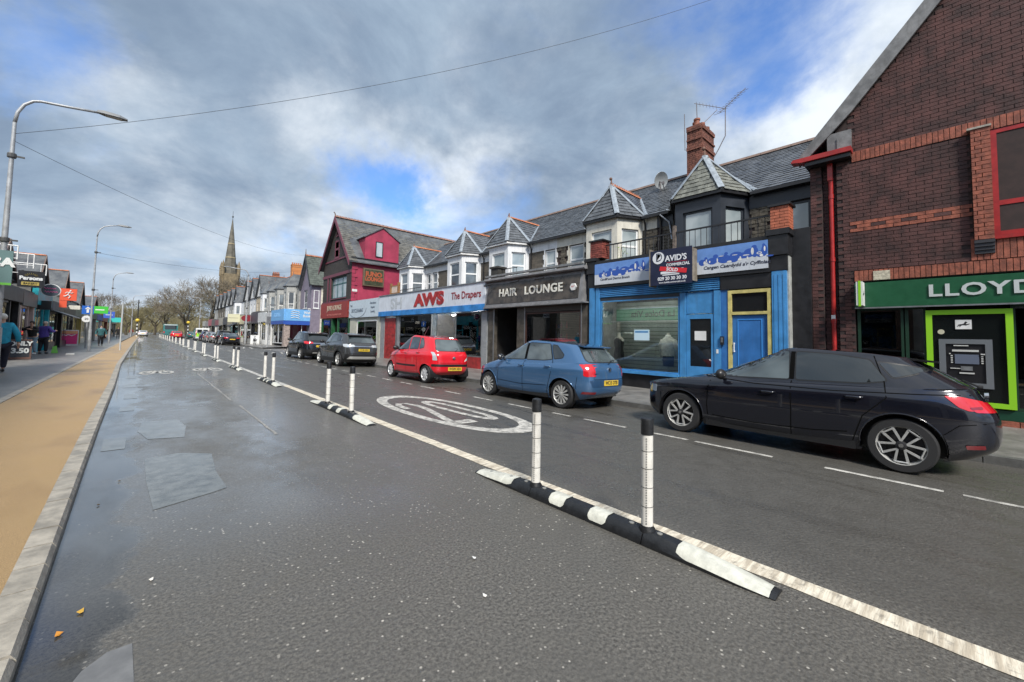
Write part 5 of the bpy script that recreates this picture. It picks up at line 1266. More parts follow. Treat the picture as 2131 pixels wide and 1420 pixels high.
# dormer flush with the side wall
dm = B('dormer', MB().prism([(11.50, zE2+.02), (11.50, 8.55), (12.80, 9.38), (14.12, 8.55), (14.12, zE2+.02)], 'y', y0-.02, y0+1.9), CRIM, ju)
dr_ = MB(); dr_.slab([(11.35, y0-.1, 8.52), (12.80, y0-.1, 9.45), (12.80, y0+2.6, 9.45), (11.35, y0+2.6, 8.52)], .06, (-.5, 0, .8)); dr_.slab([(12.80, y0-.1, 9.45), (14.27, y0-.1, 8.52), (14.27, y0+2.6, 8.52), (12.80, y0+2.6, 9.45)], .06, (.5, 0, .8))
B('dormer_roof', dr_, SLATE, dm)
B('finial', MB().tube([(12.8, y0-.05, 9.4), (12.8, y0-.05, 9.62)], .03, 6), RIDGEG, dm)
window(dm, (12.28, y0-.02, 0), (1, 0, 0), (0, -1, 0), .55, 7.15, 8.30, 'plain', fm=BLACK, gm=PANEC, inset=-.055, fw_=.05, sill=False)
B('eaves_band', MB().box(XS-.1, 14.4, y0-.16, y0-.03, zE2-.08, zE2+.0), BLACK, ju)
jb = thing('wall_sign', 'dark green sign box with worn orange bar lettering on the crimson wall', 'sign', (12.1, 28.3, 5.5))
B('box', MB().box(11.37, 12.90, 28.16, 28.34, 4.93, 6.20), mat('olive_frame', (.14, .11, .07), .5), jb)
B('face', MB().box(11.45, 12.82, 28.14, 28.158, 5.01, 6.12), mat('olive_green_face', (.05, .055, .028), .5, var=.4, vs=5), jb)
OR_ = mat('worn_orange', (.40, .09, .035), .6, var=.35, vs=15)
text('JUNO', .46, (12.12, 28.135, 5.78), 'F', OR_, jb, wid=1.05, bold=.02); text('LOUNGE', .38, (12.14, 28.135, 5.42), 'F', OR_, jb, wid=.86, bold=.02)
B('wall_plate', MB().box(10.66, 11.02, 28.33, 28.352, 4.45, 4.62), WHITE, ju)
B('wall_pipe', MB().tube([(11.0, 28.36, 4.3), (11.0, 28.36, 3.9), (11.12, 28.36, 3.85)], .03, 6), CRIM, ju)
B('fascia', MB().box(XS-.12, XS+.3, 28.55, 34.4, 2.62, 3.78), mat('brick_red_fascia', (.27, .035, .028), .5, var=.3), ju)
text('JUNO LOUNGE', .52, (XS-.125, 31.3, 3.36), 'R', mat('tan_letters', (.42, .36, .27), .5), ju, wid=.86, bold=.015)
text('LICENSED LOUNGE BAR', .20, (XS-.125, 31.3, 2.85), 'R', mat('pink_letters', (.4, .14, .12), .5), ju, wid=1.4)
GD = mat('bar_green', (.018, .09, .035), .4, var=.2)
B('shopfront', MB().box(XS-.02, XS+.25, 28.42, 28.62, 0, 3.8).box(XS-.02, XS+.25, 34.2, 34.4, 0, 2.61).box(XS-.02, XS+.25, 30.6, 30.8, 0, 2.61).box(XS-.02, XS+.25, 31.9, 32.1, 0, 2.61).box(XS, XS+.25, 28.62, 30.6, 0, .7).box(XS, XS+.25, 32.1, 34.2, 0, .7).box(XS+.8, XS+.85, 30.8, 31.9, 0, 2.61).box(XS+.25, XS+2, 28.5, 34.3, 2.62, 2.66), GD, ju)
pane(ju, 28.64, 30.58, .72, 2.58, m=SHOPGLASS, fm=GD, f=.07); pane(ju, 32.12, 34.18, .72, 2.58, m=SHOPGLASS, fm=GD, f=.07)
B('interior', MB().box(XS+2, XS+2.1, 28.5, 34.3, 0, 2.7), mat('bar_interior', (.10, .12, .08), .8, var=.6, vs=3), ju)
# ------------------------------------------------------------------ corner beyond the side street and the far terrace

mat('shop_body_grey', (.14, .14, .135), .7, var=.3)
def far_shop(t, y0, y1, fc, fcn, pil, word=None, wm=None, zt=3.9, side='R', z0=2.65, awn=None, x0=XS, xb=12.8, glow=False, door=True):
    """single storey shop front in front of a house; side R faces -X, side L faces +X"""
    s_ = -1 if side == 'R' else 1
    X = lambda d: x0 - s_*d        # d metres behind the front face
    mb = MB(); mb.box(X(.0), X(abs(xb-x0)), y0+.02, y1-.02, zt-.1, zt); mb.box(X(.15), X(abs(xb-x0)), y0+.02, y0+.12, 0, zt-.101); mb.box(X(.15), X(abs(xb-x0)), y1-.12, y1-.02, 0, zt-.101)
    mb.box(X(2.0), X(2.1), y0+.12, y1-.12, 0, zt-.101)
    B('shop_body', mb, mat('shop_body_grey', (.14, .14, .135), .7, var=.3), t)
    B('fascia', MB().box(X(-.12), X(.1), y0+.05, y1-.05, z0, zt-.12), mat(fcn, fc, .45, var=.15, vs=2), t)
    pm = MB(); 
    for a in (y0+.04, y1-.30): pm.box(X(-.04), X(.14), a, a+.26, 0, z0-.002)
    ym = y0+(y1-y0)*.62
    pm.box(X(.0), X(.12), ym, ym+.1, 0, z0-.002); pm.box(X(.02), X(.12), y0+.3, ym, 0, .5)
    B('pilaster', pm, pil, t)
    f = MB(); f.box(X(.04), X(.08), y0+.3, ym, .5, .56); f.box(X(.04), X(.08), y0+.3, ym, z0-.1, z0-.01); f.box(X(.04), X(.08), (y0+.3+ym)/2-.03, (y0+.3+ym)/2+.03, .56, z0-.1)
    o = B('window', f, pil, t); B('pane', MB().box(X(.055), X(.06), y0+.3, ym, .5, z0-.02), SHOPGLASS, o)
    dd = B('door', MB().box(X(.2), X(.25), ym+.1, y1-.3, 0, 2.15), pil, t); B('pane', MB().box(X(.19), X(.195), ym+.25, y1-.42, .8, 2.0), PANED, dd)
    if glow: B('interior_light', MB().box(X(1.2), X(1.3), y0+.5, y1-.6, 2.45, 2.5), MATS['tube_glow'], t)
    if word: text(word, .55 if len(word) < 12 else .4, (X(-.13), (y0+y1)/2, (z0+zt-.12)/2), side, wm or WHITE, t, wid=min(1.2, (y1-y0-.8)/(len(word)*.27)))
    if awn: B('awning', MB().prism([(X(-.0), z0+.05), (X(-1.0), z0-.35), (X(-1.0), z0-.30), (X(-.0), z0+.12)], 'y', y0+.2, y1-.2), awn, t)
def far_house(y0, y1, xw, ze, zr_, wm, label, style='bay', side='R', roof=SLATE, ridge=RIDGE, stack=None, dep=7.4, apex=None, trim=WHITE, wname='house', gm=PANE, group=None, wcount=2, cat='house'):
    s_ = -1 if side == 'R' else 1
    X = lambda d: xw - s_*d
    u, n = FR[side]; ys = y1 if side == 'R' else y0
    t = thing('far_house', label, cat, (xw, (y0+y1)/2, 0), 0, group)
    L = y1-y0; holes = []
    if style == 'bay': holes = [(.45, 1.25, 4.1, ze-.75)]
    else: holes = [(L*(k+.5)/wcount-.42, L*(k+.5)/wcount+.42, 4.0, ze-.9) for k in range(wcount)]
    if ze-.9 < 4.6: holes = [(a, b, c-.6, d) for a, b, c, d in holes]
    mb = MB(); wall(mb, (xw, ys, 0), u, n, L, 0, ze, holes, .3)
    mb.box(X(.3), X(dep), y0, y0+.2, 0, ze); mb.box(X(.3), X(dep), y1-.2, y1, 0, ze)
    B('wall', mb, wm, t)
    for a, b, c, d in holes: window(t, Vector((xw, ys, 0))+u*a, u, n, b-a, c, d, 'sash', fm=trim, gm=gm, inset=.06, fw_=.07)
    yc = (y0+y1)/2
    if style in ('bay', 'turret'):
        h1, h2 = .65, 1.15; yb = y0+1.5 if (int(y0) % 2) else y1-1.5
        if style == 'turret': yb = yc
        A = [Vector((X(0), yb+h2, 0)), Vector((X(-.9), yb+h1, 0)), Vector((X(-.9), yb-h1, 0)), Vector((X(0), yb-h2, 0))]
        for i in range(3):
            p, q = A[i], A[i+1]; uu = (q-p).normalized(); nn = Vector((uu.y, -uu.x, 0)); nn = nn if nn.x*s_ > 0 or i != 1 and nn.x*s_ > 0 else -nn
            Lq = (q-p).length; wl = min(.75, Lq*.62); m0 = (Lq-wl)/2
            mb = MB(); wall(mb, p, uu, nn, Lq, 3.4, ze-.02, [(m0, m0+wl, 4.2, ze-.7)], .12); B('bay_face', mb, wm, t)
            window(t, p+uu*m0, uu, nn, wl, 4.2, ze-.7, 'top', fm=trim, gm=gm, inset=.05, fw_=.07)
        fc = MB(); ap = (X(-.1), yb, ze+1.5); E_ = [(X(.1), yb+h2+.2, ze), (X(-1.05), yb+h1+.1, ze), (X(-1.05), yb-h1-.1, ze), (X(.1), yb-h2-.2, ze)]; bk = (X(1.9), yb, ze+1.5); vb = (X(.1), yb-h2-.2, ze)
        for a, b in ((0, 1), (1, 2), (2, 3)): fc.slab([E_[a], E_[b], ap], .05, (s_*.6, 0, 1))
        fc.add([E_[0], ap, bk], [(0, 1, 2)]); fc.add([ap, E_[3], bk], [(0, 1, 2)]); B('bay_roof', fc, roof, t)
        B('finial', MB().tube([ap, (ap[0], ap[1], ap[2]+.35)], [.05, .02], 5), RIDGEG, t)
    if style == 'gable':
        g0, g1 = (y0+.35, y1-.35); za = apex or zr_-.2; gm_ = MB()
        gm_.prism([(g0, ze+.002), (yc, za-.15), (g1, ze+.002)], 'x', X(0), X(.25)); B('gable', gm_, wm if s_ > 0 else WHITE, t)
        r = MB(); r.slab([(X(-.2), g0-.25, ze-.12), (X(-.2), yc, za+.08), (X(4), yc, za+.08), (X(4), g0-.25, ze-.12)], .08, (0, -1, 1)); r.slab([(X(-.2), yc, za+.08), (X(-.2), g1+.25, ze-.12), (X(4), g1+.25, ze-.12), (X(4), yc, za+.08)], .08, (0, 1, 1)); B('gable_roof', r, roof, t)
        b_ = MB(); b_.prism([(g0-.3, ze-.35), (g0-.3, ze-.1), (yc, za+.12), (yc, za-.2)], 'x', X(-.26), X(-.21)); b_.prism([(g1+.3, ze-.35), (yc, za-.2), (yc, za+.12), (g1+.3, ze-.1)], 'x', X(-.26), X(-.21)); B('bargeboard', b_, BLACK if s_ < 0 else RIDGEG, t)
        B('window', MB().box(X(-.03), X(-.005), yc-.3, yc+.3, ze+.25, ze+1.25), PANED, t)
        ridge_tiles(t, (X(-.2), yc, za+.12), (X(4), yc, za+.12), ridge, .08, n=6)
    mr = MB(); xr = X(dep/2)
    mr.slab([(X(-.15), y0, ze), (X(-.15), y1, ze), (xr, y1, zr_), (xr, y0, zr_)], .08, (s_, 0, 1)); mr.slab([(xr, y0, zr_), (xr, y1, zr_), (X(dep+.1), y1, ze), (X(dep+.1), y0, ze)], .08, (-s_, 0, 1))
    mr.prism([(X(0.0), ze-.1), (X(dep), ze-.1), (xr, zr_-.1)], 'y', y0+.01, y0+.2) ; mr.prism([(X(0.0), ze-.1), (X(dep), ze-.1), (xr, zr_-.1)], 'y', y1-.2, y1-.01)
    B('roof', mr, roof, t)
    ridge_tiles(t, (xr, y0, zr_+.04), (xr, y1, zr_+.04), ridge, .09, n=8)
    if stack:
        sm, npots, dy = stack; chimney(t, xr, y0+dy, zr_-1, zr_+(1.9 if npots == 5 else 1.5), 1.35 if npots == 5 else 1.0, .9 if npots == 5 else .6, sm, npots, ridge)
    return t
LIL = mat('lilac_render', (.20, .175, .225), .55, var=.15, vs=3, streak=.15)
GRR = mat('grey_render', (.33, .33, .31), .6, var=.2, vs=3, streak=.2)
BUFF = mat('buff_render', (.50, .42, .30), .6, var=.2)
DSL = SLATE
# lilac corner house with its dark gable, beyond the side street
lc = thing('corner_house', 'lilac painted corner house with steep dark gable beyond the side street', 'house', (13, 47.5, 0))
mb = MB(); wall(mb, (13.0, 50.0, 0), (0, -1, 0), (-1, 0, 0), 4.0, 0, 6.9, [(1.3, 2.6, 4.2, 6.2)], .3); mb.prism([(46.0, 6.902), (47.6, 9.7), (49.4, 6.902)], 'x', 13.0, 13.3)
B('wall', mb, LIL, lc); B('side_wall', MB().box(13.302, 20, 46.0, 46.25, 0, 6.9).box(13.302, 20, 49.75, 50, 0, 6.9), LIL, lc)
B('quoins', MB().box(13.98, 14.25, 45.93, 45.998, 0, 6.85), mat('cream_quoin', (.62, .58, .48), .6, var=.3, vs=4), lc)
window(lc, (13.0, 48.7, 0), (0, -1, 0), (-1, 0, 0), 1.3, 4.2, 6.2, 'top', gm=PANE)
window(lc, (13.25, 45.99, 0), (1, 0, 0), (0, -1, 0), .55, 4.15, 6.1, 'top', gm=PANE, inset=-.01)
r = MB(); r.slab([(12.7, 45.6, 6.6), (12.7, 47.6, 10.0), (20, 47.6, 10.0), (20, 45.6, 6.6)], .1, (0, -1, .6)); r.slab([(12.7, 47.6, 10.0), (12.7, 49.8, 6.6), (20, 49.8, 6.6), (20, 47.6, 10.0)], .1, (0, 1, .6)); B('roof', r, SLATE, lc)
slates(lc.children[-1], (12.7, 45.6, 6.62), (1, 0, 0), Vector((0, 2.0, 3.4)).normalized(), [(0, 0), (7.3, 0), (7.3, 3.94), (0, 3.94)], .4, .28, mat('green_grey_slate', (.085, .10, .085), .5, var=.4, vs=3), 0, seed=5)
ridge_tiles(lc, (12.7, 47.6, 10.08), (20, 47.6, 10.08), RIDGE, .09, n=14, crest=True); B('finial', MB().tube([(12.7, 47.6, 10.1), (12.7, 47.6, 10.75)], [.06, .02], 6), RIDGEG, lc)
B('bargeboard', MB().prism([(45.5, 6.35), (45.5, 6.65), (47.6, 10.12), (47.6, 9.75)], 'x', 12.62, 12.69).prism([(49.9, 6.35), (47.6, 9.75), (47.6, 10.12), (49.9, 6.65)], 'x', 12.62, 12.69), BLACK, lc)
bk = thing('shop_unit', 'corner bookshop with pale blue wraparound fascia and royal blue underband', 'shop', (XS, 48, 0))
PB = mat('pale_blue_fascia', (.16, .40, .72), .42, var=.12); 
B('flat_roof', MB().box(XS, 12.99, 46.2, 51.6, 3.72, 3.86), MATS['shop_body_grey'], bk)
B('fascia', MB().box(XS-.1, XS+.05, 46.15, 51.7, 2.72, 3.92).box(XS+.052, 14.2, 46.08, 46.2, 2.72, 3.92), PB, bk)
B('fascia_band', MB().box(XS-.1, XS+.05, 46.2, 51.7, 2.35, 2.718).box(XS+.052, 13.9, 46.1, 46.2, 2.30, 2.718), ROYAL, bk)
text('The\nWellfield\nBookshop', .36, (13.0, 46.07, 3.60), 'F', WHITE, bk, wid=.95, bold=.01)
text('BOOKS', .6, (XS-.11, 49, 3.3), 'R', mat('lighter_blue', (.25, .5, .8), .5), bk, wid=1.3, bold=.02)
em = MB()
for k in range(4): em.tube([(11.15, 46.06, 3.66-k*.22), (11.45, 46.06, 3.74-k*.22), (11.85, 46.06, 3.68-k*.22), (11.95, 46.06, 3.58-k*.22)], .035, 5)
B('emblem', em, WHITE, bk)
B('corner_pillar', MB().box(XS, XS+.55, 46.22, 46.8, 0, 2.6), mat('mottled_stone', (.34, .28, .25), .6, var=.4, vs=8), bk)
fr2 = B('window', MB().box(XS+.1, XS+.16, 47.0, 51.4, .3, .38).box(XS+.1, XS+.16, 48.9, 49.0, .38, 2.4).box(11.3, 14.0, 46.5, 46.56, .3, .38).box(12.3, 12.36, 46.5, 46.56, .38, 2.4), UPVC, bk)
B('pane', MB().box(XS+.12, XS+.13, 47.0, 51.4, .3, 2.4).box(11.2, 14.0, 46.52, 46.53, .3, 2.4), SHOPGLASS, fr2)
B('interior', MB().box(12.9, 12.98, 46.9, 51.5, 0, 2.6).box(13, 14.1, 47.8, 47.9, 0, 2.6), mat('bookshop_interior', (.09, .08, .07), .8, var=.5, vs=4), bk)
for k in range(5): B('book_display', MB().box(XS+.5, XS+.6, 47.3+k*.8, 47.8+k*.8, .8, 1.9), mat('display%d' % (k % 3), ((.5, .45, .35), (.2, .35, .4), (.5, .2, .15))[k % 3], .6, var=.4, vs=12), bk)

rows = [ # y0,y1,style,wall,shop colour,name,word,word material,label
 (50.0, 54.4, 'turret', GRR, (.55, .56, .56), 'pale_grey_sign', None, 'grey turret roofed house beside the lilac house', 6.9, 9.4),
 (54.4, 58.8, 'turret', GRR, (.60, .62, .62), 'white_sign', None, 'grey bay house with turret roof above a white shop front', 6.9, 9.4),
 (58.8, 63.4, 'turret', GRR, (.08, .075, .09), 'slate_purple_sign', None, 'second grey turret roofed house, farther from the lilac corner', 6.9, 9.6),
 (63.4, 68.4, 'bay', WRENDER, (.30, .30, .30), 'mid_grey_sign', None, 'white bay house over a pale shop with oval red sign', 6.9, 9.9),
 (68.4, 73.6, 'gable', BUFF, (.52, .48, .33), 'cream_yellow_sign', None, 'buff rendered house with first dark triangular gable of the far terrace', 6.9, 10.3),
 (73.6, 78.8, 'gable', WRENDER, (.09, .09, .10), 'dark_sign', None, 'second gabled white house of the far terrace', 6.9, 10.3),
 (78.8, 84.0, 'gable', GRR, (.30, .27, .20), 'taupe_sign', None, 'third gabled house of the far terrace, grey wall', 6.9, 10.3),
 (84.0, 89.5, 'bay', WRENDER, (.07, .07, .08), 'black_sign', None, 'plain roofed white house between the gabled runs', 6.9, 10.3),
 (89.5, 95, 'gable', WRENDER, (.35, .33, .28), 'stone_sign', None, 'fourth gabled house of the far terrace', 6.9, 10.3),
 (95, 100.5, 'gable', GRR, (.25, .08, .10), 'plum_sign', None, 'fifth gabled house, plum coloured shop below', 6.9, 10.3),
 (100.5, 106, 'gable', WRENDER, (.12, .12, .12), 'iron_sign', None, 'sixth gabled house of the far terrace', 6.9, 10.3),
 (106, 112, 'gable', STONE['R'], (.4, .12, .15), 'pink_sign', None, 'seventh gabled house of the far terrace, stone wall', 6.9, 10.3),
 (112, 118, 'gable', STONE['R'], (.3, .3, .3), 'ash_sign', None, 'eighth gabled house of the far terrace, near the trees', 6.9, 10.3),
 (118, 124, 'gable', GRR, (.45, .45, .42), 'bone_sign', None, 'last gabled house of the far terrace under the bare trees', 6.9, 10.3)]
OST = SUNB['R']
slcol = ('slate grey', 'white', 'slate purple', 'mid grey', 'cream yellow', 'charcoal', 'taupe', 'black', 'stone coloured', 'plum', 'iron grey', 'pink', 'ash grey', 'bone white')
for i, (a, b, stl, wm_, fc, fn_, wd, lb, ze, zr_) in enumerate(rows):
    t = far_house(a, b, 12.8, ze, zr_, wm_, lb, stl, 'R', stack=(OST, 5, 3.0) if i in (1, 3) else ((REDB['R'], 4, .4) if i in (6, 9) else None), ridge=RIDGE, apex=zr_-.15)
    s2 = thing('shop_unit', 'far shop front with %s fascia, number %s along from the bookshop' % (slcol[i], ('one', 'two', 'three', 'four', 'five', 'six', 'seven', 'eight', 'nine', 'ten', 'eleven', 'twelve', 'thirteen', 'fourteen')[i]), 'shop', (XS, (a+b)/2, 0))
    s2['label'] = '%s fascia shop under the %s' % (slcol[i], lb.split(',')[0].split(' of the far')[0].replace(' over a pale shop with oval red sign', '').replace(' above a white shop front', ''))
    far_shop(s2, max(a, 51.8), b, fc, fn_, (WHITE, WHITE, BLACK, GRR, CREAM, BLACK, GRR, BLACK, CREAM, WHITE, BLACK, GRR, CREAM, WHITE)[i], zt=3.85+.15*(i % 3), z0=2.6+.1*(i % 2), awn=BLACK if i in (5, 8) else None, glow=i in (1, 3))
ov = tag(B('oval_sign', MB().lathe([(.55, -.04), (.55, .04)], (XS-.45, 63.8, 3.3), 'y', 24), mat('oval_maroon', (.22, .02, .03), .45)), 'dark red oval projecting sign over the far right pavement', 'sign')
ov.data.transform(Matrix.Translation((XS-.45, 63.8, 3.3)) @ Matrix.Diagonal((1.25, 1, .8, 1)) @ Matrix.Translation((-XS+.45, -63.8, -3.3)))
ps = thing('projecting_sign', 'cream coloured rectangular sign board projecting over the far shops', 'sign', (XS-.6, 72, 3.5)); B('board', MB().box(XS-1.6, XS-.1, 71.9, 72.0, 2.9, 4.1), mat('cream_board', (.62, .60, .42), .5), ps)
B('lines', MB().box(XS-1.5, XS-.3, 71.885, 71.898, 3.5, 3.56), MATS['taupe_sign'], ps)

# ------------------------------------------------------------------ left hand row
XL = -4.4
TEALS = mat('teal_paint', (.015, .32, .40), .4, var=.15)
PINKB = mat('pink_beige', (.50, .38, .35), .5, var=.15)
OCHRE = mat('ochre_paint', (.34, .27, .07), .5, var=.2)
def lshop(y0, y1, fc, fn_, pil, label, **k):
    t = thing('shop_unit', label, 'shop', (XL, (y0+y1)/2, 0)); far_shop(t, y0, y1, fc, fn_, pil, side='L', x0=XL, xb=-6.8, **k); return t
lshop(25.2, 29.6, (.03, .033, .035), 'left_black_sign', BLACK, 'black fronted shop at the left edge behind the turquoise coated walker', zt=3.3, z0=2.6, door=True)
lshop(29.6, 33.0, (.10, .10, .10), 'left_grey_sign', PINKB, 'pinkish beige panelled shop front on the left', zt=3.3, z0=2.5)
lshop(33.0, 37.6, (.015, .32, .40), 'left_teal_sign', TEALS, 'bright teal shop front behind the two people hugging', zt=3.7, z0=2.7)
lshop(37.6, 43, (.025, .022, .02), 'left_dark_sign', BLACK, 'dark shop front with long black awning, right of the teal shop', zt=3.2, z0=2.5, awn=BLACK)
lshop(43, 49, (.02, .02, .02), 'left_dark_sign2', BLACK, 'second dark fronted shop right of the teal shop', zt=3.2, z0=2.5, glow=True)
lshop(49, 55, (.10, .12, .10), 'left_moss_sign', OCHRE, 'shop with ochre pilasters behind the pink pavement board', zt=3.3, z0=2.5)
lshop(55, 62, (.42, .44, .40), 'left_pale_sign', CREAM, 'cream shop front left of the walking woman', zt=3.4, z0=2.6)
lshop(62, 70, (.04, .10, .05), 'left_green_sign', GRR, 'grey shop front with bright green fascia on the left', zt=3.4, z0=2.6)
lshop(70, 79, (.03, .07, .30), 'left_blue_sign', WHITE, 'shop with blue fascia, farther along the left row', zt=3.4, z0=2.6)
lshop(79, 90, (.25, .05, .03), 'left_rust_sign', mat('rust_brick', (.25, .08, .05), .7), 'rust red fronted shop on the left', zt=3.4, z0=2.6)
lshop(90, 102, (.03, .35, .33), 'left_turq_sign', WHITE, 'shop with small turquoise fascia near the crossing', zt=3.4, z0=2.6)
lshop(102, 116, (.3, .3, .3), 'left_end_sign', GRR, 'last shop of the left row', zt=3.4, z0=2.6)
ll = [(24, 31, 5.2, 7.6, 'plain'), (31, 37.5, 5.1, 7.9, 'plain'), (37.5, 43.5, 5.0, 8.2, 'gable'), (43.5, 50, 5.0, 7.8, 'plain'), (50, 56, 5.2, 8.6, 'gable'), (56, 64, 5.2, 8.0, 'plain'), (64, 70, 5.2, 8.8, 'gable'), (70, 79, 5.2, 8.2, 'plain'), (79, 86, 5.2, 8.8, 'gable'), (86, 98, 5.2, 8.2, 'plain'), (98, 110, 5.2, 8.2, 'gable')]
for i, (a, b, ze, zr_, stl) in enumerate(ll):
    ze, zr_ = ze-.35, zr_-(1.0 if i < 4 else .7)
    far_house(a, b, -6.8, ze, zr_, (STONE['L'], CREAM, REDB['L'], GRR)[i % 4], '%s fronted %s roofed house behind the left shops, %s' % (('stone', 'cream', 'red brick', 'grey')[i % 4], 'gable' if stl == 'gable' else 'slate', ('at the left frame edge', 'above the pinkish beige shop', 'above the dark awning', 'next after the dark awning', 'above the ochre shop', 'above the cream shop', 'behind the green sign', 'above the blue fascia', 'above the rust red shop', 'above the turquoise fascia', 'at the end of the row')[i]),
              stl, 'L', stack=(REDB['F'], 3, .4) if i in (0, 1, 4) else None, dep=6.4, ridge=RIDGE)
# shops opposite, behind the camera's left shoulder: they show in the windows and car doors
VG = mat('green_fascia', (.12, .55, .26), .45, var=.12)
ld = thing('shop_unit', 'green fascia restaurant opposite, seen mirrored in the blue shop window', 'shop', (XL, 13.5, 0))
B('wall', MB().box(-4.9, XL-.02, 9, 19, 3.7, 5.7).box(-4.9, XL-.02, 9, 11, 0, 3.7).box(-4.9, XL-.02, 16.4, 19, 0, 3.7), mat('opposite_render', (.33, .31, .27), .6, var=.3, vs=2), ld)
B('fascia', MB().box(XL-.02, XL+.1, 11.0, 16.4, 2.75, 3.6), VG, ld); B('glazing', MB().box(-4.9, -4.85, 11, 16.4, 0, 2.75), PANED, ld); B('canopy', MB().box(XL+.1, XL+.8, 11.0, 16.4, 2.66, 2.72), WHITE, ld)
text('La Dolce Vita', .62, (XL+.105, 13.6, 3.2), 'L', mat('green_dark_letters', (.01, .05, .02), .5), ld, wid=.95, bold=.012)
for i, (a, b, c) in enumerate(((-14, -6, (.30, .27, .22)), (-6, 1, (.42, .40, .37)), (1, 9, (.16, .10, .08)), (19, 24, (.12, .12, .12)))):
    if i < 3:
        o = thing('opposite_building', 'shop building on the left row behind the camera, %s' % ('stone coloured', 'pale', 'brown brick')[i], 'building', (XL, (a+b)/2, 0))
        B('wall', MB().box(-6, XL, a, b, 3.0, 5.7).box(-6, XL, a, a+.6, 0, 3).box(-6, XL, b-.6, b, 0, 3), mat('opp%d' % i, c, .7, var=.3, vs=2), o); B('glazing', MB().box(-4.9, -4.8, a+.6, b-.6, 0, 3), PANED, o)
        B('roof', MB().prism([(-4.6, 5.7), (-9, 8.2), (-9, 5.7)], 'y', a, b), SLATE, o)
# projecting signs along the left row
def psign(label, x0, x1, y, z0, z1, m, cat='sign'):
    t = thing('projecting_sign', label, cat, ((x0+x1)/2, y, z0)); B('board', MB().box(x0, x1, y, y+.12, z0, z1), m, t)
    B('bracket', MB().box(XL-.3, min(x0+.1, x1), y+.04, y+.08, z1-.02, z1+.03), BLACK, t); return t
LT = mat('sign_lettering_white', (.72, .73, .72), .45)
s1 = thing('projecting_sign', 'grey green board lettered CA across the nearest lamp post at the extreme left', 'sign', (-3.0, 16.3, 3.2))
B('board', MB().box(-3.75, -2.60, 16.40, 16.44, 2.5, 3.4), mat('grey_green', (.12, .20, .20), .45), s1); text('CA', .30, (-2.80, 16.39, 3.4-.32), 'F', LT, s1, bold=.016, wid=1.1)
B('green_strip', MB().box(-3.75, -2.60, 16.385, 16.399, 2.5, 2.5+.06), mat('apple_green', (.14, .45, .06), .5), s1)
s1 = psign('black square bakery sign with white script and gold strip', -4.88, -3.98, 32, 3.52, 4.36, BLACK); text('Parsons', .25, (-4.43, 31.985, 3.98), 'F', LT, s1, bold=.014, wid=1.0)
B('gold_strip', MB().box(-4.75, -4.15, 31.985, 31.998, 3.62, 3.79), mat('dull_gold', (.38, .29, .07), .5), s1); text('BAKERY', .13, (-4.45, 31.975, 3.705), 'F', BLACK, s1, wid=1.0)
sr = MB()
for k in range(9): a = pi*(k+.5)/9; sr.tube([(-4.43+.12*cos(a), 31.985, 4.1+.08*sin(a)), (-4.43+.24*cos(a), 31.985, 4.1+.16*sin(a))], .006, 4)
B('sun_rays', sr, MATS['dull_gold'], s1)
s1 = psign('black flat sign behind the bakery sign', -4.6, -3.9, 34, 2.45, 2.95, BLACK)
ovs = thing('oval_sign', 'grey oval sign with white rim and pink script, beside the bakery sign', 'sign', (-3.75, 32.6, 3.5))
for nm, r_, d, m in (('rim', 1.0, 0, LT), ('face', .90, -.02, mat('oval_grey', (.07, .09, .11), .45))):
    mb = MB(); n = 28; mb.v = [(-3.80+.37*r_*cos(2*pi*j/n), 32.6+d+e, 3.46+.345*r_*sin(2*pi*j/n)) for e in (-.02, .02) for j in range(n)]
    mb.f = [tuple(range(n)), tuple(range(n, 2*n))[::-1]]+[(j, (j+1) % n, (j+1) % n+n, j+n) for j in range(n)]; mb.m = [0]*len(mb.f); B(nm, mb, m, ovs)
sc = MB(); PK = mat('pink_script', (.62, .12, .30), .45)
for oz, ox, L_ in ((.10, -.02, .42), (-.08, .02, .46)): sc.tube([(-3.80+ox-L_/2+L_*k/20, 32.55, 3.46+oz+.055*sin(k*1.5)*(1-k/30)) for k in range(21)], .014, 5)
B('script', sc, PK, ovs)
s1 = psign('orange red sign with white running figure', -4.0, -3.28, 37.6, 3.2, 3.95, mat('orange_red', (.72, .10, .045), .4))
B('running_figure', MB().ball((-3.56, 37.58, 3.82), .045, 8, 5, (1, .3, 1)).tube([(-3.58, 37.58, 3.76), (-3.66, 37.58, 3.58), (-3.56, 37.58, 3.46), (-3.62, 37.58, 3.34)], .028, 6).tube([(-3.66, 37.58, 3.58), (-3.74, 37.58, 3.48), (-3.84, 37.58, 3.46)], .028, 6).tube([(-3.60, 37.58, 3.72), (-3.50, 37.58, 3.66), (-3.44, 37.58, 3.72)], .02, 6).tube([(-3.60, 37.58, 3.72), (-3.72, 37.58, 3.72), (-3.78, 37.58, 3.64)], .02, 6), LT, s1)
B('lower_box', MB().box(-4.0, -3.68, 37.58, 37.72, 2.75, 3.18), MATS['orange_red'], s1)
s1 = psign('bright green projecting sign farther along the left row', -4.2, -3.1, 64, 3.2, 4.0, mat('vivid_green', (.06, .48, .05), .45)); B('stripe', MB().box(-4.1, -3.4, 63.985, 63.998, 3.55, 3.66), LT, s1)
s1 = psign('blue projecting sign right of the green one', -4.2, -3.1, 78, 3.0, 3.9, mat('sign_blue', (.05, .12, .50), .45)); B('stripe', MB().box(-4.0, -3.3, 77.985, 77.998, 3.4, 3.48), LT, s1)
s1 = psign('small turquoise projecting sign near the crossing', -4.4, -2.9, 96, 2.7, 3.5, mat('turquoise', (.05, .50, .46), .45))
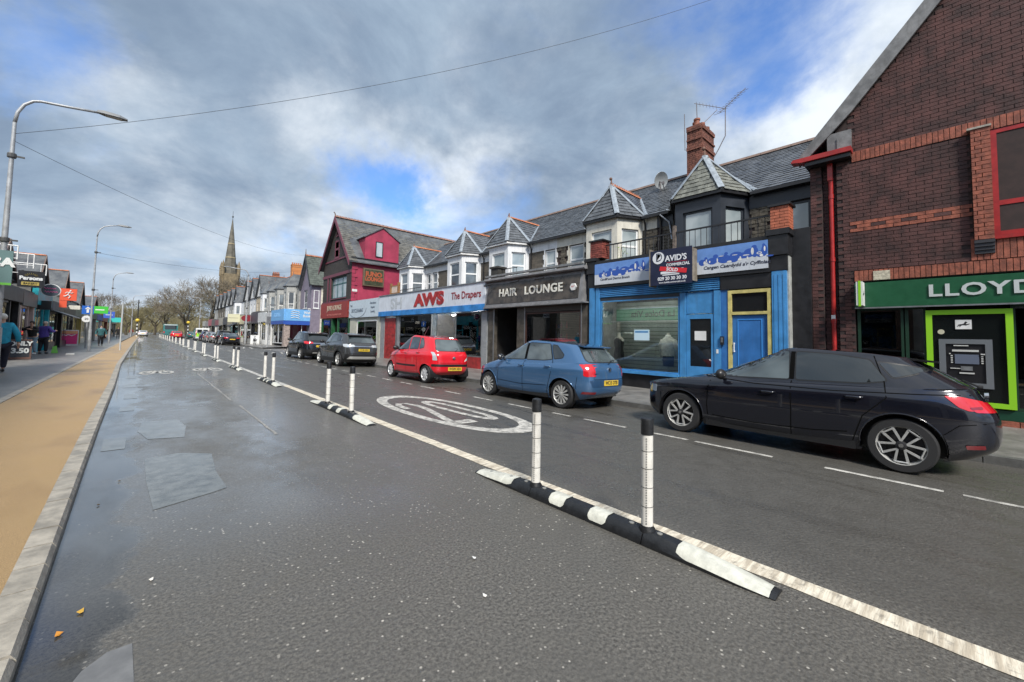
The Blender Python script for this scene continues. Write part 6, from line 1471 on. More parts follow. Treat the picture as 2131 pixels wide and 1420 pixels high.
s1 = psign('small cream projecting sign above the awnings', -4.3, -3.7, 45, 2.9, 3.2, CREAM)
rl_ = thing('roof_railing', 'white metal railing frames over the flat roofs at the left', 'railing', (-4.6, 30, 3.6))
for y_, z_ in ((27.5, 5.0), (31.0, 5.1), (34.5, 5.0)):
    B('rail_frame', MB().tube([(-6.5, y_, z_), (-4.25, y_, z_)], .03, 5).tube([(-4.25, y_, z_), (-4.25, y_, 4.4)], .03, 5).tube([(-6.5, y_, z_-.55), (-4.25, y_, z_-.55)], .02, 5).tube([(-4.45, y_, z_), (-4.45, y_, 4.4)], .02, 5), WHITE, rl_)

# ------------------------------------------------------------------ church, hill, trees
CHS = mat('church_stone', (.21, .165, .10), .8, var=.35, vs=.9)
CHD = mat('church_spire_stone', (.135, .125, .10), .8, var=.35, vs=.6)
chu = thing('church', 'distant stone church tower with tall octagonal spire', 'church', (28.6, 230, 0))
cx, cy, hw = 28.6, 230.0, 2.75
B('tower', MB().box(cx-hw, cx+hw, cy-hw, cy+hw, 0, 28.6), CHS, chu)
bt = MB()
for sx in (-1, 1):
    for sy in (-1, 1): bt.box(cx+sx*(hw+.3)-.5, cx+sx*(hw+.3)+.5, cy+sy*(hw+.3)-.5, cy+sy*(hw+.3)+.5, 0, 28.0); bt.lathe([(.75, 28.0), (.7, 31.5), (.85, 31.6), (.02, 35.2)], (cx+sx*(hw+.3), cy+sy*(hw+.3), 0), n=8)
B('buttress', bt, CHS, chu)
pr = MB()
for k in range(9): pr.box(cx-hw+.1+k*.75, cx-hw+.5+k*.75, cy-hw-.2, cy-hw-.02, 26.7, 28.3)
B('parapet', pr, mat('pale_church_stone', (.34, .28, .17), .8, var=.3), chu)
for wx in (-1.35, 1.35):
    lm = B('belfry_window', MB().prism([(cx+wx-.8, 19.5), (cx+wx-.8, 25), (cx+wx, 26.2), (cx+wx+.8, 25), (cx+wx+.8, 19.5)], 'y', cy-hw-.15, cy-hw-.02), MATS['pale_church_stone'], chu)
    B('louvre', MB().box(cx+wx-.5, cx+wx-.08, cy-hw-.2, cy-hw-.155, 20, 24.8).box(cx+wx+.08, cx+wx+.5, cy-hw-.2, cy-hw-.155, 20, 24.8), DARK, lm)
sp = MB()
rings = [(2.95, 28.6), (2.25, 34.5), (1.42, 43), (.68, 50.2), (.15, 55.2)]
sp.lathe(rings, (cx, cy, 0), n=8)
spo = B('spire', sp, CHD, chu); spo.data.transform(Matrix.Rotation(0, 4, 'Z'))
for z_, r_ in ((36.5, 2.08), (43.2, 1.42)): B('spire_band', MB().lathe([(r_, z_), (r_+.06, z_+.05), (r_, z_+.5)], (cx, cy, 0), n=8), MATS['pale_church_stone'], spo)
for a in (0, 1): B('lucarne', MB().prism([(-.7, 30.5), (-.7, 33), (0, 35.2), (.7, 33), (.7, 30.5)], 'y', -.8, .8), CHS, chu, False, ); lu = chu.children[-1]; lu.location = ((-1, 0)[a]*2.6, (0, -2.7)[a], 0); lu.rotation_euler = (0, 0, (radians(90), 0)[a])
B('vane', MB().tube([(cx, cy, 55), (cx, cy, 59.5)], [.12, .05], 6).ball((cx, cy, 56.6), .4, 8, 6), BLACK, spo)
hm_ = MB(); nx = 60
for i in range(nx+1):
    x = -260+i*12; h = 14+6*sin(i*.5)+4*sin(i*1.3+1)+5*sin(i*.17)
    hm_.v += [(x, 420, -1), (x, 470, h*.8+2), (x, 560, h*1.1+4), (x, 700, h*1.3+5), (x, 900, 2)]
for i in range(nx):
    for j in range(4): a = i*5+j; hm_.f.append((a, a+5, a+6, a+1)); hm_.m.append(0)
B('wooded_hill', hm_, mat('bare_wood_hill', (.075, .068, .045), .9, var=.6, vs=.12), kind='structure', smooth='all')
BARK = mat('bark', (.075, .062, .042), .85, var=.4, vs=2)
TWIG = mat('twigs', (.175, .145, .105), .85, var=.4, vs=.5)
TWIGG = mat('lichen_twigs', (.19, .165, .085), .85, var=.4, vs=.5)
def tree_mesh(seed, H, spread, twm, depth=6, dens=3):
    R4 = random.Random(seed); tr = MB(); cr = MB()
    def limb(p, d, L, r, lev):
        n = 3; pts = [p]; rr = [r]; q = p.copy(); dd = d.copy()
        for i in range(n):
            dd = (dd+Vector((R4.uniform(-1, 1), R4.uniform(-1, 1), R4.uniform(-.3, .5)))*.16).normalized(); q = q+dd*(L/n); pts.append(q.copy()); rr.append(r*(1-.4*(i+1)/n))
        (tr if lev < 3 else cr).tube(pts, rr, 6 if lev < 2 else (4 if lev < 4 else 3), cap=False)
        if lev >= depth: return
        k = (4 if lev == 0 else dens) + (1 if R4.random() < .35 else 0)
        for j in range(k):
            a = 2*pi*(j+R4.random()*.7)/k; sp_ = spread*(1.0 if lev else .8)*R4.uniform(.6, 1.3)
            o = dd.orthogonal().normalized(); b2 = dd.cross(o)
            nd = (dd+(o*cos(a)+b2*sin(a))*sp_+Vector((0, 0, .10))).normalized()
            limb(pts[-1-(j % 2)].copy(), nd, L*R4.uniform(.62, .84), max(rr[-1]*.72, .022), lev+1)
    limb(Vector((0, 0, 0)), Vector((0, 0, 1)), H*.24, H*.024, 0)
    return mesh('trunk', tr, BARK), mesh('crown', cr, twm)
TM = [tree_mesh(1, 15, .75, TWIG), tree_mesh(5, 14, .8, TWIGG), tree_mesh(9, 16, .65, TWIG), tree_mesh(14, 13, .9, TWIGG)]
def tree(x, y, s_, k, label, rz=0):
    t = thing('bare_tree', label, 'tree', (x, y, -.2), rz, 'bare winter trees beyond the street'); 
    for nm, me in zip(('trunk', 'crown'), TM[k]): o = bpy.data.objects.new(nm, me); COL.objects.link(o); o.parent = t
    t.scale = (s_*1.5, s_*1.5, s_*1.34)
trs = [(8.6, 137, .95, 0, 'bare tree with thick dark trunk directly left of the church tower'), (13.5, 150, 1.15, 2, 'tall bare tree in front of the church tower base'), (5.0, 160, .95, 1, 'lower greenish bare tree right of the bus'), (2.5, 175, .95, 3, 'greenish bare tree above the bus'), (-1.5, 190, .9, 1, 'bare tree straight down the end of the road'),
       (18, 168, 1.2, 1, 'tall bare tree behind the far gables, right of the tower'), (24, 150, 1.25, 2, 'spreading bare tree whose crown rises above the orange tiled ridge'), (30, 165, 1.25, 0, 'bare tree crown right of the orange tiled ridge'), (-8, 200, .9, 2, 'bare tree behind the end of the left row'), (-15, 210, .9, 3, 'bare tree far left above the left row roofs'),
       (-3.5, 150, .75, 3, 'small bare tree beside the left row end'), (11, 182, 1.1, 3, 'greenish bare tree left of the church, farther back')]
for i, (x, y_, s_, k, lb) in enumerate(trs): tree(x, y_, s_, k, lb, i*1.3)
# thicket that closes the end of the road
R5 = random.Random(3); th = MB()
for i in range(4200):
    x = R5.uniform(-45, 60); y_ = R5.uniform(205, 260); h = R5.uniform(4, 15)*(1.0+.2*sin(x*.3)); z0 = R5.uniform(0, h*.6)
    d = Vector((R5.uniform(-1, 1), R5.uniform(-.5, .5), R5.uniform(.8, 2.2))).normalized(); p = Vector((x, y_, z0)); L = R5.uniform(2, 4.5); w_ = R5.uniform(.05, .16); s_ = Vector((1, 0, 0))*w_
    th.add([p-s_, p+s_, p+d*L+Vector((.02, 0, 0)), p+d*L-Vector((.02, 0, 0))], [(0, 1, 2, 3)])
    for k in range(3):
        q = p+d*L*R5.uniform(.2, .9); e = (d+Vector((R5.uniform(-1, 1), 0, R5.uniform(-.2, .6)))).normalized(); th.add([q-s_*.5, q+s_*.5, q+e*L*.5], [(0, 1, 2)])
B('thicket', th, TWIGG, kind='stuff')
# ------------------------------------------------------------------ cars
TYRE = mat('tyre', (.018, .018, .019), .75, bump=.2)
ALLOY = mat('alloy', (.48, .48, .465), .34, .35, var=.12, vs=20)
ALLOYD = mat('brake_dark', (.03, .03, .032), .5, .4)
CGLASS = mat('car_glass', (.012, .016, .018), .02, spec=1.0, coat=.6)
def cg_fn(t, pos, b, c):
    n = t.noise(t.vm('MULTIPLY', pos, (1, 1, 1.6)), 1.3, 2, .5)
    return t.mix(t.ramp(n, .35, .68), (.024, .033, .037), (.10, .125, .13))
CGLASSL = mat('car_glass_light', rough=.03, spec=1.0, coat=.6, fn=cg_fn)
TRIM = mat('black_trim', (.014, .014, .015), .4)
LRED = mat('lamp_red', (.55, .010, .018), .12, coat=1.0)
LRED2 = mat('lamp_deep_red', (.22, .006, .012), .12, coat=1.0)
LCLR = mat('lamp_clear', (.55, .58, .60), .08, .3, coat=1.0)
PLATE = mat('plate_yellow', (.72, .50, .05), .4)
CHROME = mat('chrome', (.7, .7, .7), .12, 1.0)
def paintc(nm, c, met=.3, rough=.26):
    def f(t, pos, b, cc):
        n = t.noise(pos, 900, 2, .5); d = t.noise(pos, 3.5, 5, .6)
        t.link(t.math('ADD', rough-.06, t.math('MULTIPLY', d, .05)), b.inputs['Roughness'])
        return t.mix(t.math('MULTIPLY', t.ramp(n, .45, .62), .35), c, tuple(min(1, x*1.8+.01) for x in c))
    return mat(nm, c, rough, met, coat=1.0, fn=f)
def interp(y, pts):
    pts = sorted(pts)
    if y <= pts[0][0]: return pts[0][1]
    for (a, za), (b, zb) in zip(pts, pts[1:]):
        if y <= b: k = (y-a)/(b-a); k = k*k*(3-2*k)*.5+k*.5; return za+(zb-za)*k
    return pts[-1][1]
def contour(F, Rr, w, nf, nr, zp, N):
    """half outline from front centre round the left side to rear centre"""
    raw = []; c = (F+Rr)/2; a = (F-Rr)/2; M = 260
    for i in range(M+1):
        ph = pi*i/M; s_, co = sin(ph), cos(ph); e = nf if co > 0 else nr
        raw.append((w*abs(s_)**(2/ (nf*(1+cos(ph))/2+nr*(1-cos(ph))/2)) if 0 < i < M else 0.0, c+math.copysign(abs(co)**(2/e), co)*a))
    L = [0]
    for i in range(M): L.append(L[-1]+hypot(raw[i+1][0]-raw[i][0], raw[i+1][1]-raw[i][1]))
    out = []; j = 0
    for i in range(N+1):
        t = L[-1]*i/N
        while j < M-1 and L[j+1] < t: j += 1
        k = (t-L[j])/max(1e-9, L[j+1]-L[j]); x = raw[j][0]+(raw[j+1][0]-raw[j][0])*k; y = raw[j][1]+(raw[j+1][1]-raw[j][1])*k
        out.append(Vector((-x, y, interp(y, zp))))
    return out
def cr_(p0, p1, p2, p3, t): return .5*((2*p1)+(p2-p0)*t+(2*p0-5*p1+4*p2-p3)*t*t+(3*p1-p0-3*p2+p3)*t*t*t)
def rpoly(pts, r=.04, n=3):
    out = []; k = len(pts)
    for i in range(k):
        p = Vector(pts[i]); a = Vector(pts[i-1]); b = Vector(pts[(i+1) % k]); da = a-p; db = b-p
        rr = min(r, da.length*.4, db.length*.4); q0 = p+da.normalized()*rr; q1 = p+db.normalized()*rr
        for j in range(n+1): t = j/n; out.append(tuple(q0*(1-t)**2+p*2*t*(1-t)+q1*t*t))
    return out
def inset(pts, d):
    c = Vector((0, 0)); 
    for p in pts: c += Vector(p)
    c /= len(pts); out = []; k = len(pts); area = sum(pts[i-1][0]*pts[i][1]-pts[i][0]*pts[i-1][1] for i in range(k)); sg = 1 if area > 0 else -1
    for i in range(k):
        p = Vector(pts[i]); a = Vector(pts[i-1]); b = Vector(pts[(i+1) % k]); e1 = (p-a).normalized(); e2 = (b-p).normalized()
        n1 = Vector((-e1.y, e1.x))*sg; n2 = Vector((-e2.y, e2.x))*sg; m = (n1+n2); m = m/max(.4, m.dot(n1)); out.append(tuple(p+m*d))
    return out
def decal(poly, axis, bvh, off, m, name, parent, step=.05, both=False, smooth=True):
    """lay a thin panel cut to poly onto the car body, seen along axis: 'l' left side (y,z), 'r' right, 'b' rear (x,z), 'f' front (x,z), 't' top (x,y)"""
    P2 = [Vector(p) for p in poly]; k = len(P2)
    x0, x1 = min(p.x for p in P2), max(p.x for p in P2); z0, z1 = min(p.y for p in P2), max(p.y for p in P2)
    def ins(x, y):
        r = False
        for i in range(k):
            a, b = P2[i], P2[i-1]
            if (a.y > y) != (b.y > y) and x < (b.x-a.x)*(y-a.y)/(b.y-a.y)+a.x: r = not r
        return r
    pts = []
    for i in range(k):
        a_, b_ = P2[i], P2[(i+1) % k]; nn_ = max(1, int((b_-a_).length/(step*.7)))
        pts += [a_.lerp(b_, q/nn_) for q in range(nn_)]
    P2 = pts; k = len(P2); pts = list(P2); x = x0+step/2
    while x < x1:
        z = z0+step/2
        while z < z1:
            if ins(x, z) and min((Vector((x, z))-q).length for q in P2) > step*.35: pts.append(Vector((x, z)))
            z += step
        x += step
    r = delaunay_2d_cdt(pts, [], [list(range(k))], 1, 1e-5)
    mb = MB(); D = {'l': Vector((1, 0, 0)), 'r': Vector((-1, 0, 0)), 'b': Vector((0, 1, 0)), 'f': Vector((0, -1, 0)), 't': Vector((0, 0, -1))}[axis]
    for p in r[0]:
        if axis in 'lr': o = Vector((-3*D.x, p.x, p.y))
        elif axis in 'bf': o = Vector((p.x, -5*D.y, p.y))
        else: o = Vector((p.x, p.y, 4))
        h = bvh.ray_cast(o, D)
        if h[0] is None: h = bvh.find_nearest(o+D*(3.0-.8 if axis in 'lr' else (5-2.0 if axis in 'bf' else 2.6)))
        n = h[1]
        if n.dot(D) > 0: n = -n
        mb.v.append(tuple(h[0]+n*off))
    for f in r[2]: mb.f.append(tuple(f)); mb.m.append(0)
    bmx = bmesh.new(); me = mesh(name, mb, m, 'all' if smooth else False); bmx.from_mesh(me); bmesh.ops.recalc_face_normals(bmx, faces=bmx.faces)
    bmx.faces.ensure_lookup_table()
    if bmx.faces and sum((f.normal.dot(D) for f in bmx.faces)) > 0: bmesh.ops.reverse_faces(bmx, faces=bmx.faces)
    bmx.to_mesh(me); bmx.free()
    return B(name, me, m, parent, False)
def bandline(pts, w_):
    a = []; b = []
    for i, p in enumerate(pts):
        q0 = Vector(pts[max(0, i-1)]); q1 = Vector(pts[min(len(pts)-1, i+1)]); d = (q1-q0).normalized(); n = Vector((-d.y, d.x))*w_/2
        a.append(tuple(Vector(p)+n)); b.append(tuple(Vector(p)-n))
    return a+b[::-1]
def arc(cy, cz, r, a0, a1, n=14): return [(cy+r*cos(radians(a0+(a1-a0)*i/n)), cz+r*sin(radians(a0+(a1-a0)*i/n))) for i in range(n+1)]
def wheel(parent, x, y, z, r, wd, kind, side, far=False, alloy=None):
    """side -1 = outer face points to -x"""
    al = alloy or ALLOY; e = side; rr = r*.70
    t = B('wheel', MB().lathe([(rr, -wd/2), (r*.93, -wd/2), (r*.985, -wd*.38), (r, -wd*.2), (r, wd*.2), (r*.985, wd*.38), (r*.93, wd/2), (rr, wd/2)], (x, y, z), 'x', 20 if far else 40, cap=False), TYRE, parent, False, smooth=50)
    xo = x+e*wd*.42
    B('rim', MB().lathe([(rr*1.02, xo+e*.012), (rr*1.0, xo+e*.016), (rr*.965, xo+e*.004), (rr*.90, xo-e*.05), (rr*.9, xo-e*.12)], (0, y, z), 'x', 20 if far else 40, cap=False), al, t, False, smooth=50)
    B('brake_disc', MB().lathe([(rr*.92, xo-e*.06), (.01, xo-e*.06)], (0, y, z), 'x', 24, cap=False).lathe([(rr*.62, xo-e*.045), (rr*.62, xo-e*.055), (.01, xo-e*.045)], (0, y, z), 'x', 24, cap=False), ALLOYD, t, False)
    def spoke(a, r0, r1, w0, w1, dx0, dx1):
        ca, sa = cos(a), sin(a); u = Vector((0, ca, sa)); v = Vector((0, -sa, ca)); c = Vector((xo, y, z)); q = []
        for rad, ww, dx in ((r0, w0, dx0), (r1, w1, dx1)):
            for sgn in (-1, 1): q.append(c+u*rad+v*sgn*ww/2+Vector((e*dx, 0, 0)))
            for sgn in (-1, 1): q.append(c+u*rad+v*sgn*ww/2+Vector((e*(dx-.03), 0, 0)))
        mb = MB(); mb.add(q, [(0, 1, 5, 4), (0, 4, 6, 2), (1, 3, 7, 5), (2, 6, 7, 3)]); return mb
    if kind == 'double5':
        for k in range(5):
            a = 2*pi*k/5+.95
            for d in (-1, 1):
                ca, sa = cos(a), sin(a); U = Vector((0, ca, sa)); V_ = Vector((0, -sa, ca)); c = Vector((xo, y, z)); q = []
                for rad, lat, ww, dx in ((rr*.16, d*rr*.13, .020, .012), (rr*.95, d*rr*.27, .026, .006)):
                    for ex in (dx, dx-.03):
                        for sg in (-1, 1): q.append(c+U*rad+V_*(lat+sg*ww/2)+Vector((e*ex, 0, 0)))
                mb = MB(); mb.add(q, [(0, 1, 5, 4), (2, 6, 7, 3), (0, 4, 6, 2), (1, 3, 7, 5), (4, 5, 7, 6)])
                B('spoke', mb, al, t, False)
            mb = MB(); a0, a1 = a-.30, a+.30
            q0 = [(rr*.90*cos(s_), rr*.90*sin(s_)) for s_ in (a0, a1)]; 
            mb.tube([(xo+e*.004, y+q0[0][0], z+q0[0][1]), (xo+e*.004, y+q0[1][0], z+q0[1][1])], .010, 5); B('spoke_bridge', mb, al, t, False)
    elif kind == 'twelve':
        for k in range(12): B('spoke', spoke(2*pi*k/12, rr*.22, rr*.94, .016, .045, .014, .004), al, t, False)
    elif kind == 'eight':
        for k in range(8): B('spoke', spoke(2*pi*k/8, rr*.2, rr*.95, .05, .055, .012, .006), al, t, False)
    else:
        mb = MB()
        for k in range(5): q = spoke(2*pi*k/5+.4, rr*.15, rr*.95, .05, .05, .008, .008); mb.add(q.v, q.f)
        B('spokes', mb, al, t, False)
    B('hub', MB().lathe([(rr*.24, xo-.03*e), (rr*.23, xo+e*.012), (rr*.13, xo+e*.02), (.001, xo+e*.02)], (0, y, z), 'x', 16, cap=False), al if kind != 'double5' else ALLOYD, t, False, smooth=40)
    if kind == 'double5': B('hub_cap', MB().lathe([(rr*.11, xo+e*.018), (rr*.10, xo+e*.026), (.001, xo+e*.026)], (0, y, z), 'x', 14, cap=False), CHROME, t, False)
    return t
def car(name, label, keys, top, wheels, paint, spec, loc, cat='car', res=1.0, tilt=True, group=None, split=4):
    """keys: lower body contours sill..belt..cowl; top: contours from cowl level to roof; each (F,R,w,nf,nr,[(y,z)..])"""
    t = thing(name, label, cat, loc, 0, group)
    if tilt: t.rotation_euler = (0, radians(1.72), 0)
    N = int(190*res); CO = [contour(*k, N) for k in keys]; CT = [CO[-1]]+[contour(*k, N) for k in top]
    levels = []
    def stack(C, sub):
        o = []
        for i in range(len(C)-1):
            s_ = max(1, int(sub[i]*max(.5, res)))
            for j in range(s_):
                tt = j/s_; A = C[max(0, i-1)]; D = C[min(len(C)-1, i+2)]
                o.append([cr_(A[q], C[i][q], C[i+1][q], D[q], tt) for q in range(N+1)])
        return o
    levels = stack(CO, spec.get('sub', [3, 5, 8, 7, 4, 8]))
    nb = len(levels); levels += stack(CT, spec.get('subt', [12, 4, 4])); levels.append(CT[-1])
    bmx = bmesh.new(); grid = []
    for lv in levels: grid.append([bmx.verts.new(p) for p in lv])
    (fy, ry, wz, wr, ar) = wheels
    # snap rows to the wheel arches
    zc = wz-.0
    for row in grid:
        for v in row:
            if v.co.x < -.5:
                for wy in (fy, ry):
                    d = hypot(v.co.y-wy, v.co.z-zc)
                    if abs(d-ar) < .017/max(.6, res) and v.co.z > zc-.2 and d > 0: v.co.y = wy+(v.co.y-wy)*ar/d; v.co.z = zc+(v.co.z-zc)*ar/d
    for i in range(len(grid)-1):
        for j in range(N):
            q = [grid[i][j], grid[i][j+1], grid[i+1][j+1], grid[i+1][j]]
            c = sum((v.co for v in q), Vector())/4
            if c.x < -.45 and any(hypot(c.y-wy, c.z-zc) < ar-.001 for wy in (fy, ry)): continue
            try: bmx.faces.new(q)
            except ValueError: pass
    bmesh.ops.remove_doubles(bmx, verts=bmx.verts, dist=.0008)
    g2 = bmesh.ops.duplicate(bmx, geom=bmx.verts[:]+bmx.edges[:]+bmx.faces[:])
    dv = [e for e in g2['geom'] if isinstance(e, bmesh.types.BMVert)]
    for v in dv: v.co.x *= -1
    bmesh.ops.reverse_faces(bmx, faces=[e for e in g2['geom'] if isinstance(e, bmesh.types.BMFace)])
    bmesh.ops.remove_doubles(bmx, verts=bmx.verts, dist=.0012); bmesh.ops.recalc_face_normals(bmx, faces=bmx.faces)
    me = bpy.data.meshes.new('body'); bmx.to_mesh(me)
    # an unbroken copy for laying panels on
    bvh = BVHTree.FromBMesh(bmx); bmx.free()
    me.materials.append(paint); me.polygons.foreach_set('use_smooth', [True]*len(me.polygons)); me.set_sharp_from_angle(angle=radians(50))
    body = B('body', me, paint, t, False)
    ub = MB(); yF = keys[1][0]-.12; yR = keys[1][1]+.12; w_ = keys[1][2]
    ub.box(-w_+.30, w_-.30, yR+.25, yF-.3, .2, .75); ub.box(-w_+.02, w_-.02, ry+ar+.04, fy-ar-.04, .19, .7); ub.box(-w_+.34, w_-.34, yR+.05, yR+.4, .3, .5)
    B('underbody', ub, TRIM, t, False)
    for sx in (-1, 1):
        for wy in (fy, ry):
            if sx > 0 and res < .8 and wy == fy: pass
            wa = MB(); ra_ = ar+.010
            for q in range(25): an = radians(-14+208*q/24); wa.v += [(sx*(w_-.42), wy+ra_*cos(an), zc+ra_*sin(an)), (sx*(w_-.035), wy+ra_*cos(an), zc+ra_*sin(an))]
            for q in range(24): wa.f.append((2*q, 2*q+1, 2*q+3, 2*q+2)); wa.m.append(0)
            wa.v = [(x_, y_, max(z_, .20)) for x_, y_, z_ in wa.v]
            B('wheel_arch', wa, TRIM, t, False, smooth=50)
            wheel(t, sx*(w_-.10-.02), wy, wr, wr, .21, spec.get('rim', 'five'), sx, far=res < .8, alloy=spec.get('alloy'))
            if spec.get('arch'): decal(bandline(arc(wy, zc, ar+.030, -8 if wy == fy else -12, 188, 22), .062), 'l' if sx < 0 else 'r', bvh, .006, TRIM, 'arch_trim', t)
            else:
                mb = MB(); pts = []
                for (a, b) in arc(wy, zc, ar, -6, 186, 26):
                    h = bvh.find_nearest(Vector((sx*w_, a, b))); pts.append(Vector((h[0].x, a, b)))
                mb.tube(pts, .009, 6); B('arch_lip', mb, paint, t, False, smooth='all')
    for (nm, ax, pl_, rad, m, off) in spec.get('panels', []):
        sides = (('l', 1), ('r', 1)) if ax == 's' else ((ax, 1),)
        if ax == 's' and res < .8: sides = (('l', 1),) if spec.get('oneside') else sides
        for a_, _ in sides:
            q = rpoly(pl_, rad) if rad else pl_
            if m in (CGLASS, CGLASSL):
                so2 = decal(inset(q, -.016), a_, bvh, .0025, TRIM, 'window_seal', t, step=.08)
            decal(q, a_, bvh, off, m, nm, t, step=.06 if m in (CGLASS, CGLASSL) else .045)
    for ln in spec.get('seams', []):
        ww = (ln[2] if len(ln) > 2 else .007)*(1.7 if len(ln) < 3 or ln[2] < .02 else 1)
        for a_ in (('l', 'r') if ln[0] == 's' else (ln[0],)): decal(bandline(ln[1], ww), a_, bvh, .0032, mat('shut_line', (.003, .003, .003), .9, spec=.1), 'panel_gap', t, step=.12)
    for (a, b) in spec.get('handles', []):
        for sx in (-1, 1):
            h = bvh.ray_cast(Vector((sx*3, a, b)), Vector((-sx, 0, 0)))[0]
            B('door_handle', MB().tube([(h.x, a-.09, b+.004), (h.x+sx*.032, a-.07, b), (h.x+sx*.034, a+.06, b), (h.x, a+.085, b)], [.010, .014, .014, .010], 8), spec.get('handlem', paint), t, False, smooth='all')
    if 'mirror' in spec:
        a, b = spec['mirror']
        for sx in (-1, 1):
            h = bvh.ray_cast(Vector((sx*3, a, b-.05)), Vector((-sx, 0, 0)))[0]
            mo = B('mirror', MB().ball((h.x+sx*.15, a, b+.02), .11, 14, 8, (1.0, .62, .72)).tube([(h.x-sx*.02, a, b-.05), (h.x+sx*.09, a, b-.01)], .028, 8), spec.get('mirm', paint), t, False, smooth='all')
    if 'plate' in spec:
        px, pz, txt, yy = spec['plate']
        p_ = B('number_plate', MB().box(px-.26, px+.26, yy-.012, yy, pz-.056, pz+.056), PLATE, t, False)
        if txt: text(txt, .105, (px, yy-.014, pz), 'F', BLACK, p_, wid=.86, depth=.001, bold=.003, world=False)
    return t, bvh
def Zr(x): return zr(x)
def hatch(L, Wd, H, fy, ry, wr, ar, belt, hoodz, cowl, cz, roofF, roofR, roofz, sp=1.0, rearbelt=None, rtop=None, nose=.62, gr=.40, tail=None):
    """compact set of contours for a car of length L, width Wd"""
    F = L/2; Rr = -L/2; w = Wd/2; rb = rearbelt or belt; tl = tail or (Rr+.08)
    z0 = .19*H/1.45
    keys = [(F-.12, Rr+.16, w-.09, 3.4, 4.2, [(Rr, z0+.10), (Rr+.5, z0), (F-.6, z0), (F, z0+.04)]),
            (F-.04, Rr+.04, w-.035, 3.4, 4.6, [(Rr, .36), (0, .30), (F, .31)]),
            (F, Rr, w-.005, 3.2, 4.8, [(Rr, .52), (0, .50), (F, .48)]),
            (F-.02, Rr+.02, w, 3.2, 5.0, [(Rr, .74), (0, .70), (F, .64)]),
            (F-.05, tl-.05, w-.006, 3.3, 5.2, [(Rr, rb-.13), (ry, belt-.075), (0, belt-.10), (fy, hoodz-.10), (F-.1, nose+.02)]),
            (F-.11, tl, w-.04, 3.3, 5.2, [(Rr, rb-.03), (ry, belt+.015), (0, belt-.02), (fy, hoodz), (F-.1, nose+.10)]),
            (cowl, tl+.03, w-.085, 5.0, 5.6, [(Rr, rb+.01), (ry, belt+.045), (0, belt+.01), (cowl-.2, cz), (cowl, cz+.01)])]
    top = [(roofF, roofR, w-.225, 4.2, 4.4, [(roofR, roofz-.085), (-.9, roofz-.035), (-.2, roofz), (roofF, roofz-.05)]),
           (roofF-.12, roofR+.10, w-.34, 3.6, 4.0, [(roofR, roofz-.045), (-.9, roofz+.005), (-.2, roofz+.035), (roofF, roofz-.01)]),
           (roofF-.8, roofR+.9, .03, 2.2, 2.2, [(-1.2, roofz+.03), (0, roofz+.06), (1, roofz+.03)])]
    return keys, top, (fy, ry, wr, wr, ar)
# 1. near black hatchback --------------------------------------------------
blackp = paintc('black_metallic', (.008, .009, .016), .35, .20)
K, T_, Wl = hatch(4.27, 1.80, 1.45, 1.295, -1.335, .318, .372, .94, .86, .86, .985, .08, -1.50, 1.395, rearbelt=1.03, tail=-1.97, nose=.67)
seat = dict(rim='double5', mirm=TRIM, handles=[(.02, .80), (-.92, .84)], mirror=(.62, .98),
    panels=[('side_window', 's', [(.90, .985), (.72, 1.115), (.35, 1.29), (.06, 1.365), (-.20, 1.385), (-.22, 1.0), (.5, .98)], .03, CGLASSL, .004),
            ('side_window', 's', [(-.30, 1.0), (-.29, 1.38), (-.70, 1.36), (-1.06, 1.305), (-1.22, 1.06), (-1.0, 1.02)], .03, CGLASS, .004),
            ('quarter_window', 's', [(-1.14, 1.285), (-1.28, 1.10), (-1.46, 1.16), (-1.58, 1.22)], .03, CGLASS, .0045),
            ('windscreen', 'f', [(-.66, 1.0), (-.50, 1.34), (.50, 1.34), (.66, 1.0)], .05, CGLASS, .004),
            ('rear_window', 'b', [(-.60, 1.06), (-.47, 1.345), (.47, 1.345), (.60, 1.06), (.3, 1.04), (-.3, 1.04)], .05, CGLASS, .004),
            ('tail_lamp', 's', [(-1.69, .935), (-1.82, .935), (-1.985, .895), (-1.99, .80), (-1.88, .785), (-1.80, .82)], .015, LRED, .006),
            ('lamp_lens', 's', [(-1.88, .825), (-1.97, .84), (-1.98, .81), (-1.90, .80)], .01, LRED2, .008),
            ('tail_lamp', 'b', [(-.73, .895), (-.42, .88), (-.44, .78), (-.73, .775)], .02, LRED, .006), ('tail_lamp', 'b', [(.73, .895), (.42, .88), (.44, .78), (.73, .775)], .02, LRED, .006),
            ('rear_reflector', 's', [(-1.84, .41), (-1.985, .425), (-1.99, .38), (-1.85, .365)], .01, LRED2, .006),
            ('headlamp', 's', [(1.78, .72), (1.90, .735), (1.975, .68), (1.98, .60), (1.88, .61)], .02, LCLR, .006),
            ('headlamp', 'f', [(-.70, .60), (-.45, .62), (-.48, .72), (-.70, .73)], .02, LCLR, .006), ('headlamp', 'f', [(.70, .60), (.45, .62), (.48, .72), (.70, .73)], .02, LCLR, .006),
            ('sill_trim', 's', bandline([(-.90, .235), (0, .225), (.88, .235)], .05), 0, TRIM, .003)],
    seams=[('s', [(.84, .26), (.86, .5), (.84, .80), (.80, .97)]), ('s', [(-.25, .25), (-.26, .6), (-.25, .98)]), ('s', [(-.25, 1.0), (-.25, 1.385)], .055), ('s', [(-.90, .30), (-1.0, .62), (-1.22, .86), (-1.20, 1.04), (-1.10, 1.36)]),
           ('s', [(.95, .955), (.2, .90), (-.7, .895), (-1.5, .93), (-1.9, .955)], .006), ('s', [(.78, .36), (.2, .335), (-.5, .36), (-.85, .40)], .006), ('s', [(1.66, .40), (1.70, .62)], .005), ('s', [(-1.68, .50), (-1.80, .62), (-2.0, .66)], .005)])
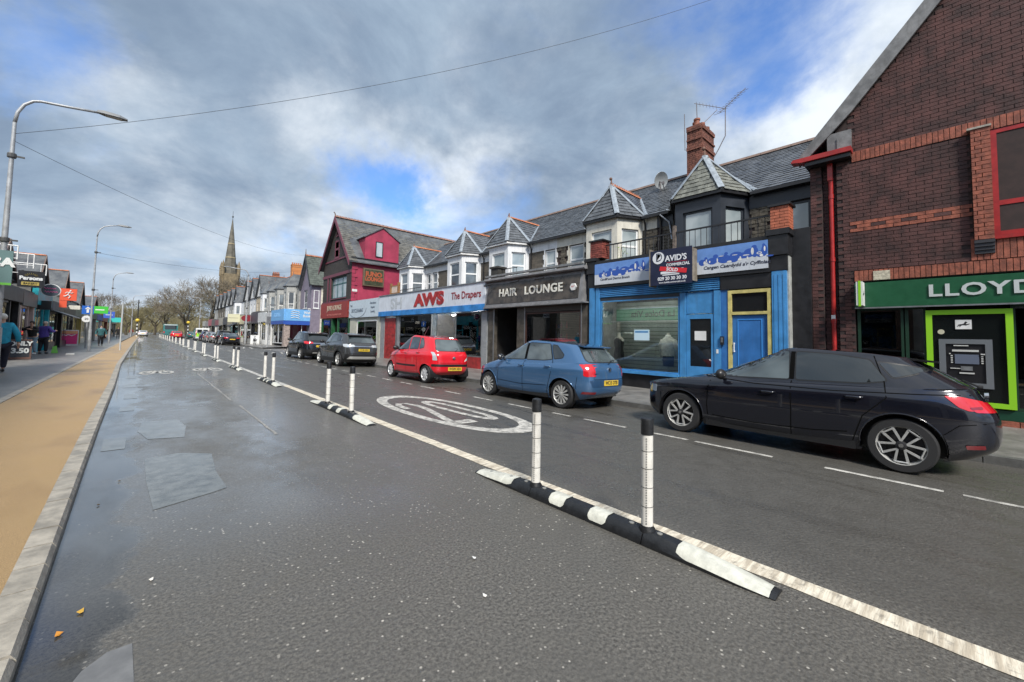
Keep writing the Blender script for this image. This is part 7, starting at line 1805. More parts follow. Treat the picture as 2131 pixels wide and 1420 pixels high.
c1, bv1 = car('parked_car', 'black hatchback parked nearest, with silver double spoke wheels, in front of the bank', K, T_, Wl, blackp, seat, (7.45, 1.72, zr(7.45)+.002), res=1.15)
B('spoiler', MB().slab([(-.50, -1.38, 1.35), (.50, -1.38, 1.35), (.54, -1.66, 1.325), (-.54, -1.66, 1.325)], .025, (0, 0, 1)), TRIM, c1, False)
B('rear_wiper', MB().tube([(.1, -1.99, 1.03), (-.1, -1.86, 1.10), (-.32, -1.84, 1.11)], .010, 6).lathe([(.03, -2.02), (.03, -1.97)], (.1, 0, 1.02), 'y', 10), TRIM, c1, False)
B('badge', MB().lathe([(.055, -2.055), (.05, -2.02)], (0, 0, .92), 'y', 16), CHROME, c1, False)
# 2. blue hatchback
bluep = paintc('blue_metallic', (.050, .125, .25), .35, .25)
K, T_, Wl = hatch(3.97, 1.70, 1.46, 1.20, -1.27, .305, .355, .92, .83, 1.00, .97, .28, -1.55, 1.41, rearbelt=.985, tail=-1.90)
pol = dict(rim='twelve', mirror=(.62, .99), mirm=paintc('mirror_black', (.01, .01, .012), 0, .2), handles=[(-.05, .86), (-.88, .88)],
    panels=[('side_window', 's', [(.93, .99), (.62, 1.19), (.30, 1.36), (-.05, 1.39), (-.07, 1.0), (.4, .985)], .03, CGLASSL, .004), ('side_window', 's', [(-.15, 1.0), (-.14, 1.39), (-.78, 1.37), (-.94, 1.04), (-.7, 1.01)], .03, CGLASSL, .004),
            ('quarter_window', 's', [(-.86, 1.355), (-1.0, 1.34), (-1.24, 1.14), (-1.22, 1.08), (-1.0, 1.05)], .03, CGLASS, .004),
            ('windscreen', 'f', [(-.62, 1.01), (-.48, 1.35), (.48, 1.35), (.62, 1.01)], .05, CGLASSL, .004), ('rear_window', 'b', [(-.58, 1.02), (-.46, 1.34), (.46, 1.34), (.58, 1.02)], .06, CGLASSL, .004),
            ('tail_lamp', 's', [(-1.755, .975), (-1.90, .975), (-1.93, .74), (-1.86, .71), (-1.79, .73)], .02, LRED, .006), ('tail_lamp', 'b', [(-.70, .97), (-.50, .95), (-.48, .72), (-.70, .72)], .03, LRED, .006), ('tail_lamp', 'b', [(.70, .97), (.50, .95), (.48, .72), (.70, .72)], .03, LRED, .006),
            ('rear_reflector', 'b', [(-.68, .40), (-.45, .40), (-.45, .35), (-.68, .35)], .01, LRED2, .005), ('rear_reflector', 'b', [(.68, .40), (.45, .40), (.45, .35), (.68, .35)], .01, LRED2, .005),
            ('bumper_recess', 'b', [(-.62, .64), (.62, .64), (.56, .50), (-.56, .50)], .03, mat('blue_recess', (.02, .055, .12), .35), .002),
            ('headlamp', 's', [(1.60, .76), (1.70, .78), (1.82, .70), (1.83, .62), (1.72, .62)], .02, LCLR, .006), ('sill_trim', 's', bandline([(-.86, .225), (0, .215), (.80, .225)], .04), 0, TRIM, .003)],
    seams=[('s', [(.78, .26), (.80, .5), (.78, .80), (.72, .97)]), ('s', [(-.10, .25), (-.11, .6), (-.10, .98)]), ('s', [(-.10, 1.0), (-.10, 1.385)], .06), ('s', [(-.86, .30), (-.96, .62), (-1.02, .86), (-.96, 1.04), (-.82, 1.36)]), ('s', [(.78, .45), (0, .42), (-.86, .46)], .006),
           ('b', [(-.54, .95), (-.52, .66), (.52, .66), (.54, .95)], .007), ('s', [(-1.62, .45), (-1.66, .70)], .005)], plate=(.02, .585, 'WC15 OTB', -1.985))
c2, bv2 = car('parked_car', 'blue hatchback parked between the black hatchback and the small red car', K, T_, Wl, bluep, pol, (7.46, 6.92, zr(7.46)+.002), res=1.05)
B('badge', MB().lathe([(.058, -1.965), (.058, -1.93)], (0, 0, .86), 'y', 18), CHROME, c2, False); B('badge_letter', MB().tube([(-.035, -1.97, .89), (0, -1.97, .83), (.035, -1.97, .89)], .006, 4), TRIM, c2, False)
B('model_badge', MB().box(-.52, -.36, -1.952, -1.93, .775, .79), CHROME, c2, False)
B('spoiler', MB().slab([(-.48, -1.40, 1.385), (.48, -1.40, 1.385), (.50, -1.63, 1.355), (-.50, -1.63, 1.355)], .025, (0, 0, 1)), bluep, c2, False)
B('rear_wiper', MB().tube([(0, -1.93, 1.0), (.2, -1.86, 1.06), (.36, -1.84, 1.07)], .009, 6), TRIM, c2, False)
# 3. small red car
redp = paintc('bright_red', (.60, .010, .020), .0, .24)
K, T_, Wl = hatch(3.57, 1.60, 1.54, 1.12, -1.26, .285, .335, .96, .90, .98, 1.03, .34, -1.38, 1.48, rearbelt=1.02, tail=-1.70)
i10 = dict(rim='eight', alloy=mat('hubcap', (.55, .56, .57), .4, .2), mirror=(.60, 1.05), mirm=TRIM, handles=[(-.02, .93), (-.80, .96)],
    panels=[('side_window', 's', [(.90, 1.04), (.62, 1.24), (.36, 1.42), (.0, 1.455), (-.02, 1.06), (.4, 1.03)], .03, CGLASSL, .004), ('side_window', 's', [(-.12, 1.06), (-.10, 1.455), (-.62, 1.44), (-.68, 1.08)], .03, CGLASSL, .004), ('quarter_window', 's', [(-.70, 1.435), (-.82, 1.42), (-.98, 1.24), (-1.0, 1.12), (-.75, 1.09)], .04, CGLASSL, .004),
            ('windscreen', 'f', [(-.56, 1.06), (-.44, 1.42), (.44, 1.42), (.56, 1.06)], .05, CGLASSL, .004), ('rear_window', 'b', [(-.56, 1.04), (-.45, 1.40), (.45, 1.40), (.56, 1.04)], .06, CGLASSL, .004),
            ('tail_lamp', 'b', [(-.675, 1.0), (-.62, 1.0), (-.57, .74), (-.675, .74)], .02, LCLR, .006), ('tail_lamp', 'b', [(.655, 1.0), (.60, 1.0), (.54, .74), (.655, .74)], .02, LCLR, .006),
            ('bumper_strip', 'b', [(-.69, .62), (.69, .62), (.69, .545), (-.69, .545)], .02, TRIM, .006), ('side_strip', 's', bandline([(.62, .52), (0, .51), (-.72, .525)], .05), 0, TRIM, .006),
            ('rear_sticker', 'b', [(.42, .70), (.60, .76), (.66, .86), (.56, .84), (.46, .76)], .02, WHITE, .004), ('headlamp', 's', [(1.22, .84), (1.42, .84), (1.66, .70), (1.6, .62), (1.4, .68)], .02, LCLR, .006)],
    seams=[('s', [(.68, .28), (.70, .5), (.68, .80), (.64, 1.0)]), ('s', [(-.07, .26), (-.08, .6), (-.07, 1.03)]), ('s', [(-.80, .34), (-.80, .70), (-.78, 1.02)]), ('b', [(-.56, 1.02), (-.56, .66), (.56, .66), (.56, 1.02)], .007)], plate=(.05, .47, 'WG09 XEX', -1.785))
c3, bv3 = car('parked_car', 'small bright red hatchback parked in front of the drapers', K, T_, Wl, redp, i10, (7.38, 12.55, zr(7.4)+.002), res=.95)
B('badge', MB().ball((0, -1.79, .82), .06, 12, 6, (1, .25, .7)), CHROME, c3, False); B('aerial', MB().tube([(0, .2, 1.50), (0, -.12, 1.86)], .006, 5), GREYM, c3, False)
B('rear_wiper', MB().tube([(.1, -1.70, 1.03), (.25, -1.60, 1.12), (.12, -1.58, 1.14)], .01, 6), TRIM, c3, False)
# 4-5. two SUVs
greyp = paintc('graphite', (.060, .062, .066), .5, .28); darkp = paintc('dark_navy', (.012, .014, .020), .4, .24)
def suv(lab, paint, loc, lampm, silver, plate, name='parked_car', res=.8, H=1.62, L=4.45, W_=1.84, group=None, cat='car'):
    K, T_, Wl = hatch(L, W_, H, L*.30, -L*.305, .345, .405, 1.04, .98, 1.05, 1.10, .35, -1.72, H-.06, rearbelt=1.10, tail=-L/2+.12)
    R_ = -L/2
    s_ = dict(rim='five', arch=True, mirror=(.72, 1.12), mirm=TRIM, handles=[(-.05, .98), (-.95, 1.0)] if res > .7 else [],
        panels=[('side_window', 's', [(.98, 1.12), (.68, 1.32), (.36, H-.14), (-.08, H-.11), (-.10, 1.13), (.4, 1.11)], .03, CGLASSL, .004), ('side_window', 's', [(-.18, 1.13), (-.16, H-.11), (-.86, H-.13), (-.98, 1.16)], .03, CGLASSL, .004), ('quarter_window', 's', [(-.98, H-.14), (-1.2, H-.18), (-1.48, 1.26), (-1.1, 1.18)], .03, CGLASS, .004),
                ('windscreen', 'f', [(-.66, 1.14), (-.50, H-.13), (.50, H-.13), (.66, 1.14)], .05, CGLASSL, .004), ('rear_window', 'b', [(-.64, 1.14), (-.52, H-.16), (.52, H-.16), (.64, 1.14)], .07, CGLASSL if paint is greyp else CGLASS, .004),
                ('tail_lamp', 's', [(R_+.48, 1.06), (R_+.24, 1.07), (R_+.22, .93), (R_+.34, .93)], .02, lampm, .006), ('tail_lamp', 'b', [(-.76, 1.05), (-.42, 1.04), (-.38, .95), (-.76, .91)], .03, lampm, .006), ('tail_lamp', 'b', [(.76, 1.05), (.42, 1.04), (.38, .95), (.76, .91)], .03, lampm, .006),
                ('lower_bumper', 'b', [(-.77, .60), (.77, .60), (.77, .30), (-.77, .30)], .04, TRIM, .004), ('skid_plate', 'b', [(-.60, .50), (.60, .50), (.70, .38), (-.70, .38)] if silver else [(-.4, .44), (.4, .44), (.44, .38), (-.44, .38)], .03, mat('satin_silver', (.50, .50, .48), .35, .5), .009),
                ('sill_trim', 's', bandline([(-.92, .33), (0, .32), (.90, .33)], .16), 0, TRIM, .005), ('rear_bar', 'b', [(-.42, .985), (.42, .985), (.42, .955), (-.42, .955)], .01, CHROME, .006)],
        seams=[('s', [(-.13, .42), (-.13, 1.1)]), ('s', [(-1.0, .55), (-1.05, 1.1)]), ('s', [(.80, .42), (.80, 1.06)]), ('b', [(-.66, 1.12), (-.62, .64), (.62, .64), (.66, 1.12)], .008)], plate=(.02, .80, plate, -L/2-.004))
    t, bv = car(name, lab, K, T_, Wl, paint, s_, loc, res=res, group=group, cat=cat)
    B('spoiler', MB().slab([(-.56, -1.58, H-.10), (.56, -1.58, H-.10), (.58, -1.84, H-.135), (-.58, -1.84, H-.135)], .035, (0, 0, 1)), TRIM, t, False)
    if silver: B('roof_trim', MB().tube([(-.64, .9, 1.16), (-.55, .36, H-.06), (-.62, -.6, H-.035), (-.70, -1.3, H-.22), (-.80, -1.55, 1.22)], .013, 6), CHROME, t, False)
    return t
suv('graphite grey crossover with silver rear skid strip, behind the small red car', greyp, (7.60, 20.75, zr(7.6)), LCLR, True, 'CV18 HXG')
suv('dark navy crossover with red lamp bar, in front of the grey crossover', darkp, (7.66, 27.2, zr(7.66)), LRED, False, 'CA70 KLX', H=1.66, L=4.55)
# 6. far row
def saloon(lab, paint, loc, plate='', res=.6, lampm=LRED, group=None, H=1.43, L=4.75):
    K, T_, Wl = hatch(L, 1.84, H, L*.29, -L*.30, .33, .385, .96, .86, .95, .99, .15, -1.35, H-.06, rearbelt=1.0, tail=-L/2+.10)
    K[6] = (.95, -1.95, .80, 5.0, 5.0, [(-L/2, 1.02), (-1.4, 1.02), (0, .98), (.95, 1.0)])
    s_ = dict(rim='five', mirror=(.60, 1.02), mirm=TRIM, panels=[('side_window', 's', [(.80, 1.02), (.45, 1.2), (.15, H-.12), (-.5, H-.10), (-.52, 1.03)], .03, CGLASS, .004), ('side_window', 's', [(-.58, 1.03), (-.56, H-.10), (-1.1, H-.16), (-1.45, 1.08)], .03, CGLASS, .004),
        ('rear_window', 'b', [(-.62, 1.08), (-.48, H-.12), (.48, H-.12), (.62, 1.08)], .06, CGLASSL, .004), ('windscreen', 'f', [(-.62, 1.05), (-.48, H-.12), (.48, H-.12), (.62, 1.05)], .06, CGLASSL, .004),
        ('tail_lamp', 'b', [(-.76, .92), (-.38, .90), (-.40, .80), (-.76, .79)], .02, lampm, .006), ('tail_lamp', 'b', [(.76, .92), (.38, .90), (.40, .80), (.76, .79)], .02, lampm, .006), ('lower_bumper', 'b', [(-.7, .42), (.7, .42), (.7, .26), (-.7, .26)], .03, TRIM, .004)], plate=(0, .70, plate, -L/2-.004))
    return car('parked_car', lab, K, T_, Wl, paint, s_, loc, res=res, group=group)[0]
saloon('black saloon with wide red lamps parked beyond the side street', blackp, (7.45, 57.6, zr(7.4)), '', lampm=LRED)
suv('tall dark estate car just ahead of the distant black saloon', darkp, (7.55, 63.6, zr(7.5)), LRED2, False, '', res=.55, H=1.75, L=4.7)
silp = paintc('silver_metallic', (.42, .42, .41), .6, .3); navp = paintc('violet_blue', (.06, .07, .16), .5, .3); tealp = paintc('teal_green_metallic', (.02, .14, .14), .4, .3)
saloon('silver car ahead of the tall dark estate car', silp, (7.4, 69.4, zr(7.4)), res=.5)
saloon('second silver car in the far parked row', silp, (7.4, 75.0, zr(7.4)), res=.5, H=1.5)
suv('violet blue car in the far parked row', navp, (7.45, 81.2, zr(7.4)), LRED2, False, '', res=.5)
saloon('teal green car ahead of the distant van', tealp, (7.2, 103, zr(7.2)), res=.5, H=1.5)
saloon('bright red car driving away in the lane near the bus', redp, (4.3, 95, -.02), res=.55, lampm=LRED)
saloon('white car far off at the crossing left of the lane', paintc('plain_white', (.7, .7, .7), 0, .3), (-.2, 128, 0), res=.5)
van = thing('parked_van', 'pale van with yellow green high visibility panel in the far parked row', 'van', (7.4, 89, zr(7.4)))
vm_ = paintc('van_white', (.58, .60, .58), 0, .3)
vb_ = MB(); prof = [(-2.4, .35), (-2.4, 1.9), (-2.3, 2.1), (1.2, 2.1), (1.9, 1.35), (2.5, 1.15), (2.6, .4)]
vb_.prism(prof, 'x', -.92, .92); B('body', vb_, vm_, van, False)
B('window', MB().prism([(.5, 1.35), (.5, 1.95), (1.15, 1.95), (1.7, 1.38)], 'x', -.925, .925), CGLASS, van, False); B('rear_window', MB().box(-.72, -.08, -2.41, -2.39, 1.3, 1.85).box(.08, .72, -2.41, -2.39, 1.3, 1.85), CGLASS, van, False)
B('reflective_panel', MB().box(-.85, .85, -2.415, -2.402, .65, 1.25), mat('high_vis', (.35, .75, .05), .45), van, False); B('tail_lamp', MB().box(-.91, -.8, -2.42, -2.4, .9, 1.7).box(.8, .91, -2.42, -2.4, .9, 1.7), LRED, van, False)
for sx in (-1, 1):
    for yy in (-1.5, 1.7): wheel(van, sx*.84, yy, .34, .34, .2, 'five', sx, True)
bus = thing('bus', 'teal single deck bus driving off in the far distance', 'bus', (4.4, 124, 0)); BT_ = paintc('bus_teal', (.03, .16, .16), 0, .35)
B('body', MB().box(-1.27, 1.27, -5, 5, .35, 2.95), BT_, bus, False); B('rear_window', MB().box(-1.0, 1.0, -5.02, -5.002, 1.75, 2.6), CGLASS, bus, False); B('destination_panel', MB().box(-1.15, 1.15, -5.03, -5.003, 2.7, 2.85), WHITE, bus, False)
B('side_window', MB().box(-1.29, -1.272, -4.6, 4.6, 1.5, 2.5), CGLASS, bus, False); B('tail_lamp', MB().box(-1.2, -1.0, -5.02, -5.002, .9, 1.3).box(1.0, 1.2, -5.02, -5.002, .9, 1.3), LRED, bus, False)
for sx in (-1, 1):
    for yy in (-3, 3): wheel(bus, sx*1.15, yy, .48, .48, .25, 'five', sx, True)

# ------------------------------------------------------------------ lamps, wires, signs
GALV = mat('galvanised', (.40, .41, .42), .5, .3, var=.2, streak=.2); HEADM = mat('lantern_grey', (.16, .17, .18), .5)
def lamp(x, y, h, reach, sgn, label, r=.07, base=.1, lower=None):
    t = thing('street_lamp', label, 'street lamp', (x, y, 0), 0, 'street lamps')
    B('pole', MB().tube([(x, y, .05), (x, y, 1.4)], r*1.35, 12).tube([(x, y, 1.4), (x, y, h*.55), (x, y, h-.9)], [r, r*.8, r*.55], 12), GALV, t, smooth=40)
    pts = [(x, y, h-.9)]+[(x+sgn*.45*(1-cos(a)), y, h-.9+.75*sin(a)) for a in (.4, .8, 1.2, 1.5)]+[(x+sgn*reach*.6, y, h-.10), (x+sgn*reach, y, h-.02)]
    B('arm', MB().tube(pts, [r*.55]*3+[r*.5]*(len(pts)-3), 10), GALV, t, smooth='all')
    X0, X1 = x+sgn*(reach-.02), x+sgn*(reach+.62)
    hd = MB(); s0 = .045
    for k, (xx, w_, a, b) in enumerate(((X0, .05, -.03, .04), (x+sgn*(reach+.12), .11, -.04, .06), (x+sgn*(reach+.45), .13, -.04, .045), (X1, .07, -.03, .0))): hd.v += [(xx, y-w_, h+a), (xx, y+w_, h+a), (xx, y+w_*.7, h+b), (xx, y-w_*.7, h+b)]
    for k in range(3):
        for j in range(4): a = k*4+j; b = k*4+(j+1) % 4; hd.f.append((a, b, b+4, a+4)); hd.m.append(0)
    hd.f += [(3, 2, 1, 0), (12, 13, 14, 15)]; hd.m += [0, 0]
    ho = B('lantern', hd, HEADM, t); B('lens', MB().box(min(x+sgn*(reach+.15), x+sgn*(reach+.5)), max(x+sgn*(reach+.15), x+sgn*(reach+.5)), y-.09, y+.09, h-.055, h-.042), mat('lens_grey', (.35, .36, .36), .3), ho)
    for z in (h*.47, h*.76): B('bracket', MB().lathe([(r*1.15, z), (r*1.25, z+.02), (r*1.25, z+.10), (r*1.15, z+.12)], (x, y, 0), n=12).box(x+.05, x+.22, y-.02, y+.02, z+.04, z+.08), mat('dark_bracket', (.07, .07, .07), .5), t)
    if 0: B('bracket', bd, mat('dark_bracket', (.07, .07, .07), .5), t)
    return t
lamp(-2.80, 16.6, 7.75, 1.5, 1, 'tallest looking street lamp, nearest at the left edge', .068)
lamp(-2.45, 35.8, 8.1, .9, 1, 'second street lamp on the left, behind the oval and running figure signs', .06)
lamp(-2.6, 58, 7.4, .9, 1, 'third street lamp on the left, above the white sign pole', .065)
lamp(-1.9, 110, 8.5, 2.2, 1, 'far left street lamp near the crossing', .09)
lamp(9.0, 57.2, 9.1, 1.9, -1, 'street lamp in front of the far gabled terrace, beside the church spire', .10)
lamp(8.95, 112, 9.0, 2.4, -1, 'distant street lamp before the bare trees on the right', .11)
def wire(label, p, q, sag, r=.012):
    p, q = Vector(p), Vector(q); n = 28; mb = MB()
    mb.tube([p.lerp(q, i/n)-Vector((0, 0, sag*4*(i/n)*(1-i/n))) for i in range(n+1)], r, 5); tag(B('overhead_wire', mb, mat('wire_dark', (.05, .05, .055), .6), smooth='all'), label, 'wire')
wire('long overhead wire from the nearest lamp across the sky to the top right', (-2.78, 16.6, 6.55), (18.0, 2.93, 15.82), 1.0, .006)
wire('thin wire sloping down from the nearest lamp to the crimson gable', (-2.78, 16.6, 6.35), (13.2, 47.5, 10.1), .9, .006)
wire('faint far wire between the second lamp and the far terrace', (-2.45, 35.8, 6.2), (13.0, 55, 9.0), .5, .008)
sp_ = thing('sign_pole', 'plain slim pale pole standing on the gold path', 'pole', (-1.12, 37, 0)); B('pole', MB().tube([(-1.12, 37, .05), (-1.12, 37, 3.2)], .045, 10), mat('pale_pole', (.52, .53, .52), .45, .2), sp_, smooth=40)
sg_ = thing('road_sign', 'blue square arrow sign with a white round sign below on a grey pole', 'road sign', (-3.0, 42, 0))
B('pole', MB().tube([(-3.06, 42, .05), (-3.06, 42, 3.15)], .04, 8), GALV, sg_); bp = B('plate', MB().box(-3.36, -2.76, 41.93, 41.96, 2.5, 3.1), mat('road_blue', (.02, .12, .48), .4), sg_)
B('arrow', MB().box(-3.12, -3.0, 41.915, 41.928, 2.6, 2.9).prism([(-3.22, 2.86), (-2.90, 2.86), (-3.06, 3.04)], 'y', 41.915, 41.928), LT, bp); rd = B('round_plate', MB().lathe([(.24, 41.93), (.24, 41.95)], (-3.1, 0, 2.15), 'y', 20), LT, sg_); text('20', .2, (-3.1, 41.92, 2.15), 'F', BLACK, rd)
for i, (x, y_, lb) in enumerate(((-1.15, 118, 'left black and white striped beacon pole with yellow globe'), (7.9, 126, 'right striped crossing beacon near the bare trees'))):
    t = thing('crossing_beacon', lb, 'beacon', (x, y_, 0), 0, 'zebra crossing beacons'); k = 0; z = 0
    while z < 3.2: B('band', MB().lathe([(.12, z), (.12, z+.4)], (x, y_, 0), n=10), BLACK if k % 2 else WHITE, t); z += .4; k += 1
    B('globe', MB().ball((x, y_, 3.55), .36, 12, 8), mat('beacon_yellow', (.70, .48, .04), .4), t, smooth='all'); B('mast', MB().tube([(x, y_, 3.8), (x, y_, 8.0)], .09, 6), BLACK, t)
for x, y_, lb in ((8.9, 44.9, 'grey sign post with small upper plate before the bookshop'),):
    t = thing('sign_post', lb, 'sign post', (x, y_, 0)); B('pole', MB().tube([(x, y_, 0), (x, y_, 4.2)], .05, 8), GALV, t); B('plate', MB().box(x-.16, x+.2, y_-.08, y_-.05, 2.3, 3.0), GREYM, t); B('cap_plate', MB().box(x-.05, x+.6, y_-.03, y_+.03, 4.1, 4.2), GREYM, t)
def aboard(label, x, y, w_, h, z, fm, face, txt=None, rz=0.0):
    t = thing('pavement_board', label, 'pavement board', (x, y, z), rz)
    mb = MB(); mb.add([(-w_/2, 0, 0), (w_/2, 0, 0), (w_/2, .14, h), (-w_/2, .14, h), (-w_/2, .03, 0), (w_/2, .03, 0), (w_/2, .17, h), (-w_/2, .17, h)], [(0, 1, 2, 3), (7, 6, 5, 4), (0, 4, 5, 1), (1, 5, 6, 2), (2, 6, 7, 3), (3, 7, 4, 0)])
    mb.add([(-w_/2, .34, 0), (w_/2, .34, 0), (w_/2, .20, h), (-w_/2, .20, h)], [(3, 2, 1, 0)]); B('frame', mb, fm, t, False)
    b = MB(); b.add([(-w_/2+.05, -.006+.14*.12, h*.12), (w_/2-.05, -.006+.14*.12, h*.12), (w_/2-.05, -.006+.14*.94, h*.94), (-w_/2+.05, -.006+.14*.94, h*.94)], [(0, 1, 2, 3)]); fo = B('face', b, face, t, False); return t, fo
CHK = mat('chalk', (.6, .62, .6), .8)
ab, fo = aboard('dark wooden chalkboard with white price lettering beside the turquoise coated walker', -3.80, 26.4, .62, .84, .08, mat('brown_frame', (.10, .045, .03), .6), BLACK, rz=.1)
text('ONLY', .24, (0, .055, .66), 'F', CHK, fo, bold=.012, depth=.001, world=False); text('3.50', .28, (0, .015, .36), 'F', CHK, fo, bold=.014, depth=.001, world=False)
ab, fo = aboard('bright pink and white pavement board on the left pavement', -4.25, 46.3, .92, 1.25, .08, WHITE, mat('hot_pink', (.72, .04, .22), .45), rz=.0)
B('wave', MB().tube([(-.3, .08, .75), (-.1, .10, .88), (.1, .09, .8), (.3, .10, .92)], .04, 5), LT, fo, False); B('upper_band', MB().add([(-.4, .08, .95), (.4, .08, .95), (.4, .115, 1.16), (-.4, .115, 1.16)], [(0, 1, 2, 3)]), mat('peach_band', (.70, .32, .16), .5), fo, False)
ab, fo = aboard('small white pavement board outside the pale shop beyond the bookshop', 9.85, 56.2, .9, 1.1, .0, WHITE, LT); B('mark', MB().tube([(-.2, .03, .4), (-.05, .03, .6), (.1, .03, .4), (.2, .03, .6)], .03, 4), BLACK, fo, False)
tag(B('shopping_bag', MB().add([(-3.66, 32.9, .08), (-3.40, 32.9, .08), (-3.44, 33.1, .08), (-3.62, 33.1, .08), (-3.62, 32.95, .42), (-3.48, 32.95, .48), (-3.5, 33.05, .46), (-3.6, 33.05, .42)], [(0, 1, 5, 4), (1, 2, 6, 5), (2, 3, 7, 6), (3, 0, 4, 7), (4, 5, 6, 7)]), mat('lime_bag', (.22, .62, .10), .5)), 'bright green bag behind the purple coated person', 'bag')
tag(B('parcel', MB().box(-2.9, -2.6, 30.6, 30.8, .075, .14), mat('crumpled_white', (.6, .6, .58), .6)), 'white crumpled paper lying on the wet left pavement', 'litter')

# ------------------------------------------------------------------ people
SKIN = mat('skin', (.48, .28, .20), .55)
def skinmesh(name, joints, bones, parent, m, lev=2):
    """joints: list of ((x,y,z), r); bones: index pairs; first joint is the root"""
    me = bpy.data.meshes.new(name); me.from_pydata([j[0] for j in joints], bones, []); me.materials.append(m)
    o = bpy.data.objects.new(name, me); COL.objects.link(o); o.parent = parent
    md = o.modifiers.new('skin', 'SKIN'); md.use_smooth_shade = True
    for i, j in enumerate(joints):
        r = j[1] if isinstance(j[1], tuple) else (j[1], j[1]); me.skin_vertices[0].data[i].radius = r
        me.skin_vertices[0].data[i].use_root = (i == 0)
    s_ = o.modifiers.new('sub', 'SUBSURF'); s_.levels = lev; s_.render_levels = lev
    return o
def person(label, loc, rz, H, coat, trous, hair, shoe, handL, handR, elbL, elbR, stride=.18, coatlen=.30, lean=0.0, hat=False, headturn=0.0, bulk=1.0, group=None, scarf=None):
    """faces -y in its own space; hands and elbows are given relative to the shoulder line"""
    t = thing('person', label, 'person', loc, rz, group); k = H/1.72
    def V(x, y, z): return (x*k, y*k, z*k)
    hip = .92; sh = 1.42; fr_, bk_ = -stride, stride
    J = [(V(0, 0, hip), .12*k), (V(0, -lean*.5, 1.12), .12*k), (V(0, -lean, 1.32), (.13*k, .11*k)), (V(0, -lean, sh+.06), .058*k), (V(0, -lean*1.1-.01, 1.55), .060*k), (V(0, -lean*1.1-.02, 1.62), (.082*k, .095*k)), (V(0, -lean*1.1-.01, 1.70), (.055*k, .07*k)),
         (V(-.18, -lean, sh-.02), .055*k), (V(*elbL), .042*k), (V(*handL), .03*k), (V(.18, -lean, sh-.02), .055*k), (V(*elbR), .042*k), (V(*handR), .03*k),
         (V(-.09, 0, .86), .085*k), (V(-.10, fr_*.5-.03, .48), .058*k), (V(-.10, fr_, .09), .038*k), (V(.09, 0, .86), .085*k), (V(.10, bk_*.5-.03, .48), .058*k), (V(.10, bk_, .09), .038*k)]
    BN = [(0, 1), (1, 2), (2, 3), (3, 4), (4, 5), (5, 6), (2, 7), (7, 8), (8, 9), (2, 10), (10, 11), (11, 12), (0, 13), (13, 14), (14, 15), (0, 16), (16, 17), (17, 18)]
    b = skinmesh('body', J, BN, t, SKIN, 2)
    # nose, ears and eyes
    hy = -lean*1.1-.02; B('nose', MB().add([V(-.014, hy-.085, 1.60), V(.014, hy-.085, 1.60), V(0, hy-.118, 1.595), V(0, hy-.09, 1.64)], [(0, 1, 2), (0, 2, 3), (1, 3, 2)]), SKIN, t, False)
    for sx in (-1, 1):
        B('eye', MB().ball(V(sx*.03, hy-.085, 1.635), .010*k, 6, 4), BLACK, t, False)
        B('ear', MB().ball(V(sx*.083, hy+.01, 1.61), .024*k, 8, 5, (.4, .7, 1)), SKIN, t, False)
    for nm, hd, el in (('hand', handL, elbL), ('hand', handR, elbR)):
        d = (Vector(V(*hd))-Vector(V(*el))).normalized(); o = d.orthogonal().normalized(); p = Vector(V(*hd)); mb = MB()
        mb.tube([p-d*.02*k, p+d*.05*k, p+d*.085*k], [.026*k, .036*k, .03*k], 8)
        for q in range(4): a = p+d*.075*k+o*(.028-.018*q)*k; mb.tube([a, a+d*(.04-.006*abs(q-1.3))*k, a+(d*.07+Vector((0, -.01, -.01)))*k], [.009*k, .008*k, .006*k], 5)
        mb.tube([p+d*.02*k+o*.03*k, p+d*.05*k+o*.055*k, p+d*.075*k+o*.055*k], [.010*k, .009*k, .007*k], 5); B(nm, mb, SKIN, t, False, smooth='all')
    # trousers, coat, shoes, hair
    skinmesh('trousers', [(V(0, 0, .90), .135*k*bulk), (V(-.095, 0, .82), .105*k*bulk), (V(-.10, fr_*.5-.03, .48), .078*k*bulk), (V(-.10, fr_, .12), .062*k), (V(.095, 0, .82), .105*k*bulk), (V(.10, bk_*.5-.03, .48), .078*k*bulk), (V(.10, bk_, .12), .062*k)], [(0, 1), (1, 2), (2, 3), (0, 4), (4, 5), (5, 6)], t, trous)
    cl = hip-coatlen
    skinmesh('coat', [(V(0, -lean*.6, 1.14), (.175*k*bulk, .15*k*bulk)), (V(0, 0, cl+.02), (.205*k*bulk, .165*k*bulk)), (V(0, -lean, 1.34), (.185*k*bulk, .145*k*bulk)), (V(0, -lean, 1.47), .075*k), (V(-.18, -lean, sh-.01), .085*k*bulk), (V(*elbL), .066*k*bulk), (V(*[handL[i]+(elbL[i]-handL[i])*.12 for i in range(3)]), .048*k), (V(.18, -lean, sh-.01), .085*k*bulk), (V(*elbR), .066*k*bulk), (V(*[handR[i]+(elbR[i]-handR[i])*.12 for i in range(3)]), .048*k)],
             [(0, 1), (0, 2), (2, 3), (2, 4), (4, 5), (5, 6), (2, 7), (7, 8), (8, 9)], t, coat)
    for sx, fy_ in ((-1, fr_), (1, bk_)): B('shoe', MB().ball(V(sx*.10, fy_-.05, .055), .075*k, 10, 6, (.62, 1.7, .7)), shoe, t, False, smooth='all')
    hb = MB(); hb.ball(V(0, hy+.018, 1.665), .105*k, 14, 8, (.90, 1.02, .92)); 
    hb.v = [(x, y, z) if (y > hy*k-.055*k or z > 1.69*k) else (x, hy*k-.02*k, max(z, 1.66*k)) for x, y, z in hb.v]
    B('hair', hb, hair, t, False, smooth='all')
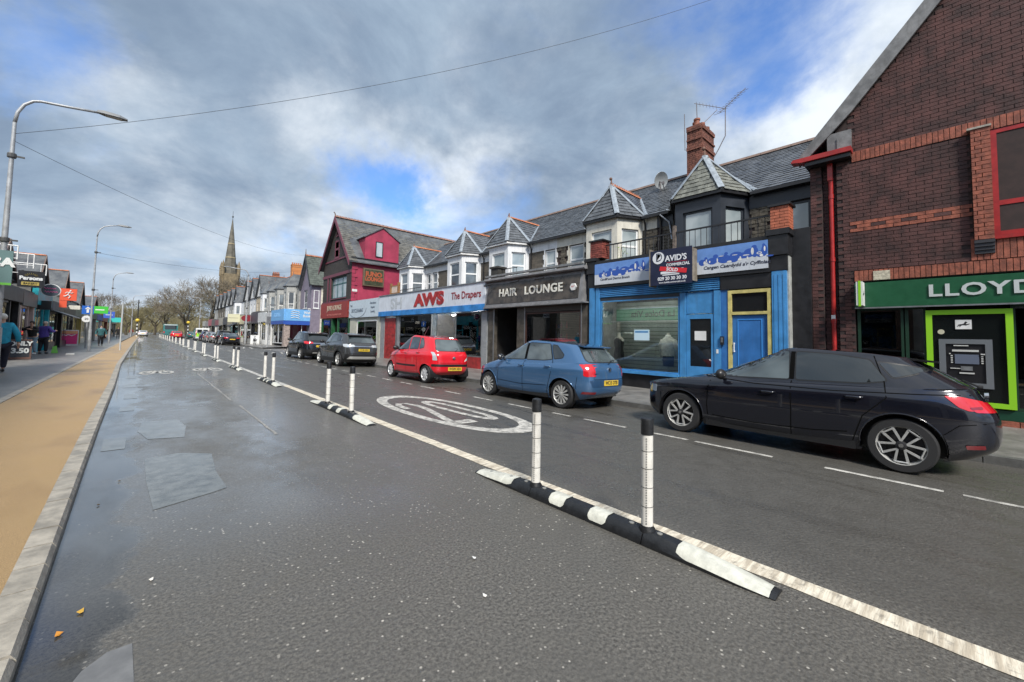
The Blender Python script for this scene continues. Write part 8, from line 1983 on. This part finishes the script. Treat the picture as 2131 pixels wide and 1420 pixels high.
    if scarf: B('collar', MB().lathe([(.09*k, 1.44*k), (.11*k, 1.47*k), (.095*k, 1.53*k), (.07*k, 1.54*k)], (0, -lean*k, 0), n=14), scarf, t, False, smooth='all')
    return t
def cloth(n, c): return mat(n, c, .85, var=.22, vs=9, bump=.5, bs=18)
person('walker in a turquoise coat and dark trousers at the left edge, back of head white', (-3.10, 19.0, .07), radians(-160), 1.72, cloth('turquoise_coat', (.02, .28, .42)), cloth('navy_trousers', (.02, .022, .04)), mat('white_hair', (.6, .58, .54), .8), TRIM,
       (-.32, .02, .86), (.36, -.28, .98), (-.30, .05, 1.12), (.32, -.02, 1.14), .16, .16, .04, bulk=1.12)
person('person in a purple padded coat with pale cap hugging another', (-3.86, 32.0, .07), radians(150), 1.68, cloth('purple_coat', (.07, .045, .26)), cloth('black_trousers', (.02, .02, .024)), mat('pale_cap', (.45, .38, .32), .8), TRIM,
       (-.25, -.35, 1.25), (.25, -.30, 1.30), (-.33, -.05, 1.18), (.33, -.05, 1.2), .06, .14, .06, bulk=1.2)
person('person in black jacket and pale blue jeans stretching one arm out to the left', (-4.12, 31.2, .07), radians(-35), 1.66, cloth('black_jacket', (.014, .014, .016)), cloth('light_jeans', (.22, .33, .42)), mat('dark_hair', (.03, .02, .016), .6), mat('white_trainers', (.6, .6, .58), .5),
       (-.82, -.20, 1.14), (.22, -.36, 1.32), (-.48, -.08, 1.22), (.34, -.12, 1.25), .06, -.0, .05, bulk=.95)
person('walking woman in dark teal coat coming towards the camera on the left pavement', (-2.62, 47.6, .07), radians(5), 1.66, cloth('dark_teal_coat', (.03, .11, .12)), cloth('black_trousers', (.02, .02, .024)), mat('dark_hair', (.03, .02, .016), .6), TRIM,
       (-.30, -.12, .90), (.30, -.05, .90), (-.32, .05, 1.12), (.32, .05, 1.12), .16, .12, .02, bulk=1.15, scarf=mat('grey_scarf', (.30, .36, .42), .8))
person('distant dark coated pedestrian with pale hat near the crossing', (-3.7, 83, .07), .3, 1.7, cloth('black_jacket', (.014, .014, .016)), cloth('black_trousers', (.02, .02, .024)), mat('white_hair', (.6, .58, .54), .8), TRIM, (-.28, -.05, .88), (.28, -.05, .88), (-.30, .03, 1.12), (.30, .03, 1.12), .14, .1)
person('second distant dark coated pedestrian beside the pale hatted one', (-2.9, 86, .07), -.2, 1.75, cloth('black_jacket', (.014, .014, .016)), cloth('black_trousers', (.02, .02, .024)), mat('dark_hair', (.03, .02, .016), .6), TRIM, (-.28, -.05, .88), (.28, -.05, .88), (-.30, .03, 1.12), (.30, .03, 1.12), .12, .1)
person('dark clothed pedestrian on the far right pavement beside the black saloon', (9.3, 59.0, .0), 2.6, 1.74, cloth('black_jacket', (.014, .014, .016)), cloth('black_trousers', (.02, .02, .024)), mat('dark_hair', (.03, .02, .016), .6), TRIM, (-.28, -.05, .88), (.28, -.05, .88), (-.30, .03, 1.12), (.30, .03, 1.12), .14, .1)
person('small pedestrian in red near the left crossing beacon', (-1.9, 112, .07), .2, 1.7, cloth('rust_red_coat', (.28, .05, .04)), cloth('black_trousers', (.02, .02, .024)), mat('dark_hair', (.03, .02, .016), .6), TRIM, (-.28, -.05, .88), (.28, -.05, .88), (-.30, .03, 1.12), (.30, .03, 1.12), .14, .1)
bc = thing('bicycle', 'bicycle leaning outside the far shops beyond the black saloon', 'bicycle', (9.6, 55.0, 0))
for yy in (-.5, .5): B('wheel', MB().tube([(0, yy+.33*cos(a*pi/9), .36+.33*sin(a*pi/9)) for a in range(19)], .022, 5), TRIM, bc, False)
B('frame', MB().tube([(0, -.5, .36), (0, -.2, .8), (0, .4, .82), (0, .5, .36)], .02, 5).tube([(0, -.2, .8), (0, 0, .36), (0, .4, .82)], .02, 5).tube([(0, -.5, .36), (0, 0, .36)], .015, 5), BLACK, bc, False)
B('handlebar', MB().tube([(-.25, .38, 1.0), (.25, .38, 1.0)], .015, 5).tube([(0, .4, .8), (0, .38, 1.0)], .015, 5), BLACK, bc, False); B('saddle', MB().ball((0, -.22, .92), .1, 8, 5, (.6, 1.2, .4)), BLACK, bc, False)
sh_ = thing('shrub', 'sparse green weed growing on the blue shop parapet behind the railing', 'plant', (10.75, 6.75, 3.85))
B('stem', MB().tube([(0, 0, 0), (.02, .03, .22), (0, -.02, .42)], .008, 4).tube([(0, 0, .05), (.04, -.12, .30)], .006, 4), mat('weed_stem', (.12, .14, .04), .8), sh_, False)
lf = MB()
for k in range(46):
    c = Vector((rnd.uniform(-.06, .06), rnd.uniform(-.20, .14), rnd.uniform(.05, .46))); a = Vector((rnd.uniform(-1, 1), rnd.uniform(-1, 1), rnd.uniform(-.4, .8))).normalized()*.035; b = a.orthogonal().normalized()*.012; lf.add([c-a, c+b, c+a, c-b], [(0, 1, 2, 3)])
B('leaves', lf, mat('weed_leaf', (.16, .24, .05), .7), sh_, False)
